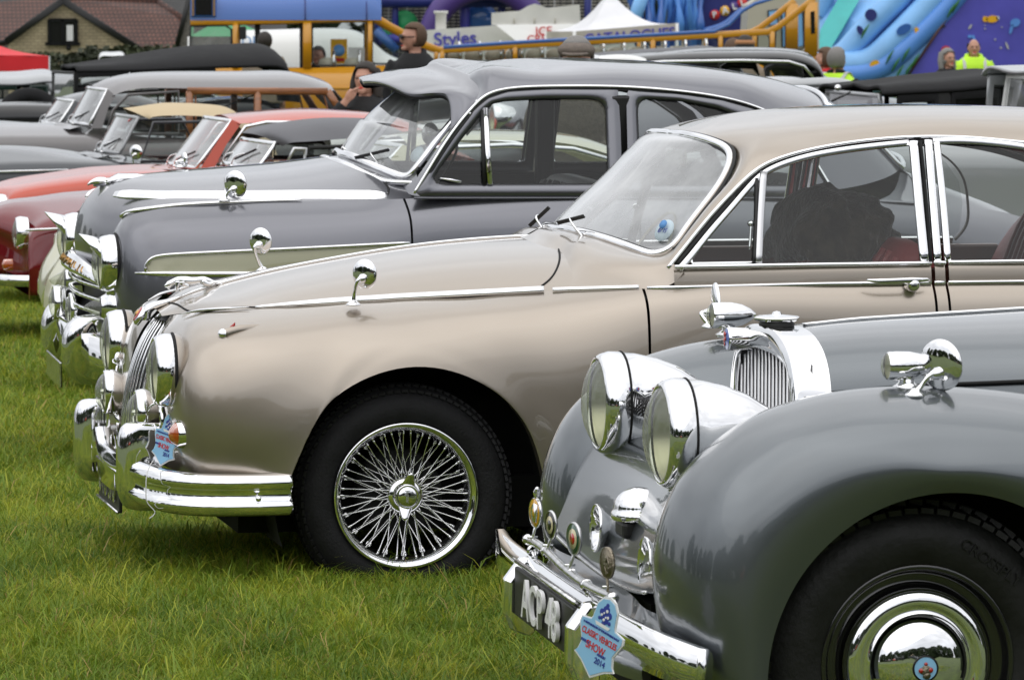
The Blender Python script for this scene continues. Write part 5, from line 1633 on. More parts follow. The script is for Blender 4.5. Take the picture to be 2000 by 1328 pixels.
# bumper and big over-riders
bsec2 = [(-.03, .075), (.015, .078), (.048, .058), (.062, .020), (.060, -.030), (.045, -.065), (.01, -.082), (-.03, -.080)]
P = curve([(-.40, -.88, .46), (-.54, -.87, .46), (-.66, -.80, .465), (-.74, -.64, .47), (-.785, -.40, .475), (-.805, 0, .48), (-.785, .40, .475), (-.74, .64, .47), (-.66, .80, .465), (-.54, .87, .46)], 80)
V, F = sweep_data(P[::-1], bsec2, (0, 0, 1)); bo = mesh_obj('bumper', V, F, 'chrome', sr)
for s in (-1, 1):
    q = np.array([-.795, s * .38, .50])
    rws = []
    for k, (dx, dz, w, d) in enumerate(((.05, .115, .03, .06), (.0, .112, .055, .08), (-.05, .085, .062, .10), (-.075, .03, .064, .12), (-.078, -.04, .06, .12), (-.055, -.11, .05, .10), (-.01, -.15, .035, .07))):
        rws.append([(q[0] + d, q[1] - w, q[2] + dz), (q[0] + dx + .02, q[1] - w * .95, q[2] + dz), (q[0] + dx, q[1] - w * .5, q[2] + dz), (q[0] + dx - .006, q[1], q[2] + dz), (q[0] + dx, q[1] + w * .5, q[2] + dz), (q[0] + dx + .02, q[1] + w * .95, q[2] + dz), (q[0] + d, q[1] + w, q[2] + dz)])
    grid('overrider', surf(rws, 30, 26), 'chrome', sr)
npS = Bag().box(-.872, -.862, -.25, .25, .32, .42).build('number_plate', 'dull chrome', sr, False, .004)
for (u, v, y) in ((140, 606, .02), (108, 592, .30)):
    c = at(u, v, y)
    h = headlamp(sr, c, .062, .072, [(.072, .02), (.062, .05), (.035, .075), (0, .085)], name='fog_light', flutes=False, bulge=.02)
    tube('lamp_stem', [np.array(c) + (.04, 0, -.05), np.array(c) + (.05, 0, -.12)], .012, 'chrome', h)
lathe('badge', [(0, .006), (.045, .005), (.048, 0), (.045, -.004), (0, -.004)], at(126, 585, .16), (-1, 0, 0), 'dull chrome', sr, 24)
# mirrors on both wings
stalk_mirror(sr, at(438, 393, -.69), at(457, 362, -.68), .050, (.62, .78, .05), squash=1.1)
stalk_mirror(sr, at(352, 327, .69), at(356, 312, .69), .030, (1, .2, .05))
wiper(sr, at(745, 328, -.40), at(728, 303, -.36), np.array([.05, -.09, .02]), (-.6, 0, .7))
wiper(sr, at(688, 306, .0), at(672, 296, .05), np.array([.03, -.08, .02]), (-.6, 0, .7))
for x in (0.0, 2.6):
    for s in (-1, 1):
        t = tyre(sr, (x, .33), .33, .21, .16, -.74 if s < 0 else .74, tread=False, n=48, sgn=s)
        t.name = 'wheel'
        lathe('hubcap', [(.21, s * -.01), (.16, s * .01), (.11, s * .02), (0, s * .05)], (x, s * .74, .33), (0, 1, 0), 'chrome', t, 40)
# ================================================================== the rows of cars behind
def small_car(fr, name, label, body, crest, wing, quad, roof, roof_m, hw=.75, zb=.28, glassy='windscreen clear', tail=2.75, lamp=None, frame_m='chrome', side_win=None, wheels=(0, 2.2), wr=.30, trimline=None, tail_z=.72, pillar=True, wip=True, front=-.85):
    o = fr.empty(name, label, 'car', 'classic cars parked on the grass')
    at = fr.at
    yc = -hw * .80
    Cr = np.array([at(u, v, 0) for u, v in crest]); Wg = np.array([at(u, v, yc) for u, v in wing])
    q = [np.array(at(*p)) for p in quad]       # far-bottom, far-top, near-top, near-bottom
    xs_front = max(Cr[0][0], Wg[0][0], front)
    xend = max(q[3][0], Wg[-1][0])
    xs = np.linspace(xs_front, xend, 10)
    def zc(x): return float(np.interp(x, Cr[:, 0], Cr[:, 2]))
    def zw(x): return float(np.interp(x, Wg[:, 0], Wg[:, 2]))
    rows = []
    z0c, z0w = zc(xs[0]), zw(xs[0])
    for dx, k in ((-.13, .62), (-.11, .80), (-.05, .93)):
        rows.append([(xs[0] + dx, 0, z0c * k)] + [(xs[0] + dx + .02, -hw * .35, z0c * k), (xs[0] + dx + .03, yc * .9, z0w * k), (xs[0] + dx + .07, -hw * .93, z0w * k - .05), (xs[0] + .10 + dx * .5, -hw, z0w * k - .16 * k), (xs[0] + .12 + dx * .5, -hw, zb + .12), (xs[0] + .13, -hw * .97, zb)])
    for x in xs:
        a, b = zc(x), zw(x)
        rows.append([(x, 0, a), (x, -hw * .38, a - .012 - (a - b) * .10), (x, yc, b), (x, -hw * .95, b - .05), (x, -hw, b - .17), (x, -hw * 1.01, zb + .13), (x, -hw * .97, zb)])
    zt = zw(xend)
    for f in (.25, .5, .75, .92, 1.0):
        x = xend + (tail - xend) * f
        z = zt + (tail_z - zt) * f ** 3
        t = 1 - .25 * f ** 4
        rows.append([(x, 0, z + .01), (x, -hw * .4 * t, z), (x, yc * t, z - .01), (x, -hw * .95 * t, z - .06), (x, -hw * t, z - .17), (x, -hw * t, .42), (x, -hw * .97 * t, zb + .1 * f)])
    if lamp:
        lx = at(*lamp[:3])[0] + .05
        rows = [[(max(p[0], lx - (.34 if abs(p[1]) < hw * .3 else .20 if abs(p[1]) < hw * .5 else 0)), p[1], p[2]) if abs(p[1]) > .01 else p for p in r] for r in rows]
    rows = [[tuple(np.array(p) + np.random.default_rng(i * 9 + j).normal(0, 1e-4, 3) * (abs(p[1]) > .01)) for j, p in enumerate(r)] for i, r in enumerate(rows)]
    G = surf(rows, 90, 40)
    G[:, :, 2] = np.maximum(G[:, :, 2], zb - .02)
    grid('body', np.concatenate([G, mir(G)[:, ::-1]], axis=1), body, o)
    gx = q[3][0] - .10
    # bonnet shut line and door line follow the skin
    i = int(np.argmin(np.abs(G[:, 0, 0] - gx)))
    for f in (lambda p: p, mir):
        tube('door_gap', f(G[min(i + 5, 89), 15:38] + (0, -.002, 0)), .004, 'seam', o, 5)
        tube('bonnet_gap', f(G[i, 0:12] + (0, 0, .001)), .004, 'seam', o, 5)
    # windscreen
    fb, ft, nt, nb = q
    def sym(n, f):  # average near and far so that the car is true about its centre
        x = (n[0] + f[0]) / 2; y = (abs(n[1]) + abs(f[1])) / 2; z = (n[2] + f[2]) / 2
        return np.array((x, -y, z))
    B, T = sym(nb, fb), sym(nt, ft)
    R_ = np.array([[(B[0] * (1 - k) + T[0] * k - .10 * (1 - s * s), (B[1] * (1 - k) + T[1] * k) * -s, B[2] * (1 - k) + T[2] * k + .015 * (1 - s * s)) for s in np.linspace(-1, 1, 15)] for k in np.linspace(0, 1, 6)])
    grid('windscreen', R_, glassy, o)
    lp = np.concatenate([R_[0], R_[1:, -1], R_[-1, ::-1][1:], R_[::-1, 0][1:-1]])
    trim('windscreen_frame', lp, .028, .022, frame_m, o, up=(-.8, 0, .6), close=True)
    scr = R_[0].copy(); scr[:, 2] -= .02; sc2 = scr.copy(); sc2[:, 0] -= .16; sc2[:, 2] = [zc(p[0]) - .01 if abs(p[1]) < .3 else (zc(p[0]) + zw(p[0])) / 2 for p in sc2]
    grid('scuttle', np.stack([sc2, (sc2 + scr) / 2 + (0, 0, .012), scr], 0), body, o)
    Bag().box(B[0] - .1, tail - .35, -hw * .9, hw * .9, zb - .04, zw(B[0]) - .06).build('cabin_tub', 'black', o, False)
    Bag().box(-.3, B[0], -hw * .6, hw * .6, zb, .55).build('engine_bay', 'underside', o, False)
    # roof or hood
    if roof:
        rr = []
        for st in roof:
            p3 = [np.array(at(*p)) for p in st]
            rr.append(curve(np.array(p3), 9))
        GR = surf(rr, 40, 20)
        fl = np.concatenate([GR, mir(GR)[:, ::-1][:, 1:]], axis=1)
        rm = grid('roof' if 'canvas' not in roof_m else 'hood', fl, roof_m, o)
        # back panel down to the deck
        e = fl[-1]; d = e.copy(); d[:, 0] += .22; d[:, 2] = zt - .02
        m_ = (e + d) / 2 + (0.05, 0, .03)
        grid('rear_panel', np.stack([e, m_, d], 0), roof_m, o)
        if pillar and 'canvas' not in roof_m:
            for f in (lambda p: p, mir):
                P0 = GR[0, 0]; grid('pillar', f(np.array([[B + (.01, -.015, -.03), B + (.10, -.03, -.03)], [T * .5 + B * .5 + (.01, -.02, 0), T * .5 + B * .5 + (.08, -.03, 0)], [T + (.0, -.01, .01), P0 + (.03, 0, 0)]])), body if 'canvas' not in roof_m else frame_m, o)
    if side_win:
        for f, s in ((lambda p: p, -1), (mir, 1)):
            for L, m2 in side_win:
                P = np.array([at(u, v, -hw * .84) for u, v in L])
                pane('door_glass', f(P), 'glass', o)
                trim('window_frame', f(P), .026, .02, m2, o, up=(0, s, 0), close=True)
    if lamp:
        u, v, y, r_ = lamp
        c0 = np.array(at(u, v, y))
        for s in (-1, 1):
            c = c0 * (1, -s, 1) if s > 0 else c0
            headlamp(o, (c[0], s * abs(y), c[2]), r_ * .84, r_, [(r_ * 1.02, .018), (r_ * .95, .06)], flutes=False, bulge=.022)
    if trimline:
        for f, s in ((lambda p: p, -1), (mir, 1)):
            P = np.array([at(u, v, -hw * 1.005) for u, v in trimline])
            trim('side_moulding', f(P), .014, .014, 'chrome', o, up=(0, s, 0))
    if wip:
        for y in (-.28, .1):
            b_ = np.array((B[0] - .08 - .02, y, B[2] - .0))
            wiper(o, b_, b_ + (.07, -.05, .07), np.array([.05, -.09, .03]), (-.6, 0, .7))
    for x in wheels:
        for s in (-1, 1):
            t = tyre(o, (x, wr), wr, wr * .62, .14, s * hw * .96, tread=False, n=40, sgn=s)
            t.name = 'wheel'
            lathe('hubcap', [(wr * .62, 0), (wr * .4, s * .015), (0, s * .04)], (x, s * hw * .96, wr), (0, 1, 0), 'chrome', t, 24)
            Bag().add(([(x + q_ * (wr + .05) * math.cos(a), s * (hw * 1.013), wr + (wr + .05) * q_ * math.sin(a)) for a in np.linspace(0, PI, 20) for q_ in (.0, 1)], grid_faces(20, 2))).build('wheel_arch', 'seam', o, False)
    seat(o, B[0] + .62, -hw * .8, hw * .8, .4, .52, 'grey leather', .1, 8)
    return o
FRB = Fr(35, 456, -.52, -.56, .62, 12, 0, depth=24.4)
gb1 = small_car(FRB, 'open_sports_car', 'dark red sports car with grey fabric hood and chrome bumper, nose at the left edge', 'burgundy paint',
    [(-70, 425), (0, 397), (44, 388), (131, 375), (186, 371), (300, 352), (420, 332)], [(-110, 500), (-50, 478), (0, 462), (50, 437), (130, 413), (250, 392), (420, 362), (540, 350)],
    [(413, 326, .58), (469, 268, .52), (553, 287, -.52), (538, 322, -.58)],
    [[(552, 286, -.54), (520, 270, -.40), (474, 260, 0)], [(566, 280, -.60), (534, 262, -.46), (510, 250, 0)], [(600, 277, -.62), (585, 256, -.48), (578, 236, 0)], [(670, 272, -.62), (640, 248, -.48), (660, 231, 0)], [(740, 275, -.62), (730, 252, -.48), (735, 236, 0)], [(790, 300, -.60), (800, 275, -.46), (790, 262, 0)]],
    'grey canvas', lamp=(33, 456, -.56, .095), trimline=[(50, 450), (90, 448), (200, 443), (400, 432)], side_win=[([(560, 318), (575, 291), (597, 291), (595, 318)], 'stainless'), ([(602, 318), (604, 289), (700, 286), (730, 318)], 'black')])
q = np.array(FRB.at(30, 546, -.50))
V, F = sweep_data(curve([(q[0] + .10, -.72, q[2]), (q[0] - .05, -.60, q[2]), (q[0] - .14, 0, q[2]), (q[0] - .05, .60, q[2]), (q[0] + .10, .72, q[2])], 40)[::-1], [(-.01, .032), (.012, .03), (.018, 0), (.012, -.03), (-.01, -.032)], (0, 0, 1)); mesh_obj('bumper', V, F, 'chrome', gb1)
q = FRB.at(14, 517, -.55); lathe('indicator', [(0, .03), (.03, .02), (.034, 0), (.034, -.03)], q, (-1, 0, 0), 'amber', gb1, 20)
FRC = Fr(-20, 420, -.55, -.56, .62, 12, 0, depth=28.2)
small_car(FRC, 'sports_coupe', 'coral red sports coupe with chrome-framed windows behind the dark red sports car', 'coral paint',
    [(-90, 385), (0, 354), (70, 341), (169, 327), (264, 321), (310, 322)], [(-100, 410), (0, 376), (100, 356), (200, 345), (300, 338), (400, 338)],
    [(322, 318, .56), (405, 230, .50), (457, 239, -.50), (400, 330, -.56)],
    [[(462, 242, -.52), (448, 232, -.36), (430, 224, 0)], [(490, 241, -.56), (500, 228, -.42), (500, 217, 0)], [(600, 236, -.57), (600, 222, -.42), (590, 212, 0)], [(720, 243, -.57), (700, 226, -.42), (680, 216, 0)], [(800, 262, -.57), (790, 240, -.42), (760, 228, 0)], [(880, 300, -.55), (860, 280, -.42), (840, 262, 0)]],
    'coral paint', lamp=(-4, 408, -.56, .095), side_win=[([(424, 322), (480, 248), (520, 240), (640, 240), (730, 252), (760, 318)], 'chrome')], tail_z=.8)
FRD = Fr(251, 300, .72, -.58, .93, 12, 0, depth=31.6)
small_car(FRD, 'convertible_saloon', 'dark grey rounded convertible with cream cloth hood and stickers on its screen', 'dark grey paint',
    [(-60, 283), (0, 284), (63, 286), (120, 292), (190, 303)], [(-60, 318), (0, 313), (110, 312), (221, 315), (262, 322)],
    [(185, 293, .52), (234, 223, .46), (276, 235, -.46), (251, 300, -.52)],
    [[(292, 233, -.50), (268, 222, -.32), (241, 212, 0)], [(303, 228, -.55), (300, 215, -.40), (285, 206, 0)], [(350, 226, -.56), (350, 212, -.42), (326, 201, 0)], [(403, 228, -.56), (410, 212, -.42), (400, 204, 0)], [(450, 236, -.56), (455, 222, -.4), (446, 212, 0)], [(480, 262, -.55), (490, 250, -.4), (480, 240, 0)]],
    'beige canvas', hw=.77, side_win=[([(275, 316), (300, 240), (400, 238), (440, 316)], 'dark grey paint')], trimline=[(-20, 336), (60, 334), (133, 332)], tail=2.6, frame_m='silver paint')
gq = bpy.data.objects['convertible_saloon']
for (u, v, r_, m_) in ((262, 238, .025, 'plate red'), (257, 255, .022, 'sticker'), (248, 270, .035, 'black'), (231, 289, .038, 'plate white')):
    lathe('sticker', [(0, 0), (r_, 0), (r_, .002)], np.array(FRD.at(u, v, -.36)) + (-.03, 0, .02), (-.8, -.1, .6), m_, gq, 18)
q = np.array(FRD.at(264, 298, -.80))
stalk_mirror(gq, q + (0, 0, -.16), q, .055, (.62, .78, 0))
FRE = Fr(186, 246, .72, -.60, .98, 12, 0, depth=35.4)
trv = small_car(FRE, 'timbered_estate_car', 'taupe grey estate car with varnished timber frame round its rear windows', 'rose taupe paint',
    [(-60, 241), (0, 241), (100, 240), (150, 243)], [(-60, 262), (0, 262), (100, 262), (170, 262), (200, 268)],
    [(133, 237, .56), (178, 171, .50), (213, 180, -.50), (187, 246, -.56)],
    [[(219, 188, -.56), (205, 177, -.38), (178, 168, 0)], [(250, 177, -.62), (240, 162, -.45), (215, 152, 0)], [(350, 173, -.64), (345, 156, -.5), (320, 140, 0)], [(500, 174, -.64), (500, 157, -.5), (480, 139, 0)], [(620, 175, -.64), (610, 160, -.5), (580, 142, 0)], [(652, 178, -.62), (648, 170, -.5), (625, 155, 0)]],
    'rose taupe paint', hw=.77, tail=2.9, tail_z=.9, side_win=[([(205, 262), (222, 215), (250, 186), (348, 179), (350, 262)], 'rose taupe paint'), ([(382, 262), (382, 182), (500, 182), (500, 262)], 'wood'), ([(506, 262), (506, 182), (632, 183), (652, 262)], 'wood')])
for f, s in ((lambda p: p, -1), (mir, 1)):
    for L in (([(370, 300), (370, 178)]), ([(503, 300), (503, 178)]), ([(668, 222), (640, 178)]), ([(366, 178), (640, 179)]), ([(366, 285), (690, 286)])):
        P = np.array([FRE.at(u, v, -.66) for u, v in L]); trim('timber_frame', f(P), .06, .04, 'wood', trv, up=(0, s, 0))
tube('radio_aerial', [FRE.at(420, 216, -.3), FRE.at(486, 190, -.2), FRE.at(556, 163, -.1)], .006, 'black', trv, 5)
# cream coupe seen through the windows of the grey saloon
FRF = Fr(100, 500, -.72, -.66, .72, 12, 0, depth=20.3)
crm = small_car(FRF, 'cream_coupe', 'cream coupe mostly hidden behind the grey saloon, its roof seen through that saloon\'s windows', 'cream paint',
    [(100, 505), (160, 478), (260, 440), (420, 410), (560, 392)], [(94, 508), (150, 480), (260, 460), (420, 440), (640, 430)],
    [(560, 372, .56), (700, 275, .50), (800, 290, -.50), (740, 390, -.56)],
    [[(800, 290, -.54), (790, 275, -.36), (770, 262, 0)], [(860, 277, -.60), (860, 265, -.45), (850, 256, 0)], [(1000, 275, -.62), (1000, 263, -.45), (1000, 254, 0)], [(1120, 283, -.62), (1120, 270, -.45), (1110, 262, 0)], [(1200, 306, -.60), (1190, 290, -.45), (1170, 280, 0)], [(1290, 350, -.58), (1280, 330, -.42), (1260, 318, 0)]],
    'cream paint', hw=.80, tail=3.0, tail_z=.75, side_win=[([(770, 380), (840, 290), (1000, 284), (1120, 292), (1190, 312), (1230, 380)], 'chrome')], front=-.56, wheels=(0, 2.4), zb=.36)
# dark car behind it whose chrome lamp shows in the same window
FRG = Fr(968, 232, -.6, -.5, 1.0, 12, 0, depth=30.0)
drk = FRG.empty('tall_vintage_car', 'black vintage car with bright headlamp, glimpsed through the grey saloon\'s front door window', 'car', 'classic cars parked on the grass')
rows = [[(x, 0, zt), (x, -.35, zt - .02), (x, -.60, zt - .10), (x, -.72, .8), (x, -.72, .35)] for x, zt in ((-.45, .95), (-.40, 1.12), (-.2, 1.17), (.4, 1.19), (.7, 1.22), (1.0, 1.22), (1.8, 1.2), (2.6, 1.1))]
G = surf(rows, 40, 20); grid('body', np.concatenate([G, mir(G)[:, ::-1]], axis=1), 'mid grey paint', drk)
for s in (-1, 1): headlamp(drk, (-.62, s * .5, 1.0), .095, .11, [(.11, .04), (.08, .14), (0, .2)], flutes=False)
for x in (0, 2.2):
    for s in (-1, 1): tyre(drk, (x, .33), .33, .2, .13, s * .74, tread=False, n=32, sgn=s).name = 'wheel'

# --- tourers with black hoods, vintage saloons: boxy builder
def hooded(fr, name, label, hood, hood_m, screen, body_m, belt, zlow, hw=.72, x_nose=-1.2, x_tail=2.6, side=None, rail=None, spare=None):
    """hood = stations [(u,v) near eave, (u,v) ridge]; screen = 4 corners; belt = height of the door tops in the picture"""
    o = fr.empty(name, label, 'car', 'classic cars parked on the grass')
    at = fr.at
    rr = []
    for (a, b) in hood:
        p, r_ = np.array(at(*a, -hw)), np.array(at(*b, 0))
        rr.append([p, p * .93 + r_ * .07 + (0, 0, .03), p * .55 + r_ * .45 + (0, 0, abs(r_[2] - p[2]) * .25), r_])
    GR = surf(rr, 40, 18)
    fl = np.concatenate([GR, mir(GR)[:, ::-1][:, 1:]], axis=1)
    grid('hood', fl, hood_m, o, thick=.02)
    e = fl[-1]; d = e.copy(); d[:, 0] += .12; d[:, 2] = belt
    grid('rear_panel', np.stack([e, (e + d) / 2 + (.05, 0, 0), d], 0), hood_m, o)
    if screen:
        q = [np.array(at(*p)) for p in screen]
        P = [q[0], q[1], q[2], q[3]]
        pane('windscreen', P, 'windscreen clear', o)
        trim('windscreen_frame', poly(P, 5, True), .03, .03, rail or 'black', o, up=(-1, 0, 0), close=True)
    rows = [[(x, 0, zt), (x, -w * .6, zt - .01), (x, -w * .96, zt - .05), (x, -w, zt - .25), (x, -w, zlow)] for x, zt, w in ((x_nose, belt - .12, .40), (x_nose + .5, belt - .05, .44), (-.1, belt, .58), (.4, belt, hw), (1.6, belt, hw), (x_tail, belt - .05, hw * .9), (x_tail + .15, belt - .4, hw * .8))]
    G = surf(rows, 50, 20); grid('body', np.concatenate([G, mir(G)[:, ::-1]], axis=1), body_m, o)
    if side:
        for f, s in ((lambda p: p, -1), (mir, 1)):
            for L in side:
                P = np.array([at(u, v, -hw + .02) for u, v in L]); pane('side_window', f(P), 'glass', o)
                trim('window_frame', f(P), .07, .03, 'black canvas' if 'canvas' in hood_m else body_m, o, up=(0, s, 0), close=True)
    for x in (x_nose + .35, x_tail - .55):
        for s in (-1, 1): tyre(o, (x, .36), .36, .24, .13, s * (hw + .06), tread=False, n=36, sgn=s).name = 'wheel'
    return o
F1 = Fr(103, 196, .35, -.72, 1.15, 12, 0, depth=42.0)
o = hooded(F1, 'hooded_tourer', 'vintage tourer with a long black canvas hood and upright windscreen', [((150, 141), (122, 129)), ((240, 140), (205, 117)), ((330, 137), (300, 101)), ((420, 133), (385, 91)), ((500, 131), (455, 88)), ((552, 134), (525, 94)), ((562, 141), (545, 112))], 'black canvas',
    [(104, 196, .62), (104, 141, .62), (146, 143, -.62), (148, 196, -.62)], 'black paint', 1.12, .3, side=[[(150, 178), (152, 146), (250, 142), (250, 172)], [(290, 170), (290, 142), (420, 138), (420, 165)]])
F2 = Fr(0, 190, .9, -.72, 1.15, 12, 0, depth=45.0)
o = hooded(F2, 'vintage_limousine', 'dark green vintage car with silver roof and spare wheel on its running board', [((-120, 165), (-120, 142)), ((-20, 166), (-20, 142)), ((60, 165), (50, 140)), ((104, 163), (100, 141)), ((112, 170), (108, 150))], 'silver paint', None, 'green paint', 1.05, .3, x_nose=-1.6, x_tail=3.2,
    side=[[(-60, 200), (-60, 170), (30, 170), (30, 200)], [(62, 200), (62, 170), (90, 170), (90, 200)]])
c = np.array(F2.at(58, 240, -.90))
t = tyre(o, (c[0], c[2]), .36, .22, .13, -.92, tread=False, n=40); t.name = 'spare_wheel'
lathe('wheel_cover', [(.23, .02), (0, .0)], (c[0], -.92, c[2]), (0, 1, 0), 'black gloss', t, 24)
trim('body_moulding', [F2.at(-60, 200, -.74), F2.at(110, 199, -.74)], .05, .03, 'silver paint', o, up=(0, -1, 0))
F3 = Fr(83, 236, .72, -.60, .95, 12, 0, depth=38.5)
small_car(F3, 'small_grey_saloon', 'small dark grey rounded saloon half hidden behind the timbered estate', 'dark grey paint',
    [(-90, 236), (0, 236), (60, 240)], [(-90, 252), (0, 254), (90, 258), (130, 262)], [(78, 238, .52), (118, 193, .46), (150, 201, -.46), (128, 244, -.52)],
    [[(152, 204, -.5), (140, 196, -.35), (118, 190, 0)], [(175, 205, -.55), (170, 190, -.42), (160, 180, 0)], [(260, 206, -.56), (255, 190, -.42), (240, 180, 0)], [(330, 225, -.55), (325, 208, -.4), (310, 200, 0)]], 'dark grey paint', hw=.76, tail=2.6)
F4 = Fr(180, 170, .9, -.7, 1.2, 12, 0, depth=47)
o = hooded(F4, 'pale_grey_saloon', 'pale grey rounded saloon roof showing between the tourer and the timbered estate', [((158, 166), (165, 152)), ((185, 160), (195, 147)), ((300, 160), (300, 146)), ((400, 180), (390, 165))], 'silver paint', None, 'silver paint', 1.05, .3, side=[[(170, 188), (175, 168), (240, 166), (240, 188)]])
# right-hand side
F5 = Fr(1580, 158, 2.2, -.72, 1.2, 12, 0, depth=36.0)
o = hooded(F5, 'black_saloon', 'glossy black vintage saloon with rounded roof below the mustard bus', [((1170, 128), (1100, 119)), ((1260, 122), (1230, 112)), ((1350, 118), (1340, 99)), ((1480, 117), (1480, 95)), ((1560, 122), (1550, 99)), ((1598, 140), (1585, 113)), ((1607, 158), (1600, 140))], 'black paint', None, 'black paint', 1.12, .3, x_nose=-1.3, x_tail=2.5,
    side=[[(1300, 158), (1300, 128), (1400, 126), (1400, 158)], [(1500, 158), (1498, 134), (1512, 127), (1560, 130), (1572, 158)]])
trim('drip_moulding', np.array([F5.at(u, v, -.74) for u, v in ((1190, 129), (1300, 121), (1450, 119), (1540, 121), (1570, 130), (1588, 152))]), .025, .02, 'chrome', o, up=(0, -1, 0))
lathe('roof_lamp', [(0, .04), (.03, .03), (.04, 0)], F5.at(1542, 113, -.6), (0, 0, 1), 'chrome', o, 14)
F6 = Fr(1240, 115, 1.2, -.6, 1.5, 12, 0, depth=39.5)
o = hooded(F6, 'grey_roofed_saloon', 'saloon with a dull grey fabric roof between the grey visor car and the bus', [((1180, 119), (1175, 117)), ((1250, 113), (1250, 105)), ((1330, 108), (1330, 95)), ((1410, 112), (1400, 96)), ((1440, 125), (1430, 112))], 'grey canvas', None, 'silver paint', 1.1, .3)
F6b = Fr(1190, 117, .9, -.6, 1.45, 12, 0, depth=33.0)
o = hooded(F6b, 'white_roofed_car', 'car whose white roof dome just shows over the grey saloon\'s roof', [((1170, 122), (1170, 117)), ((1200, 120), (1200, 113)), ((1240, 122), (1235, 115)), ((1262, 128), (1255, 122))], 'white paint', None, 'white paint', 1.0, .3, x_tail=2.0)
F7 = Fr(1600, 170, 1.6, -.7, 1.3, 12, 0, depth=30.5)
o = hooded(F7, 'low_grey_saloon', 'grey saloon roof between the black saloon and the black-hooded tourer', [((1500, 172), (1495, 160)), ((1580, 168), (1575, 156)), ((1650, 170), (1640, 157)), ((1690, 185), (1680, 172))], 'silver paint', None, 'silver paint', 1.0, .3, side=[[(1560, 200), (1560, 180), (1620, 178), (1630, 200)]])
F8 = Fr(1615, 172, .45, -.72, 1.5, 12, 0, depth=26.5)
o = hooded(F8, 'black_hooded_tourer', 'vintage tourer with black hood and side screens in front of the inflatable slide', [((1724, 186), (1668, 166)), ((1800, 182), (1750, 152)), ((1900, 176), (1850, 142)), ((1962, 172), (1920, 138)), ((1990, 180), (1955, 146))], 'black canvas',
    [(1618, 235, .62), (1616, 178, .62), (1718, 188, -.62), (1722, 240, -.62)], 'black paint', 1.1, .3, side=[[(1755, 230), (1757, 192), (1828, 190), (1828, 230)], [(1862, 230), (1862, 186), (1950, 182), (1950, 230)]], rail='silver paint')
tube('wiper_arm', [F8.at(1660, 181, -.3), F8.at(1625, 198, -.5)], .008, 'black', o, 5)
lathe('hood_stud', [(0, .02), (.02, .01), (.02, 0)], F8.at(1636, 172, -.7), (0, -1, 0), 'chrome', o, 10)
F9 = Fr(1975, 170, .3, -.66, 1.4, 12, 0, depth=23.5)
o = hooded(F9, 'grey_utility_car', 'grey upright utility car with white-framed windscreen at the right edge', [((2080, 150), (2026, 138)), ((2150, 148), (2100, 134)), ((2300, 148), (2250, 134)), ((2400, 152), (2350, 140))], 'silver paint',
    [(1958, 230, .62), (1970, 148, .62), (2076, 156, -.62), (2064, 240, -.62)], 'silver paint', 1.1, .3, rail='white paint', side=[[(2090, 235), (2095, 160), (2200, 160), (2200, 235)]])
# ================================================================== the mustard bus
def FL(depth, th=0): return Fr(1000, 95, 0, 0, CAM_H, th, 0, depth=depth)
def lines(fr, L, y=0): return np.array([fr.at(u, v, y) for u, v in L])
for k, c_, r_, b_ in (('inflatable blue', (.10, .28, .72), .35, .5), ('inflatable pale', (.22, .48, .85), .35, .5), ('inflatable teal', (.05, .45, .42), .35, .4), ('inflatable violet', (.075, .07, .42), .4, .5), ('inflatable purple', (.07, .035, .20), .45, .5), ('navy', (.012, .02, .16), .5, .3), ('net', (.012, .012, .018), .8, 0), ('red tent', (.65, .012, .02), .6, .25), ('white tent', (.72, .72, .74), .65, .25), ('bus cream', (.45, .42, .34), .4, 0), ('trailer white', (.68, .67, .63), .4, .05), ('gazebo band', (.50, .46, .40), .6, .1), ('leaf green', (.03, .16, .03), .6, 0), ('hi vis', (.50, .85, .02), .6, .2), ('grey tape', (.45, .45, .44), .4, 0), ('sign green', (.01, .30, .09), .5, 0)):
    M[k] = mat(k, c_, r_, bump=b_, bscale=3.5, var=.12 if b_ else 0, vscale=1.5)
BU = Fr(600, 60, 0, 0, 1.87, 3, 0, depth=58)
bu = BU.empty('mustard_bus', 'mustard yellow vintage bus with blue curved roof at the front and open rear deck', 'bus')
at = BU.at
HWB = 1.1
def bp2(L, y=0): return np.array([at(u, v, y) for u, v in L])
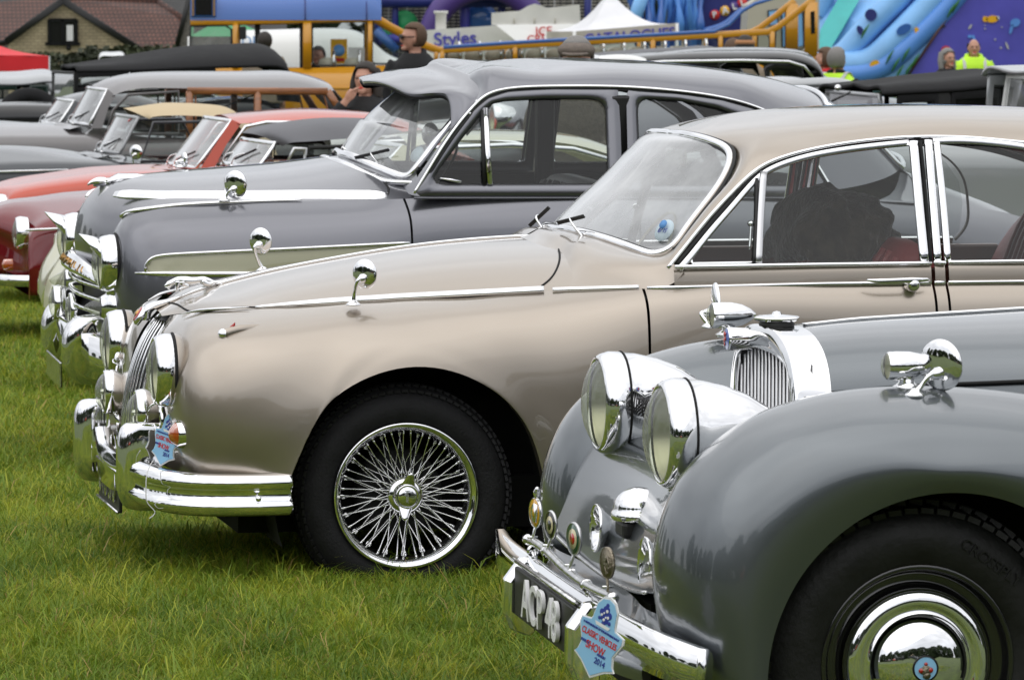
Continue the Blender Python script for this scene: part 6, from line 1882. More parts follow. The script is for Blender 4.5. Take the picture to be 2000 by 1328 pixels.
for f, s in ((lambda p: p, -1), (lambda p: np.array(p) * (1, 1, 1) + np.array([0, 2.2, 0]), 1)):
    top = bp2([(372, 44), (450, 43), (540, 41), (640, 38), (725, 36), (742, 39), (765, 53), (800, 71), (835, 90), (862, 99), (1000, 90), (1140, 82), (1290, 75), (1420, 68), (1500, 63), (1520, 53), (1545, 34), (1570, 14), (1590, -2)])
    trim('cant_rail', f(top), .085, .06, 'mustard paint', bu, up=(0, s, 0), k=5)
    low = bp2([(372, 180), (600, 180), (900, 180), (1200, 180), (1597, 180)]); l2 = bp2([(372, 134), (600, 134), (900, 126), (1200, 120), (1597, 108)])
    bt = low.copy(); bt[:, 2] = -.0
    grid('side_panel', f(np.stack([l2, low + (0, -.06, 0), bt + (0, -.06, 0)], 1)), 'mustard paint', bu, thick=.03)
    trim('side_bead', f(low + (0, -.07, .05)), .04, .03, 'mustard paint', bu, up=(0, s, 0))
    for u0, v0, u1, v1, w in ((460, 44, 460, 134, 11), (600, 40, 600, 134, 17), (723, 38, 722, 134, 9), (864, 99, 862, 128, 9), (1006, 90, 1006, 124, 9), (1140, 83, 1140, 122, 10), (1275, 76, 1275, 118, 10), (1407, 69, 1407, 114, 9), (1508, 62, 1508, 112, 10), (1584, 5, 1584, 110, 26)):
        trim('pillar', f(bp2([(u0, v0), (u1, v1)])), w / 146, .06, 'mustard paint', bu, up=(0, s, 0), k=6)
    for a, b_, c_, d in ((610, 42, 718, 129), (872, 98, 1001, 121), (1011, 92, 1135, 117), (1146, 85, 1270, 114), (1281, 76, 1403, 110), (1412, 70, 1503, 106)):
        lp = bp2([(a + 6, b_ + (2 if a > 800 else 0)), ((a + c_) / 2, b_ - (3 if a > 800 else 0)), (c_ - 6, b_ - (6 if a > 800 else 1)), (c_, b_ + 6), (c_, d - 7), (c_ - 7, d), (a + 7, d), (a, d - 7), (a, b_ + 8)])
        pane('window', f(lp), 'glass', bu); trim('window_rubber', f(lp), .022, .03, 'black', bu, up=(0, s, 0), close=True)
    for L in ([(727, 46), (733, 41), (742, 43), (790, 68), (790, 122), (784, 126), (733, 126), (727, 120)], [(1515, 62), (1568, 20), (1571, 24), (1571, 92), (1566, 97), (1519, 100), (1514, 95)]):
        lp = bp2(L); pane('window', f(lp), 'glass', bu); trim('window_rubber', f(lp), .022, .03, 'black', bu, up=(0, s, 0), close=True)
trim('deck_rail', bp2([(866, 93), (1000, 84), (1200, 73), (1395, 62), (1425, 48), (1450, 22), (1475, 8), (1520, -6)], -.02), .05, .05, 'roof blue paint', bu, up=(0, -1, 0))
lp = bp2([(1583, 24), (1591, 22), (1592, 66), (1584, 67)], -.04); pane('window', lp, 'black gloss', bu)
rows = []
for u in (372, 400, 450, 600, 735, 745):
    e = np.array(at(u, 40, 0)); k = .85 if u in (372, 745) else 1
    rows.append([(e[0], 1.1 - 1.14 * math.cos(a), e[2] + .62 * math.sin(a) * k) for a in np.linspace(0, PI, 11)])
rf = grid('roof', surf(rows, 40, 40), 'roof blue paint', bu)
for u in (596, 716): trim('roof_joint', [(at(u, 40, 0)[0], 1.1 - 1.15 * math.cos(a), at(u, 40, 0)[2] + .625 * math.sin(a)) for a in np.linspace(0, PI, 20)], .02, .015, 'navy', rf, up=(1, 0, 0))
bx = np.array(at(405, 14, -.05)); Bag().box(bx[0] - .22, bx[0] + .12, -.06, .5, bx[2] - .14, bx[2] + .14).build('destination_box', 'roof blue paint', bu, False, .02)
Bag().box(bx[0] - .16, bx[0] + .06, -.075, -.05, bx[2] - .11, bx[2] + .11).build('destination_blind', 'black gloss', bu, False)
for dx in (-.19, .09): Bag().box(bx[0] + dx - .012, bx[0] + dx + .012, -.08, -.05, bx[2] - .12, bx[2] + .12).build('gilt_scroll', 'gold', bu, False)
fx = at(372, 90, 0)[0]
P = bp2([(374, 48), (374, 94)]); pane('windscreen', [(fx, .06, P[0][2]), (fx, 2.1, P[0][2]), (fx, 2.1, P[1][2] - .3), (fx, .06, P[1][2] - .3)], 'windscreen clear', bu)
lp = bp2([(372, 52), (440, 50), (452, 58), (453, 134), (370, 134)], 0); pane('cab_window', lp, 'windscreen clear', bu); trim('window_rubber', lp, .03, .03, 'black', bu, up=(0, -1, 0), close=True)
Bag().box(at(372, 0, 0)[0], at(1590, 0, 0)[0], .05, 2.15, .2, 1.0).build('floor', 'black', bu, False)
for i, u in enumerate(list(range(885, 1400, 40)) + [640, 690]):
    q = np.array(at(u, 108 - (u - 880) * .02 if u > 800 else 122, .35))
    st = trim('seat', [q + (0, -.25, -.02), q + (0, .25, -.02)], .16, .24, 'bus cream', bu, up=(1, 0, 0))
    tube('grab_rail', curve([q + (.08, -.27, -.05), q + (.08, -.24, .10), q + (.08, .24, .10), q + (.08, .27, -.05)], 16), .018, 'chrome', st, 6)
q = np.array(at(662, 102, .25)); po = Bag().box(q[0] - .11, q[0] + .11, q[1], q[1] + .01, q[2] - .16, q[2] + .17).build('poster', 'yellow enamel', bu, False)
lathe('poster_disc', [(0, .004), (.08, .003), (.08, 0)], q + (0, -.002, .02), (0, -1, 0), 'sticker blue', po, 20)
Bag().box(q[0] - .07, q[0] + .07, q[1] - .006, q[1], q[2] - .13, q[2] - .08).build('poster_picture', 'red enamel', po, False)
q = np.array(at(696, 108, .25)); Bag().box(q[0] - .11, q[0] + .11, q[1], q[1] + .01, q[2] - .12, q[2] + .10).build('poster', 'paper', bu, False)
Bag().box(at(585, 0, 0)[0], at(592, 0, 0)[0], .1, .2, 1.0, at(590, 44, 0)[2]).build('door_post', 'black', bu, False)
Bag().box(at(497, 0, 0)[0], at(508, 0, 0)[0], .2, .3, 1.0, at(500, 44, 0)[2]).build('door_post', 'black', bu, False)
Bag().box(at(467, 0, 0)[0], at(481, 0, 0)[0], -.1, -.02, at(470, 78, 0)[2], at(470, 52, 0)[2]).build('mirror', 'black', bu, False, .02)
for u in (480, 1450):
    x = at(u, 0, 0)[0]; t = tyre(bu, (x, .45), .48, .3, .25, -.09, tread=False, n=40); t.name = 'wheel'; lathe('hubcap', [(.3, 0), (.1, -.03), (0, -.04)], (x, -.08, .45), (0, 1, 0), 'mustard paint', t, 24)

# ================================================================== behind the bus
# white van seen through the bus
VA = FL(66); va = VA.empty('white_van', 'white panel van parked behind the mustard bus, seen through its windows', 'van')
rows = []
for u, v in ((470, 62), (560, 60), (650, 58), (700, 66), (730, 88), (760, 112), (790, 122)):
    e = VA.at(u, v, 0); rows.append([(e[0], 1.9, e[2] - .1), (e[0], 1.0, e[2]), (e[0], .15, e[2] - .03), (e[0], 0, e[2] - .15), (e[0], 0, .35)])
grid('body', surf(rows, 30, 16), 'white paint', va)
for u in (520, 700): tyre(va, (VA.at(u, 0, 0)[0], .33), .33, .2, .2, -.02, tread=False, n=30).name = 'wheel'
bd = VA.at(540, 84, -.02); text('van_lettering', 'DI', 'sticker blue', va, basis(VA.at(485, 82, -.03), (1, 0, 0), (0, 0, 1)), .22, .004)
G0 = FL(69); g0 = G0.empty('green_gazebo', 'green gazebo top glimpsed through the door of the mustard bus', 'gazebo')
rows = [[G0.at(380, 62, 0), G0.at(470, 40, .6), G0.at(560, 62, 0)], [G0.at(380, 74, -.05), G0.at(470, 74, -.05), G0.at(560, 74, -.05)]]
V = [G0.at(370, 72, 0), G0.at(530, 72, 0), G0.at(530, 72, 3.0), G0.at(370, 72, 3.0), G0.at(440, 34, 1.5)]
mesh_obj('canopy', V, [(0, 1, 4), (1, 2, 4), (2, 3, 4), (3, 0, 4)], 'sign green', g0, False)
for i in (0, 1, 2, 3): tube('leg', [V[i], (V[i][0], V[i][1], -.3)], .03, 'white paint', g0, 6)
# red tent
RT = FL(52); rt = RT.empty('red_gazebo', 'bright red gazebo at the left edge below the tiled house', 'gazebo')
c = [np.array(RT.at(u, v, y)) for u, v, y in ((-300, 104, 0), (96, 110, 0), (96, 110, 3.2), (-300, 104, 3.2))]; ap = np.array(RT.at(-95, 40, 1.6))
rows = [[c[0], c[1]], [c[0] * .5 + ap * .5 - (0, 0, .06), c[1] * .5 + ap * .5 - (0, 0, .06)], [ap, ap]]
b = Bag()
for i in range(4):
    a_, e_ = c[i], c[(i + 1) % 4]
    G = np.array([[a_ * (1 - k) * (1 - t) + e_ * k * (1 - t) + ap * t - np.array([0, 0, .10 * math.sin(PI * t)]) for k in np.linspace(0, 1, 9)] for t in np.linspace(0, 1, 9)])
    b.add((G.reshape(-1, 3), grid_faces(9, 9)))
b.build('canopy', 'red tent', rt)
b = Bag()
for i in range(4):
    a_, e_ = c[i], c[(i + 1) % 4]
    G = np.array([[a_ * (1 - k) + e_ * k - np.array([0, .012 * math.sin(k * 40), z]) for k in np.linspace(0, 1, 40)] for z in (0, .10, .19)])
    b.add((G.reshape(-1, 3), grid_faces(3, 40)))
b.build('valance', 'red tent', rt)
for p in c: tube('leg', [p, (p[0], p[1], -.3)], .012, 'silver paint', rt, 6)
# house
def brick_mat(name, c1, c2, cm, sx, sy, mortar=.02, rough=.85, bump=.6, coords='XZ'):
    m = bpy.data.materials.new(name); m.use_nodes = True
    n, l = m.node_tree.nodes, m.node_tree.links; b = n['Principled BSDF']; b.inputs['Roughness'].default_value = rough
    tc = n.new('ShaderNodeTexCoord'); sp = n.new('ShaderNodeSeparateXYZ'); cb = n.new('ShaderNodeCombineXYZ')
    l.new(tc.outputs['Object'], sp.inputs[0]); l.new(sp.outputs['X'], cb.inputs['X']); l.new(sp.outputs['Z'], cb.inputs['Y'])
    br = n.new('ShaderNodeTexBrick'); l.new(cb.outputs[0], br.inputs['Vector'])
    for k, v in (('Color1', (*c1, 1)), ('Color2', (*c2, 1)), ('Mortar', (*cm, 1)), ('Scale', 1.0), ('Mortar Size', mortar), ('Brick Width', sx), ('Row Height', sy)): br.inputs[k].default_value = v
    no = n.new('ShaderNodeTexNoise'); no.inputs['Scale'].default_value = 1.7; no.inputs['Detail'].default_value = 6; l.new(tc.outputs['Object'], no.inputs['Vector'])
    mr = n.new('ShaderNodeMapRange'); mr.inputs['To Min'].default_value = .5; mr.inputs['To Max'].default_value = 1.5; l.new(no.outputs[0], mr.inputs[0])
    vm = n.new('ShaderNodeVectorMath'); vm.operation = 'SCALE'; l.new(br.outputs['Color'], vm.inputs[0]); l.new(mr.outputs[0], vm.inputs['Scale']); l.new(vm.outputs[0], b.inputs['Base Color'])
    bp = n.new('ShaderNodeBump'); bp.inputs['Strength'].default_value = bump; bp.inputs['Distance'].default_value = .03; l.new(br.outputs['Fac'], bp.inputs['Height']); bp.invert = True; l.new(bp.outputs[0], b.inputs['Normal'])
    M[name] = m
brick_mat('roof tiles', (.14, .060, .042), (.105, .046, .034), (.035, .018, .014), .10, .085, .016)
brick_mat('rubble stone', (.42, .35, .22), (.34, .28, .175), (.22, .18, .12), .16, .07, .008)
brick_mat('grey stone', (.17, .155, .13), (.13, .12, .105), (.05, .05, .045), .12, .05, .005)
brick_mat('old roof', (.05, .047, .045), (.04, .04, .04), (.02, .02, .02), .06, .05, .006)
HO = FL(95); ho = HO.empty('stone_house', 'stone house with red tiled roof and one dark window in its gable', 'house')
h = HO.at
w = [h(122, 6, 0), h(16, 78, 0), h(16, 150, 0), h(276, 150, 0), h(276, 100, 0)]
wl_ = plate('gable_wall', [w[0], w[1], (w[1][0], 0, -1), (w[4][0], 0, -1), w[4]], (0, 1, 0), .3, 'rubble stone', ho)
def slope(name, L, m, dz=.0):
    P = [np.array(h(u, v, y)) for u, v, y in L]; return plate(name, P, (0, .3, -.9), .12, m, ho)
slope('roof', [(-60, 96, .3), (18, 78, .3), (125, 0, 4), (130, -6, 4.4), (-60, 10, 4.4)], 'roof tiles')
slope('roof', [(118, 4, 3.2), (128, -4, 4.2), (310, 5, 4.4), (356, 36, 2.2), (344, 99, .2), (272, 99, .2)], 'roof tiles')
trim('bargeboard', [h(124, 1, -.12), h(12, 82, -.12)], .16, .05, 'black', ho, up=(0, -1, 0)); trim('bargeboard', [h(120, 0, -.12), h(280, 103, -.12)], .16, .05, 'black', ho, up=(0, -1, 0))
trim('eaves_gutter', [h(18, 80, .05), h(-60, 97, .05)], .10, .08, 'black', ho, up=(0, -1, 0)); trim('ridge', [h(130, 2, 4.0), h(312, 5, 4.3)], .16, .12, 'roof tiles', ho, up=(0, -1, 0)); trim('ridge', [h(312, 6, 4.2), h(358, 38, 2.0)], .14, .12, 'roof tiles', ho, up=(0, -1, 0))
A0, A1 = h(96, 85, -.02), h(150, 39, -.02)
wi = Bag().box(A0[0], A1[0], -.03, .05, A0[2], A1[2]).build('window', 'black gloss', ho, False)
for a_, b_, c_, d in ((A0[0] - .03, A0[0] + .03, A0[2], A1[2]), (A1[0] - .03, A1[0] + .03, A0[2], A1[2]), (A0[0], A1[0], A1[2] - .04, A1[2] + .03), (A0[0] - .08, A1[0] + .08, A0[2] - .05, A0[2] + .02), ((A0[0] + A1[0]) / 2 - .03, (A0[0] + A1[0]) / 2 + .03, A0[2], A1[2])):
    Bag().box(a_, b_, -.08, -.031, c_, d).build('window_frame', 'black paint', wi, False)
Bag().box(A1[0] - .22, A1[0] - .08, -.05, -.031, A0[2] + .05, A1[2] - .12).build('curtain', 'paper', wi, False)
lathe('vent', [(0, .06), (.05, .05), (.06, 0)], h(134, 94, 0), (0, -1, 0), 'black', ho, 12)
H2 = FL(90); o = H2.empty('grey_stone_building', 'grey stone gable end beside the front of the mustard bus', 'building')
plate('wall', [H2.at(372, -20, 0), H2.at(343, 98, 0), H2.at(343, 150, 0), H2.at(470, 150, 0), H2.at(470, -20, 0)], (0, 1, 0), .3, 'grey stone', o)
trim('verge', [H2.at(373, -20, -.05), H2.at(343, 99, -.05)], .10, .05, 'black', o, up=(0, -1, 0))
H3 = FL(112); o = H3.empty('slate_roofed_house', 'row of dull slate roofs just showing above the tiled house', 'house')
plate('roof', [H3.at(-60, 16, 0), H3.at(-60, -80, 8), H3.at(560, -80, 8), H3.at(560, 60, 0), H3.at(300, 60, 0)], (0, .3, -.9), .2, 'old roof', o)
Bag().box(H3.at(-60, 0, .2)[0], H3.at(560, 0, .2)[0], .5, 6, -1, H3.at(0, 60, .5)[2]).build('wall', 'grey stone', o, False)
Bag().box(H3.at(222, 0, 2)[0], H3.at(234, 0, 2)[0], 1.5, 2, 2, H3.at(0, -12, 2)[2]).build('flue', 'white paint', o, False)
WV = FL(60); o = WV.empty('white_caravan', 'white vehicle roof peeping over the black tourer hood', 'caravan')
rows = [[WV.at(u, v, .0), WV.at(u, v - 8, .6), WV.at(u, v, 1.6)] for u, v in ((192, 122), (196, 112), (220, 110), (242, 111), (246, 122))]
grid('roof', surf(rows, 16, 10), 'white paint', o); e = WV.at(194, 122, 0); Bag().box(e[0], WV.at(244, 0, 0)[0], .02, 1.5, .2, e[2]).build('body', 'white paint', o, False)

def leaves(name, n, boxes, size, col, seed, kind=None, label=None, cat=None, group=None, zjit=0):
    """leaf clumps scattered through ellipsoids (cx, cy, cz, rx, ry, rz)"""
    g = np.random.default_rng(seed)
    w_ = np.array([b[3] * b[5] for b in boxes]); idx = g.choice(len(boxes), n, p=w_ / w_.sum()); B = np.array(boxes)[idx]
    d = g.normal(size=(n, 3)); d /= np.linalg.norm(d, axis=1, keepdims=True); r = (.55 + .5 * g.random(n) ** .5)[:, None]
    c = B[:, :3] + d * r * B[:, 3:6]
    a = g.normal(size=(n, 3)); a /= np.linalg.norm(a, axis=1, keepdims=True); b_ = np.cross(a, g.normal(size=(n, 3))); b_ /= np.linalg.norm(b_, axis=1, keepdims=True)
    s = size * (.6 + .8 * g.random((n, 1)))
    V = np.stack([c + a * s, c + b_ * s * .6, c - a * s, c - b_ * s * .6], 1).reshape(-1, 3)
    me = bpy.data.meshes.new(name); me.vertices.add(4 * n); me.vertices.foreach_set('co', V.ravel()); me.loops.add(4 * n); me.loops.foreach_set('vertex_index', np.arange(4 * n)); me.polygons.add(n); me.polygons.foreach_set('loop_start', np.arange(0, 4 * n, 4)); me.polygons.foreach_set('loop_total', np.full(n, 4)); me.update(); me.validate()
    me.materials.append(M[col]); o = link(bpy.data.objects.new(name, me)); return tag(o, label, cat, group, kind)
M['hedge leaf'] = mat('hedge leaf', (.035, .045, .016), .7, var=.5, vscale=1.2); M['wood leaf'] = mat('wood leaf', (.035, .055, .018), .7, var=.5, vscale=.25)
HE = FL(82); a0, a1 = HE.at(60, 100, 0), HE.at(345, 100, 0)
bx_ = [(x, HE.m.translation.y + .5, 1.62 - .55 + (.04 if x > -8.0 else -.1), .35, .5, .55) for x in np.linspace(a0[0] + HE.m.translation.x, a1[0] + HE.m.translation.x, 14)]
leaves('hedge', 9000, bx_, .06, 'hedge leaf', 3, label='dark clipped hedge with mossy top below the gable of the stone house', cat='hedge')
# --- dark play netting, purple arch
NE = FL(88); ne = NE.empty('netted_play_castle', 'dark netted inflatable play castle with purple arch behind the ice cream trailer', 'inflatable castle')
n_ = NE.at
plate('back_panel', [n_(725, 130, 3), n_(1260, 130, 3), n_(1260, -60, 3), n_(725, -60, 3)], (0, 1, 0), .2, 'net', ne)
for u in range(735, 1250, 12): trim('net_cord', [n_(u, 125, .4), n_(u, -50, .4)], .018, .018, 'grey tape' if u % 36 == 3 else 'net', ne, up=(0, -1, 0))
b = Bag()
for v in np.arange(-20, 120, 6.5): b.add(sweep_data([n_(730, v, .42), n_(1250, v - 3, .42)], [(-.012, -.012), (.012, -.012), (.012, .012), (-.012, .012)], (0, -1, 0)))
b.build('net_cord', 'bus cream', ne)['kind'] = 'stuff'
for u, m_ in ((738, 'navy'), (772, 'navy'), (908, 'inflatable violet'), (980, 'navy'), (1148, 'navy')): tube('post', [n_(u, 130, .2), n_(u, -60, .2)], .07 if m_ == 'navy' else .10, m_, ne, 12)
tube('purple_arch', curve([n_(838, 130, -.3), n_(842, 60, -.3), n_(862, 20, -.3), (n_(905, -12, -.3)), n_(965, -22, -.3), n_(1015, 0, -.3), n_(1040, 30, -.3), n_(1045, 70, -.3)], 40), .24, 'inflatable purple', ne, 20)
tube('beam', [n_(725, 3, .1), n_(1010, 3, .1)], .13, 'navy', ne, 14); tube('beam', [n_(740, 78, .1), n_(850, 76, .1)], .10, 'inflatable violet', ne, 12); tube('brace', [n_(735, 60, -.1), n_(775, 100, -.2)], .10, 'roof blue paint', ne, 12)
for (u, v, r_, m_) in ((790, 48, .28, 'sign green'), (765, 70, .22, 'sign green'), (935, 35, .35, 'roof blue paint'), (955, 40, .22, 'roof blue paint')):
    lathe('soft_shape', [(0, .1), (r_ * .6, .08), (r_, 0), (r_ * .8, -.05)], n_(u, v, .35), (0, -1, 0), m_, ne, 14)
# --- ice cream trailer
IC = FL(80); ic = IC.empty('ice_cream_trailer', 'white ice cream trailer with purple script and red lettering above the bus rail', 'trailer')
i_ = IC.at
plate('side_panel', [i_(826, 60, 0), i_(960, 51, 0), i_(1240, 44, 0), i_(1240, 200, 0), i_(826, 200, 0)], (0, 1, 0), 1.8, 'trailer white', ic)
plate('serving_flap', [i_(968, 49, -.35), i_(1150, 47, -.35), i_(1150, 84, -.5), i_(1012, 84, -.5)], (0, 1, 0), .05, 'white enamel', ic)
sg_ = plate('sign_board', [i_(960, 50, .05), i_(960, 26, .05), i_(1015, 22, .05), i_(1032, 12, .05), i_(1045, 8, .05), i_(1058, 12, .05), i_(1068, 16, .05), i_(1132, 10, .05), i_(1134, 50, .05)], (0, 1, 0), .06, 'trailer white', ic)
for u in (1004, 1044, 1084): trim('sign_strut', [i_(u, 48, .02), i_(u, 36, .02)], .02, .03, 'bus cream', sg_, up=(0, -1, 0))
lathe('flue', [(.10, -.1), (.10, .24), (.13, .25), (.13, .30), (0, .30)], i_(861, 54, .3), (0, 0, 1), 'trailer white', ic, 20)
text('lettering', 'Styles', 'inflatable violet', ic, basis(i_(889, 77, -.02), (1, 0, .06), (.25, 0, 1)), .34, .006, offset=.006)
text('lettering', 'ICE', 'plate red', ic, basis(i_(1062, 62, -.46), (1, 0, .04), (0, 0, 1)), .21, .006, offset=.004); text('lettering', 'CREAM', 'plate red', ic, basis(i_(1064, 77, -.52), (1, 0, .04), (0, 0, 1)), .20, .006, offset=.004)
# --- white gazebo
WG = FL(72); wg = WG.empty('white_gazebo', 'white pyramid gazebo with CATALOGUES in blue on its band', 'gazebo')
g_ = WG.at
cs = [np.array(g_(1122, 62, -.6)), np.array(g_(1322, 46, 0)), np.array(g_(1270, 50, 2.4)), np.array(g_(1067, 62, 1.6))]; ap = np.array(g_(1190, -16, 1.0))
b = Bag()
for i in range(4):
    a_, e_ = cs[i], cs[(i + 1) % 4]
    G = np.array([[a_ * (1 - k) * (1 - t) + e_ * k * (1 - t) + ap * t - np.array([0, 0, .20 * math.sin(PI * t)]) for k in np.linspace(0, 1, 9)] for t in np.linspace(0, 1, 9)])
    b.add((G.reshape(-1, 3), grid_faces(9, 9)))
b.build('canopy', 'white tent', wg)
b = Bag()
for i in range(4):
    a_, e_ = cs[i], cs[(i + 1) % 4]; G = np.array([[a_ * (1 - k) + e_ * k - np.array([0, 0, z]) for k in np.linspace(0, 1, 20)] for z in (0, .14, .27)]); b.add((G.reshape(-1, 3), grid_faces(3, 20)))
b.build('valance', 'gazebo band', wg)
for p in cs: tube('leg', [p, (p[0], p[1], -.3)], .03, 'white paint', wg, 6)
xd_ = cs[1] - cs[0]; mc = cs[0] * .46 + cs[1] * .54 + np.array([0, -.03, -.15]); text('lettering', 'CATALOGUES', 'inflatable violet', wg, basis(mc, xd_, (0, 0, 1)), .23, .004, offset=.004, sx=1.10)
# --- blue folds and the ball-pit panel
BF = FL(84); bf = BF.empty('ball_pit_inflatable', 'navy inflatable panel spelling BALL with drooping blue folds beside it', 'inflatable')
f_ = BF.at
plate('panel', [f_(1368, 110, 0), f_(1368, -40, 0), f_(1500, -40, 0), f_(1500, 110, 0)], (0, 1, 0), .4, 'navy', bf)
g = np.random.default_rng(5)
for i in range(16):
    u = 1238 + i * 8.5; P = curve([f_(u + g.normal(0, 3), -40, -.1), f_(u + g.normal(0, 5), 0 + g.normal(0, 6), -.35 + g.normal(0, .1)), f_(u + g.normal(0, 6), 45, -.3 + g.normal(0, .15)), f_(u + g.normal(0, 4), 110, -.1)], 24)
    tube('fold', P, [.06, .10, .05, .09, .06, .11], 'inflatable blue' if i % 3 else 'roof blue paint', bf, 10)
tube('fold', [f_(1232, 60, -.6), f_(1262, -30, -.6)], .13, 'inflatable pale', bf, 12)
for u, v, ch, m_, bg_ in ((1396, 30, 'B', 'white enamel', 'plate red'), (1416, 22, 'A', 'hi vis', 'yellow enamel'), (1434, 14, 'L', 'white enamel', 'inflatable purple'), (1450, 6, 'L', 'white enamel', 'plate red')):
    q = np.array(f_(u, v, -.02)); lathe('balloon', [(0, .06), (.07, .05), (.10, 0)], q, (0, -1, 0), bg_, bf, 18); text('lettering', ch, 'white enamel', bf, basis(q + (0, -.07, 0), (1, 0, .25), (-.25, 0, 1)), .17, .008, offset=.006)
tube('blue_rail', curve([f_(1375, 62, -.5), f_(1420, 46, -.5), f_(1445, 24, -.5), f_(1475, 8, -.5), f_(1520, -8, -.5)], 20), .07, 'roof blue paint', bf, 10)
CO = FL(76); co_ = CO.empty('cream_coach', 'cream coach standing behind the open rear of the mustard bus', 'coach')
plate('body', [CO.at(1456, 100, 0), CO.at(1462, 10, 0), CO.at(1490, -10, 0), CO.at(1600, -20, 0), CO.at(1600, 100, 0)], (0, 1, 0), 2.2, 'bus cream', co_)
for L in ([(1500, 22), (1518, 19), (1520, 48), (1502, 51)], [(1526, 20), (1544, 14), (1548, 90), (1528, 92)], [(1556, 30), (1568, 24), (1570, 90), (1556, 92)]):
    P = lines(CO, L, -.02); pane('window', P, 'inflatable pale', co_); trim('window_rubber', P, .03, .03, 'black', co_, up=(0, -1, 0), close=True)
# --- the slide
SL = FL(86); sl_ = SL.empty('inflatable_slide', 'huge blue inflatable slide painted with fish and seaweed, violet side wall', 'inflatable slide')
s_ = SL.at
plate('slide_bed', [s_(1592, 200, .6), s_(1592, 0, 1.8), s_(1620, -60, 2.4), s_(1800, -60, 2.4), s_(1700, 60, .8), s_(1660, 160, .2)], (0, 1, 0), .3, 'inflatable pale', sl_)
plate('teal_lane', [s_(1597, 108, .5), s_(1602, 60, .9), s_(1648, -20, 1.6), s_(1690, -20, 1.6), s_(1650, 50, .9), s_(1612, 112, .4)], (0, 1, 0), .08, 'inflatable teal', sl_)
for L, r_, y, m_ in (([(1800, -60), (1760, -10), (1705, 45), (1668, 85), (1640, 112), (1600, 122)], .24, .1, 'inflatable pale'), ([(1830, -60), (1790, -10), (1735, 48), (1690, 92), (1670, 112)], .12, .35, 'inflatable blue'), ([(1880, -60), (1830, -5), (1775, 52), (1735, 92), (1695, 122), (1640, 128), (1590, 128)], .27, -.1, 'inflatable pale'),
                     ([(1905, -50), (1855, 10), (1805, 62), (1760, 105), (1715, 136), (1650, 146), (1590, 146)], .20, -.25, 'inflatable blue'), ([(1930, -50), (1880, 10), (1832, 60), (1790, 105), (1745, 145), (1700, 162)], .22, -.05, 'inflatable pale'), ([(1640, -60), (1612, -10), (1594, 30)], .22, 1.6, 'inflatable pale')):
    P = curve([s_(u, v, y) for u, v in L], 60)
    o = tube('slide_tube', P, r_, m_, sl_, 20)
    t_ = np.linspace(0, 1, len(P))
wall = plate('side_wall', [s_(1772, 200, -.3), s_(1775, 146, -.3), s_(1826, 70, -.3), s_(1878, -5, -.3), s_(1900, -60, -.3), s_(2080, -60, -.3), s_(2080, 200, -.3)], (0, 1, 0), 1.5, 'inflatable violet', sl_)
trim('rope_edge', [s_(1775, 146, -.36), s_(1826, 70, -.36), s_(1882, -12, -.36)], .05, .05, 'trim brown', sl_, up=(0, -1, 0))
plate('rock_print', [s_(1812, 70, -.34), s_(1786, 72, -.34), s_(1790, 55, -.34), s_(1815, 47, -.34), s_(1838, 47, -.34), s_(1848, 52, -.34)], (0, 1, 0), .02, 'black', sl_)
def disc(u, v, a_, b_, m_, name='painted_fish', y=-.33, rot=0):
    q = np.array(s_(u, v, y)); cr, sr_ = math.cos(rot), math.sin(rot)
    P = [q + np.array([a_ * math.cos(t) * cr - b_ * math.sin(t) * sr_, 0, a_ * math.cos(t) * sr_ + b_ * math.sin(t) * cr]) for t in np.linspace(0, 2 * PI, 16, endpoint=False)]
    return plate(name, P, (0, 1, 0), .02, m_, sl_)
for u, v, a_, b_, m_, rt_ in ((1938, 38, .12, .07, 'yellow enamel', .1), (1924, 38, .05, .06, 'yellow enamel', 0), (1949, 36, .03, .04, 'white enamel', 0), (1903, 80, .03, .12, 'inflatable blue', .2), (1895, 72, .05, .03, 'inflatable blue', 0), (1983, 45, .10, .08, 'inflatable blue', .3), (1975, 58, .03, .10, 'inflatable blue', -.3), (1895, 53, .02, .06, 'grey tape', -.6), (1967, 90, .02, .08, 'grey tape', .4), (1924, 50, .012, .012, 'grey tape', 0), (1924, 57, .016, .016, 'grey tape', 0), (1944, 78, .018, .018, 'grey tape', 0), (1955, 94, .02, .02, 'grey tape', 0), (1957, 54, .014, .014, 'grey tape', 0), (1848, 100, .10, .10, 'plate red', 0), (1846, 100, .06, .06, 'sticker', 0)):
    disc(u, v, a_, b_, m_, rot=rt_)
for u, v, a_, b_, m_, y in ((1765, 58, .16, .09, 'roof blue paint', -.42), (1708, 126, .10, .07, 'yellow enamel', -.42), (1773, 150, .10, .03, 'leaf green', -.40), (1792, 62, .05, .09, 'yellow enamel', -.42), (1701, 30, .12, .12, 'navy', -.20), (1680, 60, .06, .10, 'navy', -.20)):
    disc(u, v, a_, b_, m_, 'painted_print', y, .5)
for k in range(9):
    u, v = [(1750, 125), (1738, 110), (1770, 105), (1775, 135), (1868, 10), (1858, 20), (1690, 60), (1788, 118), (1757, 140)][k]
    tube('painted_weed', curve([s_(u - 8, v + 16, -.45), s_(u, v, -.5), s_(u + 8, v - 12, -.5)], 8), [.01, .03, .008], 'leaf green', sl_, 6)
# woodland round the field: reads as one mass, and is what the chrome reflects
bx_ = []
g = np.random.default_rng(11)
for k in range(46):
    a = k / 46 * 2 * PI + g.normal(0, .03); rr = 135 if math.sin(a) > .3 else 44 + 12 * g.random()
    hgt = (8 if math.sin(a) <= .3 else 11) + g.random() * 4
    bx_.append((rr * math.cos(a), rr * math.sin(a) + 5, hgt * .5, 6 + 2 * g.random(), 3.5, hgt * .62))
leaves('woodland', 90000, bx_, .62, 'wood leaf', 4, kind='stuff')

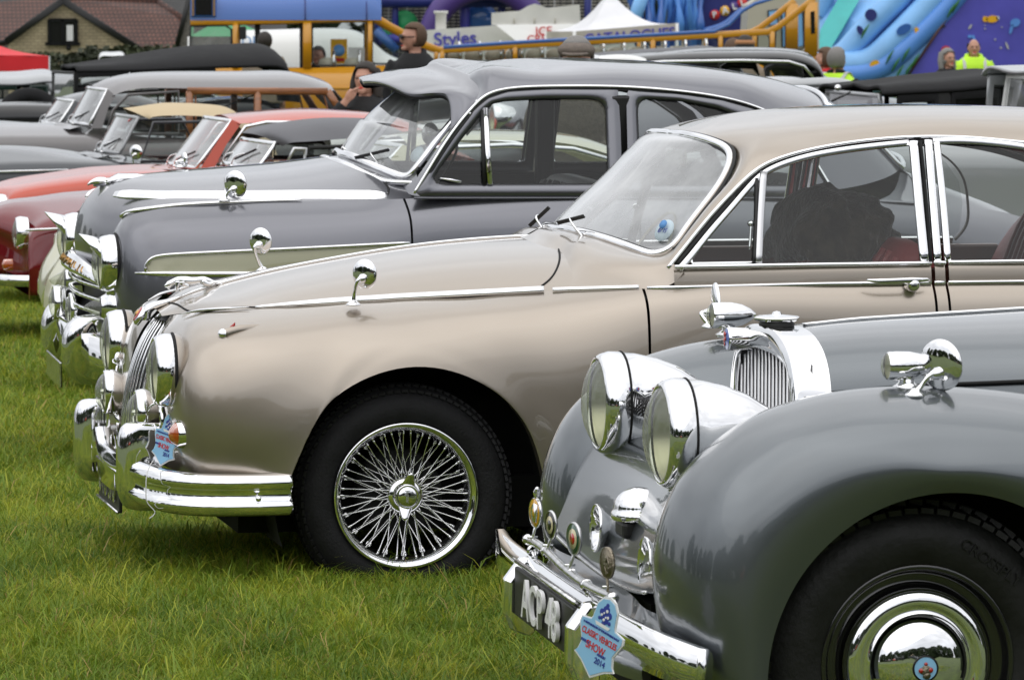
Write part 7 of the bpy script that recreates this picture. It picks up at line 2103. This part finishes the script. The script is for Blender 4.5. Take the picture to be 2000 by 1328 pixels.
# copied cars added unseen behind the camera, to darken reflections in chrome and paint
for nm, x, y, rz, lab in (('timbered_estate_car', -6.5, -7.0, 192, 'copy of the timbered estate car, added unseen in the opposite row for reflections in the chrome'), ('black_saloon', .5, -7.6, 188, 'copy of the black saloon, added unseen in the opposite row for reflections in the hubcap'), ('sports_coupe', -2.4, -11.0, 190, 'copy of the coral coupe, added unseen in the opposite row for reflections in the paint'), ('convertible_saloon', 6.5, -8.0, 186, 'copy of the dark convertible, added unseen in the opposite row for reflections in the grey wing'), ('hooded_tourer', -12.0, -8.5, 192, 'copy of the black hooded tourer, added unseen in the opposite row for reflections in the bumpers')):
    c = copy_tree(bpy.data.objects[nm]); c.matrix_world = Matrix.Translation((x, y, 0)) @ Matrix.Rotation(R(rz), 4, 'Z'); c['label'] = lab
# ================================================================== people
M['black cloth'] = mat('black cloth', (.012, .012, .013), .85, bump=.3, bscale=30); M['tweed'] = mat('tweed', (.085, .075, .055), .95, bump=.6, bscale=90, var=.35, vscale=60)
M['flat cap'] = mat('flat cap', (.17, .14, .12), .95, bump=.5, bscale=80, var=.2, vscale=40); M['orange cap'] = mat('orange cap', (.42, .20, .09), .9); M['dark hair'] = mat('dark hair', (.02, .014, .01), .6, bump=.5, bscale=80)
M['grey hair'] = mat('grey hair', (.22, .21, .20), .7, bump=.6, bscale=80); M['brown hair'] = mat('brown hair', (.10, .055, .03), .7, bump=.5, bscale=80); M['pink cloth'] = mat('pink cloth', (.55, .14, .20), .8); M['beige cloth'] = mat('beige cloth', (.25, .20, .15), .9, bump=.3); M['mint cloth'] = mat('mint cloth', (.20, .42, .28), .8); M['jeans'] = mat('jeans', (.03, .04, .07), .9)
def blob(name, tubes, m, parent, vox=.012, extra=None):
    b = Bag()
    for P, r_ in tubes: b.add(tube_data(curve(P, max(6, len(P) * 4)), r_, 12))
    if extra:
        for e in extra: b.add(e)
    o = b.build(name, m, parent)
    rm = o.modifiers.new('skin', 'REMESH'); rm.mode = 'VOXEL'; rm.voxel_size = vox; rm.use_smooth_shade = True
    sm = o.modifiers.new('soft', 'SMOOTH'); sm.iterations = 3; sm.factor = .5
    return o
def ell(c, rx, ry, rz, n=14, m=16):
    V = [(c[0] + rx * math.sin(t) * math.cos(p), c[1] + ry * math.sin(t) * math.sin(p), c[2] + rz * math.cos(t)) for t in np.linspace(.001, PI - .001, n) for p in np.linspace(0, 2 * PI, m, endpoint=False)]
    return V, grid_faces(n, m, True) + [tuple(range(m)), tuple((n - 1) * m + j for j in range(m))[::-1]]
def person(u, v_top, depth, label, face=180, h=1.75, jacket='black cloth', trouser='jeans', hair='dark hair', cap=None, glasses=False, lean=0.0, arm_l=None, arm_r=None, hi=False, shirt=None, hairlong=False, vest=False, group=None, bald=False, turn=0, bulk=1.0):
    """stands on the field; the top of the head is at picture point (u, v_top); face = degrees the face looks, 0 = +x, 270 = at the camera"""
    r = ray(u, v_top); P = r * (depth / r.y); base = P.z + CAM_H - h
    o = thing('person', label, 'person', (P.x, P.y, base), R(face), group)
    # local: +x forwards, z up
    ct, st_ = math.cos(math.radians(turn)), math.sin(math.radians(turn))
    H = h; hd = np.array([.02 + lean, 0, H - .115])
    sh = H - .30; nk = np.array([lean * .8, 0, H - .25])
    def arm(s, pts): return [np.array([lean * .7, s * .17, sh - .03]), np.array([lean * .7, s * .215, sh - .10])] + [np.array(p) for p in pts]
    al = arm(1, arm_l or [(.0, .25, sh - .30), (.06, .24, sh - .55)]); arr = arm(-1, arm_r or [(.0, -.25, sh - .30), (.06, -.24, sh - .55)])
    legs = [[(0, s * .09, H * .50), (.01, s * .10, H * .27), (-.01, s * .10, .08)] for s in (1, -1)]
    torso = [(0, 0, H * .50), (0, 0, H * .58), (lean * .4, 0, H * .68), (lean * .7, 0, H * .78), (lean * .8, 0, sh + .0), (lean * .85, 0, sh + .06), tuple(nk), tuple(hd - (.01, 0, .06))]
    def hv(VF):        # the head turns on the neck
        V, F = VF; V = np.array(V, float); d = V - nk
        V[:, 0] = nk[0] + d[:, 0] * ct - d[:, 1] * st_; V[:, 1] = nk[1] + d[:, 0] * st_ + d[:, 1] * ct
        return V, F
    def wide(tubeVF, k=1.42):
        V, F = tubeVF; V = np.array(V)
        f = np.clip((sh + .08 - V[:, 2]) / .12, 0, 1); V[:, 1] *= 1 + (k - 1) * f; return V, F
    tr = [.15, .15, .135, .155, .135, .09, .055, .05]
    ex = [wide(tube_data(curve(torso, 40), tr, 16))] + [hv(q) for q in (ell(hd, .098, .076, .118), ell(hd + (.095, 0, -.015), .022, .014, .026), ell(hd + (.075, 0, -.085), .03, .032, .025), ell(hd + (0, .078, -.01), .018, .012, .032), ell(hd + (0, -.078, -.01), .018, .012, .032), ell(hd + (.082, 0, .03), .018, .05, .012))]
    def hand(e, d):
        e, d = np.array(e), np.array(d, float); d /= max(np.linalg.norm(d), 1e-6); sdv = np.cross(d, (0, 0, 1.0)); sdv = sdv / max(np.linalg.norm(sdv), 1e-6)
        T = [([e, e + d * .05, e + d * .09], [.024, .038, .034])]
        for k, L in ((-1.5, .065), (-.5, .078), (.5, .073), (1.5, .058)): T.append(([e + d * .08 + sdv * k * .019, e + d * (.08 + L * .6) + sdv * k * .021 - (0, 0, .008), e + d * (.08 + L) + sdv * k * .02 - (0, 0, .024)], [.0105, .0095, .008]))
        T.append(([e + d * .03 - sdv * .03, e + d * .07 - sdv * .055, e + d * .10 - sdv * .055], [.014, .012, .010])); return T
    tb = [(al, [.06, .05, .042, .036, .028]), (arr, [.06, .05, .042, .036, .028])] + [(L, [.09, .065, .045]) for L in legs] + [([(l[-1][0] - .03, l[-1][1], .06), (l[-1][0] + .14, l[-1][1], .04)], [.045, .035]) for l in legs] + hand(al[-1], al[-1] - al[-2]) + hand(arr[-1], arr[-1] - arr[-2])
    blob('body', tb, 'skin', o, .0085, ex)
    jt = [(.155 if 0 else t) for t in (.172, .168, .155, .172, .152, .105)]
    jx = [wide(tube_data(curve(torso[:6], 30), [q_ * bulk for q_ in jt], 16))]
    ac = lambda A_: A_[:-1] + [A_[-2] * .12 + A_[-1] * .88]
    blob('jacket', [(ac(A_), [q_ * bulk for q_ in (.075, .066, .058, .052, .046)]) for A_ in (al, arr)], jacket, o, .014, jx)
    blob('trousers', [(L, [.105, .082, .066]) for L in legs], trouser, o, .02, [wide(tube_data(curve(torso[:2], 6), [.155, .16], 14), 1.25)])
    Bag().add(ell((legs[0][-1][0] + .05, .10, .04), .14, .05, .05)).build('shoe', 'black', o); Bag().add(ell((legs[1][-1][0] + .05, -.10, .04), .14, .05, .05)).build('shoe', 'black', o)
    if jacket != 'hi vis':
        b = Bag()
        for s in (1, -1): b.add(tube_data(curve([nk + (-.06, s * .02, .03), nk + (-.01, s * .075, .02), nk + (.07, s * .055, -.03), nk + (.10, s * .02, -.10)], 12), [.022, .026, .026, .018], 8))
        b.build('collar', jacket, o)
    else:
        b = Bag().add(tube_data(curve([nk + (-.09, 0, .03), nk + (-.06, .08, .03), nk + (.04, .09, 0), nk + (.09, .03, -.05)], 12), .035, 8)).add(tube_data(curve([nk + (-.09, 0, .03), nk + (-.06, -.08, .03), nk + (.04, -.09, 0), nk + (.09, -.03, -.05)], 12), .035, 8)); b.build('hood', jacket, o)
    if shirt: plate('shirt', [tuple(nk + q) for q in ((.10, -.045, .0), (.10, .045, .0), (.165, .02, -.22), (.165, -.02, -.22))], (-1, 0, 0), .02, shirt, o)
    if hi:
        for z in (sh - .22, sh - .42): 
            P = [(lean * .6 + .178 * bulk * math.cos(t), .178 * bulk * 1.42 * math.sin(t), z) for t in np.linspace(0, 2 * PI, 30, endpoint=False)]; trim('reflective_band', P, .05, .012, 'grey tape', o, up=[(p[0], p[1], 0) for p in P], close=True)
        for s in (1, -1): trim('reflective_band', curve([(lean * .6 + .17 * bulk, s * .13, sh - .30), (lean * .6 + .165 * bulk, s * .14, sh - .12), (lean * .6 + .08, s * .14, sh + .03), (lean * .6 - .08, s * .14, sh + .03), (lean * .6 - .165, s * .14, sh - .12), (lean * .6 - .17, s * .13, sh - .30)], 20), .045, .012, 'grey tape', o, up=(0, 0, 1))
        for A_, s in ((al, 1), (arr, -1)):
            q = A_[2]; d = A_[3] - A_[2]; V, F = lathe_data([(.060 * bulk, -.025), (.062 * bulk, 0), (.060 * bulk, .025)], q, d, 16); mesh_obj('reflective_band', V, F, 'grey tape', o)
    if vest:
        V, F = wide(tube_data(curve([np.array(p) for p in torso[1:6]], 24), [.182, .172, .184, .166, .122], 16), 1.40); mesh_obj('vest', V, F, 'hi vis', o)
        for s in (1, -1): trim('reflective_band', curve([(.20, s * .11, sh - .35), (.19, s * .12, sh - .12), (0, s * .12, sh + .07), (-.19, s * .12, sh - .12), (-.20, s * .11, sh - .35)], 20), .05, .012, 'grey tape', o, up=(0, 0, 1))
    V, F = ell(hd + (-.016, 0, .022), .104, .088, .112); V = np.array(V)
    kz = (-.04 if hairlong else .0)
    keep = lambda p: (p[2] > hd[2] + .065 or (p[0] < hd[0] + .02 and p[2] > hd[2] - .07)) or (hairlong and p[0] < hd[0] + .055)
    if bald: keep = lambda p: p[0] < hd[0] - .02 and p[2] < hd[2] + .07
    F = [f for f in F if all(keep(V[i]) for i in f)]
    ha = mesh_obj('hair', hv((V, F))[0], F, hair, o); so = ha.modifiers.new('thickness', 'SOLIDIFY'); so.thickness = .012
    if hairlong: blob('hair', [([hd + (-.05, s * .06, .08), hd + (-.03, s * .09, -.02), hd + (-.01, s * .095, -.14)], [.045, .045, .035]) for s in (1, -1)] + [([hd + (-.06, 0, .06), hd + (-.09, 0, -.06), hd + (-.08, 0, -.16)], [.06, .07, .06])], hair, o, .012)
    for s in (1, -1): Bag().add(hv(ell(hd + (.088, s * .030, .012), .010, .012, .008, 8, 8))).build('eye', 'black', o)
    Bag().add(hv(ell(hd + (.096, 0, -.062), .008, .024, .006, 8, 8))).build('mouth', 'plate red', o)
    if glasses:
        b = Bag()
        for s in (1, -1): b.add(lathe_data([(0, .004), (.024, .003), (.027, 0), (.024, -.003)], hd + (.108, s * .032, .012), (1, 0, 0), 14)); b.add(tube_data([hd + (.105, s * .055, .014), hd + (.0, s * .088, .016)], .004, 6))
        b.add(tube_data([hd + (.112, .01, .014), hd + (.112, -.01, .014)], .003, 6)); b.V = hv((b.V, []))[0].tolist(); b.build('glasses', 'black', o)
    if cap:
        b = Bag(); V, F = ell(hd + (-.005, 0, .062), .128, .105, .052); b.add((V, F)); b.add(lathe_data([(.02, .012), (.070, .008), (.075, 0), (.070, -.006), (0, -.006)], hd + (.075, 0, .045), (.15, 0, 1), 18)); b.V = hv((b.V, []))[0].tolist(); b.build('cap', cap, o)
    return o
person(812, 50, 38, 'man in black jacket and glasses looking left in front of the mustard bus', 262, 1.80, turn=-68, glasses=True, hair='brown hair', lean=.02)
person(715, 127, 33.5, 'dark haired woman in black with pink collar leaning over, hand at her face', 250, 1.45, shirt='pink cloth', hairlong=True, hair='dark hair', arm_r=[(.18, -.30, .92), (.20, -.08, 1.18)], arm_l=[(.05, .36, .98), (.02, .55, .90)])
person(1126, 80, 24.0, 'man in flat cap and tweed jacket with mint shirt standing behind the grey visor saloon', 265, 1.66, jacket='tweed', cap='flat cap', hair='grey hair', shirt='mint cloth', arm_l=[(.02, .27, 1.16), (.24, .14, 1.05)])
person(1455, 74, 44, 'person in an orange brown cap just behind the black saloon roof', 90, 1.70, cap='orange cap', jacket='beige cloth')
person(1432, 80, 44.6, 'brown haired person beside the orange brown cap, behind the black saloon roof', 90, 1.66, hair='brown hair', jacket='black cloth')
person(1634, 97, 44, 'grey haired man in yellow hi-vis vest over a dark coat, his back turned', 60, 1.72, vest=True, hair='grey hair', jacket='black cloth')
person(1614, 97, 46, 'sandy haired person with red scarf beside the man in the hi-vis vest', 150, 1.70, hair='brown hair', jacket='red tent')
person(1902, 78, 60, 'balding man in a yellow hi-vis jacket with grey bands facing the camera', 270, 1.78, jacket='hi vis', hi=True, bulk=1.3, bald=True, hair='dark hair', arm_l=[(-.02, .33, 1.22), (.05, .36, .98)], arm_r=[(-.02, -.33, 1.22), (.05, -.36, .98)])
person(1850, 98, 56, 'grey haired woman in dark coat and red scarf beside the hi-vis jacket man', 300, 1.60, hair='grey hair', hairlong=True, jacket='black cloth', shirt='plate red')
person(517, 66, 56.5, 'dark haired man in beige jacket standing at the door of the mustard bus', 100, 1.80, hair='dark hair', jacket='beige cloth')
person(622, 94, 59.2, 'grey haired passenger in black inside the mustard bus, by the yellow poster', 250, 1.62, hair='grey hair', jacket='black cloth')
# ================================================================== ground and grass
xs = np.concatenate([np.linspace(-150, -8, 16), np.linspace(-6, 8, 29), np.linspace(10, 150, 16)])
ys = np.concatenate([np.linspace(-150, 4, 18), np.linspace(5, 60, 56), np.linspace(65, 400, 24)])
V = [(x, y, gz(y)) for x in xs for y in ys]
nx, ny = len(xs), len(ys)
F = [(i * ny + j, (i + 1) * ny + j, (i + 1) * ny + j + 1, i * ny + j + 1) for i in range(nx - 1) for j in range(ny - 1)]
M['turf'] = mat('turf', (0.066, 0.092, 0.020), 0.9, var=0.35, vscale=2.5, bump=.8, bscale=60)
gobj = mesh_obj('ground', V, F, 'turf')
gobj['kind'] = 'structure'
def blade_mat():
    m = bpy.data.materials.new('grass blade'); m.use_nodes = True
    n, l = m.node_tree.nodes, m.node_tree.links; n.clear()
    o = n.new('ShaderNodeOutputMaterial'); at_ = n.new('ShaderNodeAttribute'); at_.attribute_name = 'tint'
    d = n.new('ShaderNodeBsdfDiffuse'); t = n.new('ShaderNodeBsdfTranslucent'); g = n.new('ShaderNodeBsdfGlossy'); g.inputs['Roughness'].default_value = .38; g.inputs[0].default_value = (.9, .95, .8, 1)
    l.new(at_.outputs['Color'], d.inputs[0]); l.new(at_.outputs['Color'], t.inputs[0])
    a = n.new('ShaderNodeMixShader'); a.inputs[0].default_value = .38; l.new(d.outputs[0], a.inputs[1]); l.new(t.outputs[0], a.inputs[2])
    b = n.new('ShaderNodeMixShader'); b.inputs[0].default_value = .025; l.new(a.outputs[0], b.inputs[1]); l.new(g.outputs[0], b.inputs[2]); l.new(b.outputs[0], o.inputs[0])
    return m
M['blade'] = blade_mat()
def grass(name, regions, seed):
    g = np.random.default_rng(seed)
    X, Y, Hs = [], [], []
    for (y0, y1, u0, u1, dens, hh, wd) in regions:
        area = (y1 - y0) * (u1 - u0) / FPX * (y0 + y1) / 2; n = int(dens * area)
        y = y0 + (y1 - y0) * g.random(n); u = u0 + (u1 - u0) * g.random(n)
        X.append((u - UC) / FPX * y); Y.append(y); Hs.append(np.stack([np.full(n, hh), np.full(n, wd)], 1))
    X, Y, Hs = np.concatenate(X), np.concatenate(Y), np.concatenate(Hs)
    n = len(X)
    # tufts: clumped height and hue
    def field(sx, sy, ph): return .5 + .5 * np.sin(X * sx + 1.7 * np.sin(Y * sy * .7 + ph)) * np.cos(Y * sy + 1.3 * np.sin(X * sx * .8 + ph * 2))
    tuft = .55 * field(23, 17, .4) + .45 * field(61, 43, 2.2)
    hue = .55 * field(4.2, 2.3, 1.1) + .30 * field(19, 9, 3.0) + .35 * g.random(n) - .06
    h = Hs[:, 0] * (.55 + .55 * tuft) * (.65 + .6 * g.random(n)); wd = Hs[:, 1] * (.7 + .6 * g.random(n))
    a = g.random(n) * 2 * PI; lean = h * (.35 + 1.1 * g.random(n)); b = a + g.normal(0, .5, n)
    z = .055 * np.exp(-((Y - 12.5) / 1.5) ** 4) - 0.0045 * np.maximum(0, Y - 15)
    wx, wy = np.cos(a + PI / 2) * wd / 2, np.sin(a + PI / 2) * wd / 2
    def P(dx, dy, dz, s): return np.stack([X + dx + wx * s, Y + dy + wy * s, z + dz], 1)
    l1x, l1y, l2x, l2y = np.cos(a) * lean * .18, np.sin(a) * lean * .18, np.cos(a) * lean * .55, np.sin(a) * lean * .55
    l3x, l3y = l2x + np.cos(b) * lean * .55, l2y + np.sin(b) * lean * .55
    V = np.stack([P(0, 0, -.004, 1), P(0, 0, -.004, -1), P(l1x, l1y, h * .42, .9), P(l1x, l1y, h * .42, -.9), P(l2x, l2y, h * .78, .6), P(l2x, l2y, h * .78, -.6), P(l3x, l3y, h * (1 - .22 * g.random(n)), 0)], 1)
    base = (np.arange(n) * 7)[:, None]
    L = np.concatenate([base + np.array([[0, 1, 3, 2]]), base + np.array([[2, 3, 5, 4]]), base + np.array([[4, 5, 6]])], 1)
    me = bpy.data.meshes.new(name)
    me.vertices.add(7 * n); me.vertices.foreach_set('co', V.reshape(-1).astype(np.float32))
    me.loops.add(11 * n); me.loops.foreach_set('vertex_index', L.reshape(-1).astype(np.int32))
    st = (np.arange(n) * 11)[:, None] + np.array([[0, 4, 8]]); me.polygons.add(3 * n); me.polygons.foreach_set('loop_start', st.reshape(-1).astype(np.int32)); me.polygons.foreach_set('loop_total', np.tile([4, 4, 3], n).astype(np.int32))
    me.polygons.foreach_set('use_smooth', np.ones(3 * n, bool)); me.update()
    c0, c1, c2, c3 = np.array([.062, .140, .014]), np.array([.255, .350, .036]), np.array([.52, .50, .05]), np.array([.42, .30, .10])
    k = np.clip(hue, 0, 1)[:, None]; col = c0 * (1 - k) + c1 * k
    dry = g.random(n); y_ = (np.clip(field(11, 6, 5.0) * 1.2 - .35, 0, 1) * .6 + .14); m1 = (dry < y_)[:, None]; col = np.where(m1, col * .45 + c2 * .55, col); col = np.where((dry > .965)[:, None], c3, col)
    col = col * (.8 + .4 * g.random((n, 1)))
    ca = me.color_attributes.new('tint', 'FLOAT_COLOR', 'POINT')
    full = np.ones((n, 7, 4), np.float32); full[:, :, :3] = col[:, None, :]; full[:, :2, :3] = full[:, :2, :3] * np.array([1.15, 1.0, .9]); ca.data.foreach_set('color', full.reshape(-1))
    me.materials.append(M['blade']); o = link(bpy.data.objects.new(name, me)); o['kind'] = 'stuff'
    return o
grass('grass', [(10.4, 15, -250, 1150, 900, .118, .0042), (15, 26, -300, 500, 500, .10, .006), (10.4, 13.2, -250, 1250, 17000, .078, .0030), (13.2, 16.5, -250, 1100, 11000, .075, .0036), (16.5, 21, -300, 500, 6500, .07, .0045), (21, 30, -350, 400, 3600, .065, .006), (30, 42, -350, 300, 600, .07, .010), (8.3, 10.4, -1600, 2300, 1500, .08, .006), (5.5, 8.3, -2500, 3500, 500, .08, .007), (10.4, 16, -2200, -250, 1500, .08, .007), (16, 30, -2600, -340, 500, .08, .012)], 21)
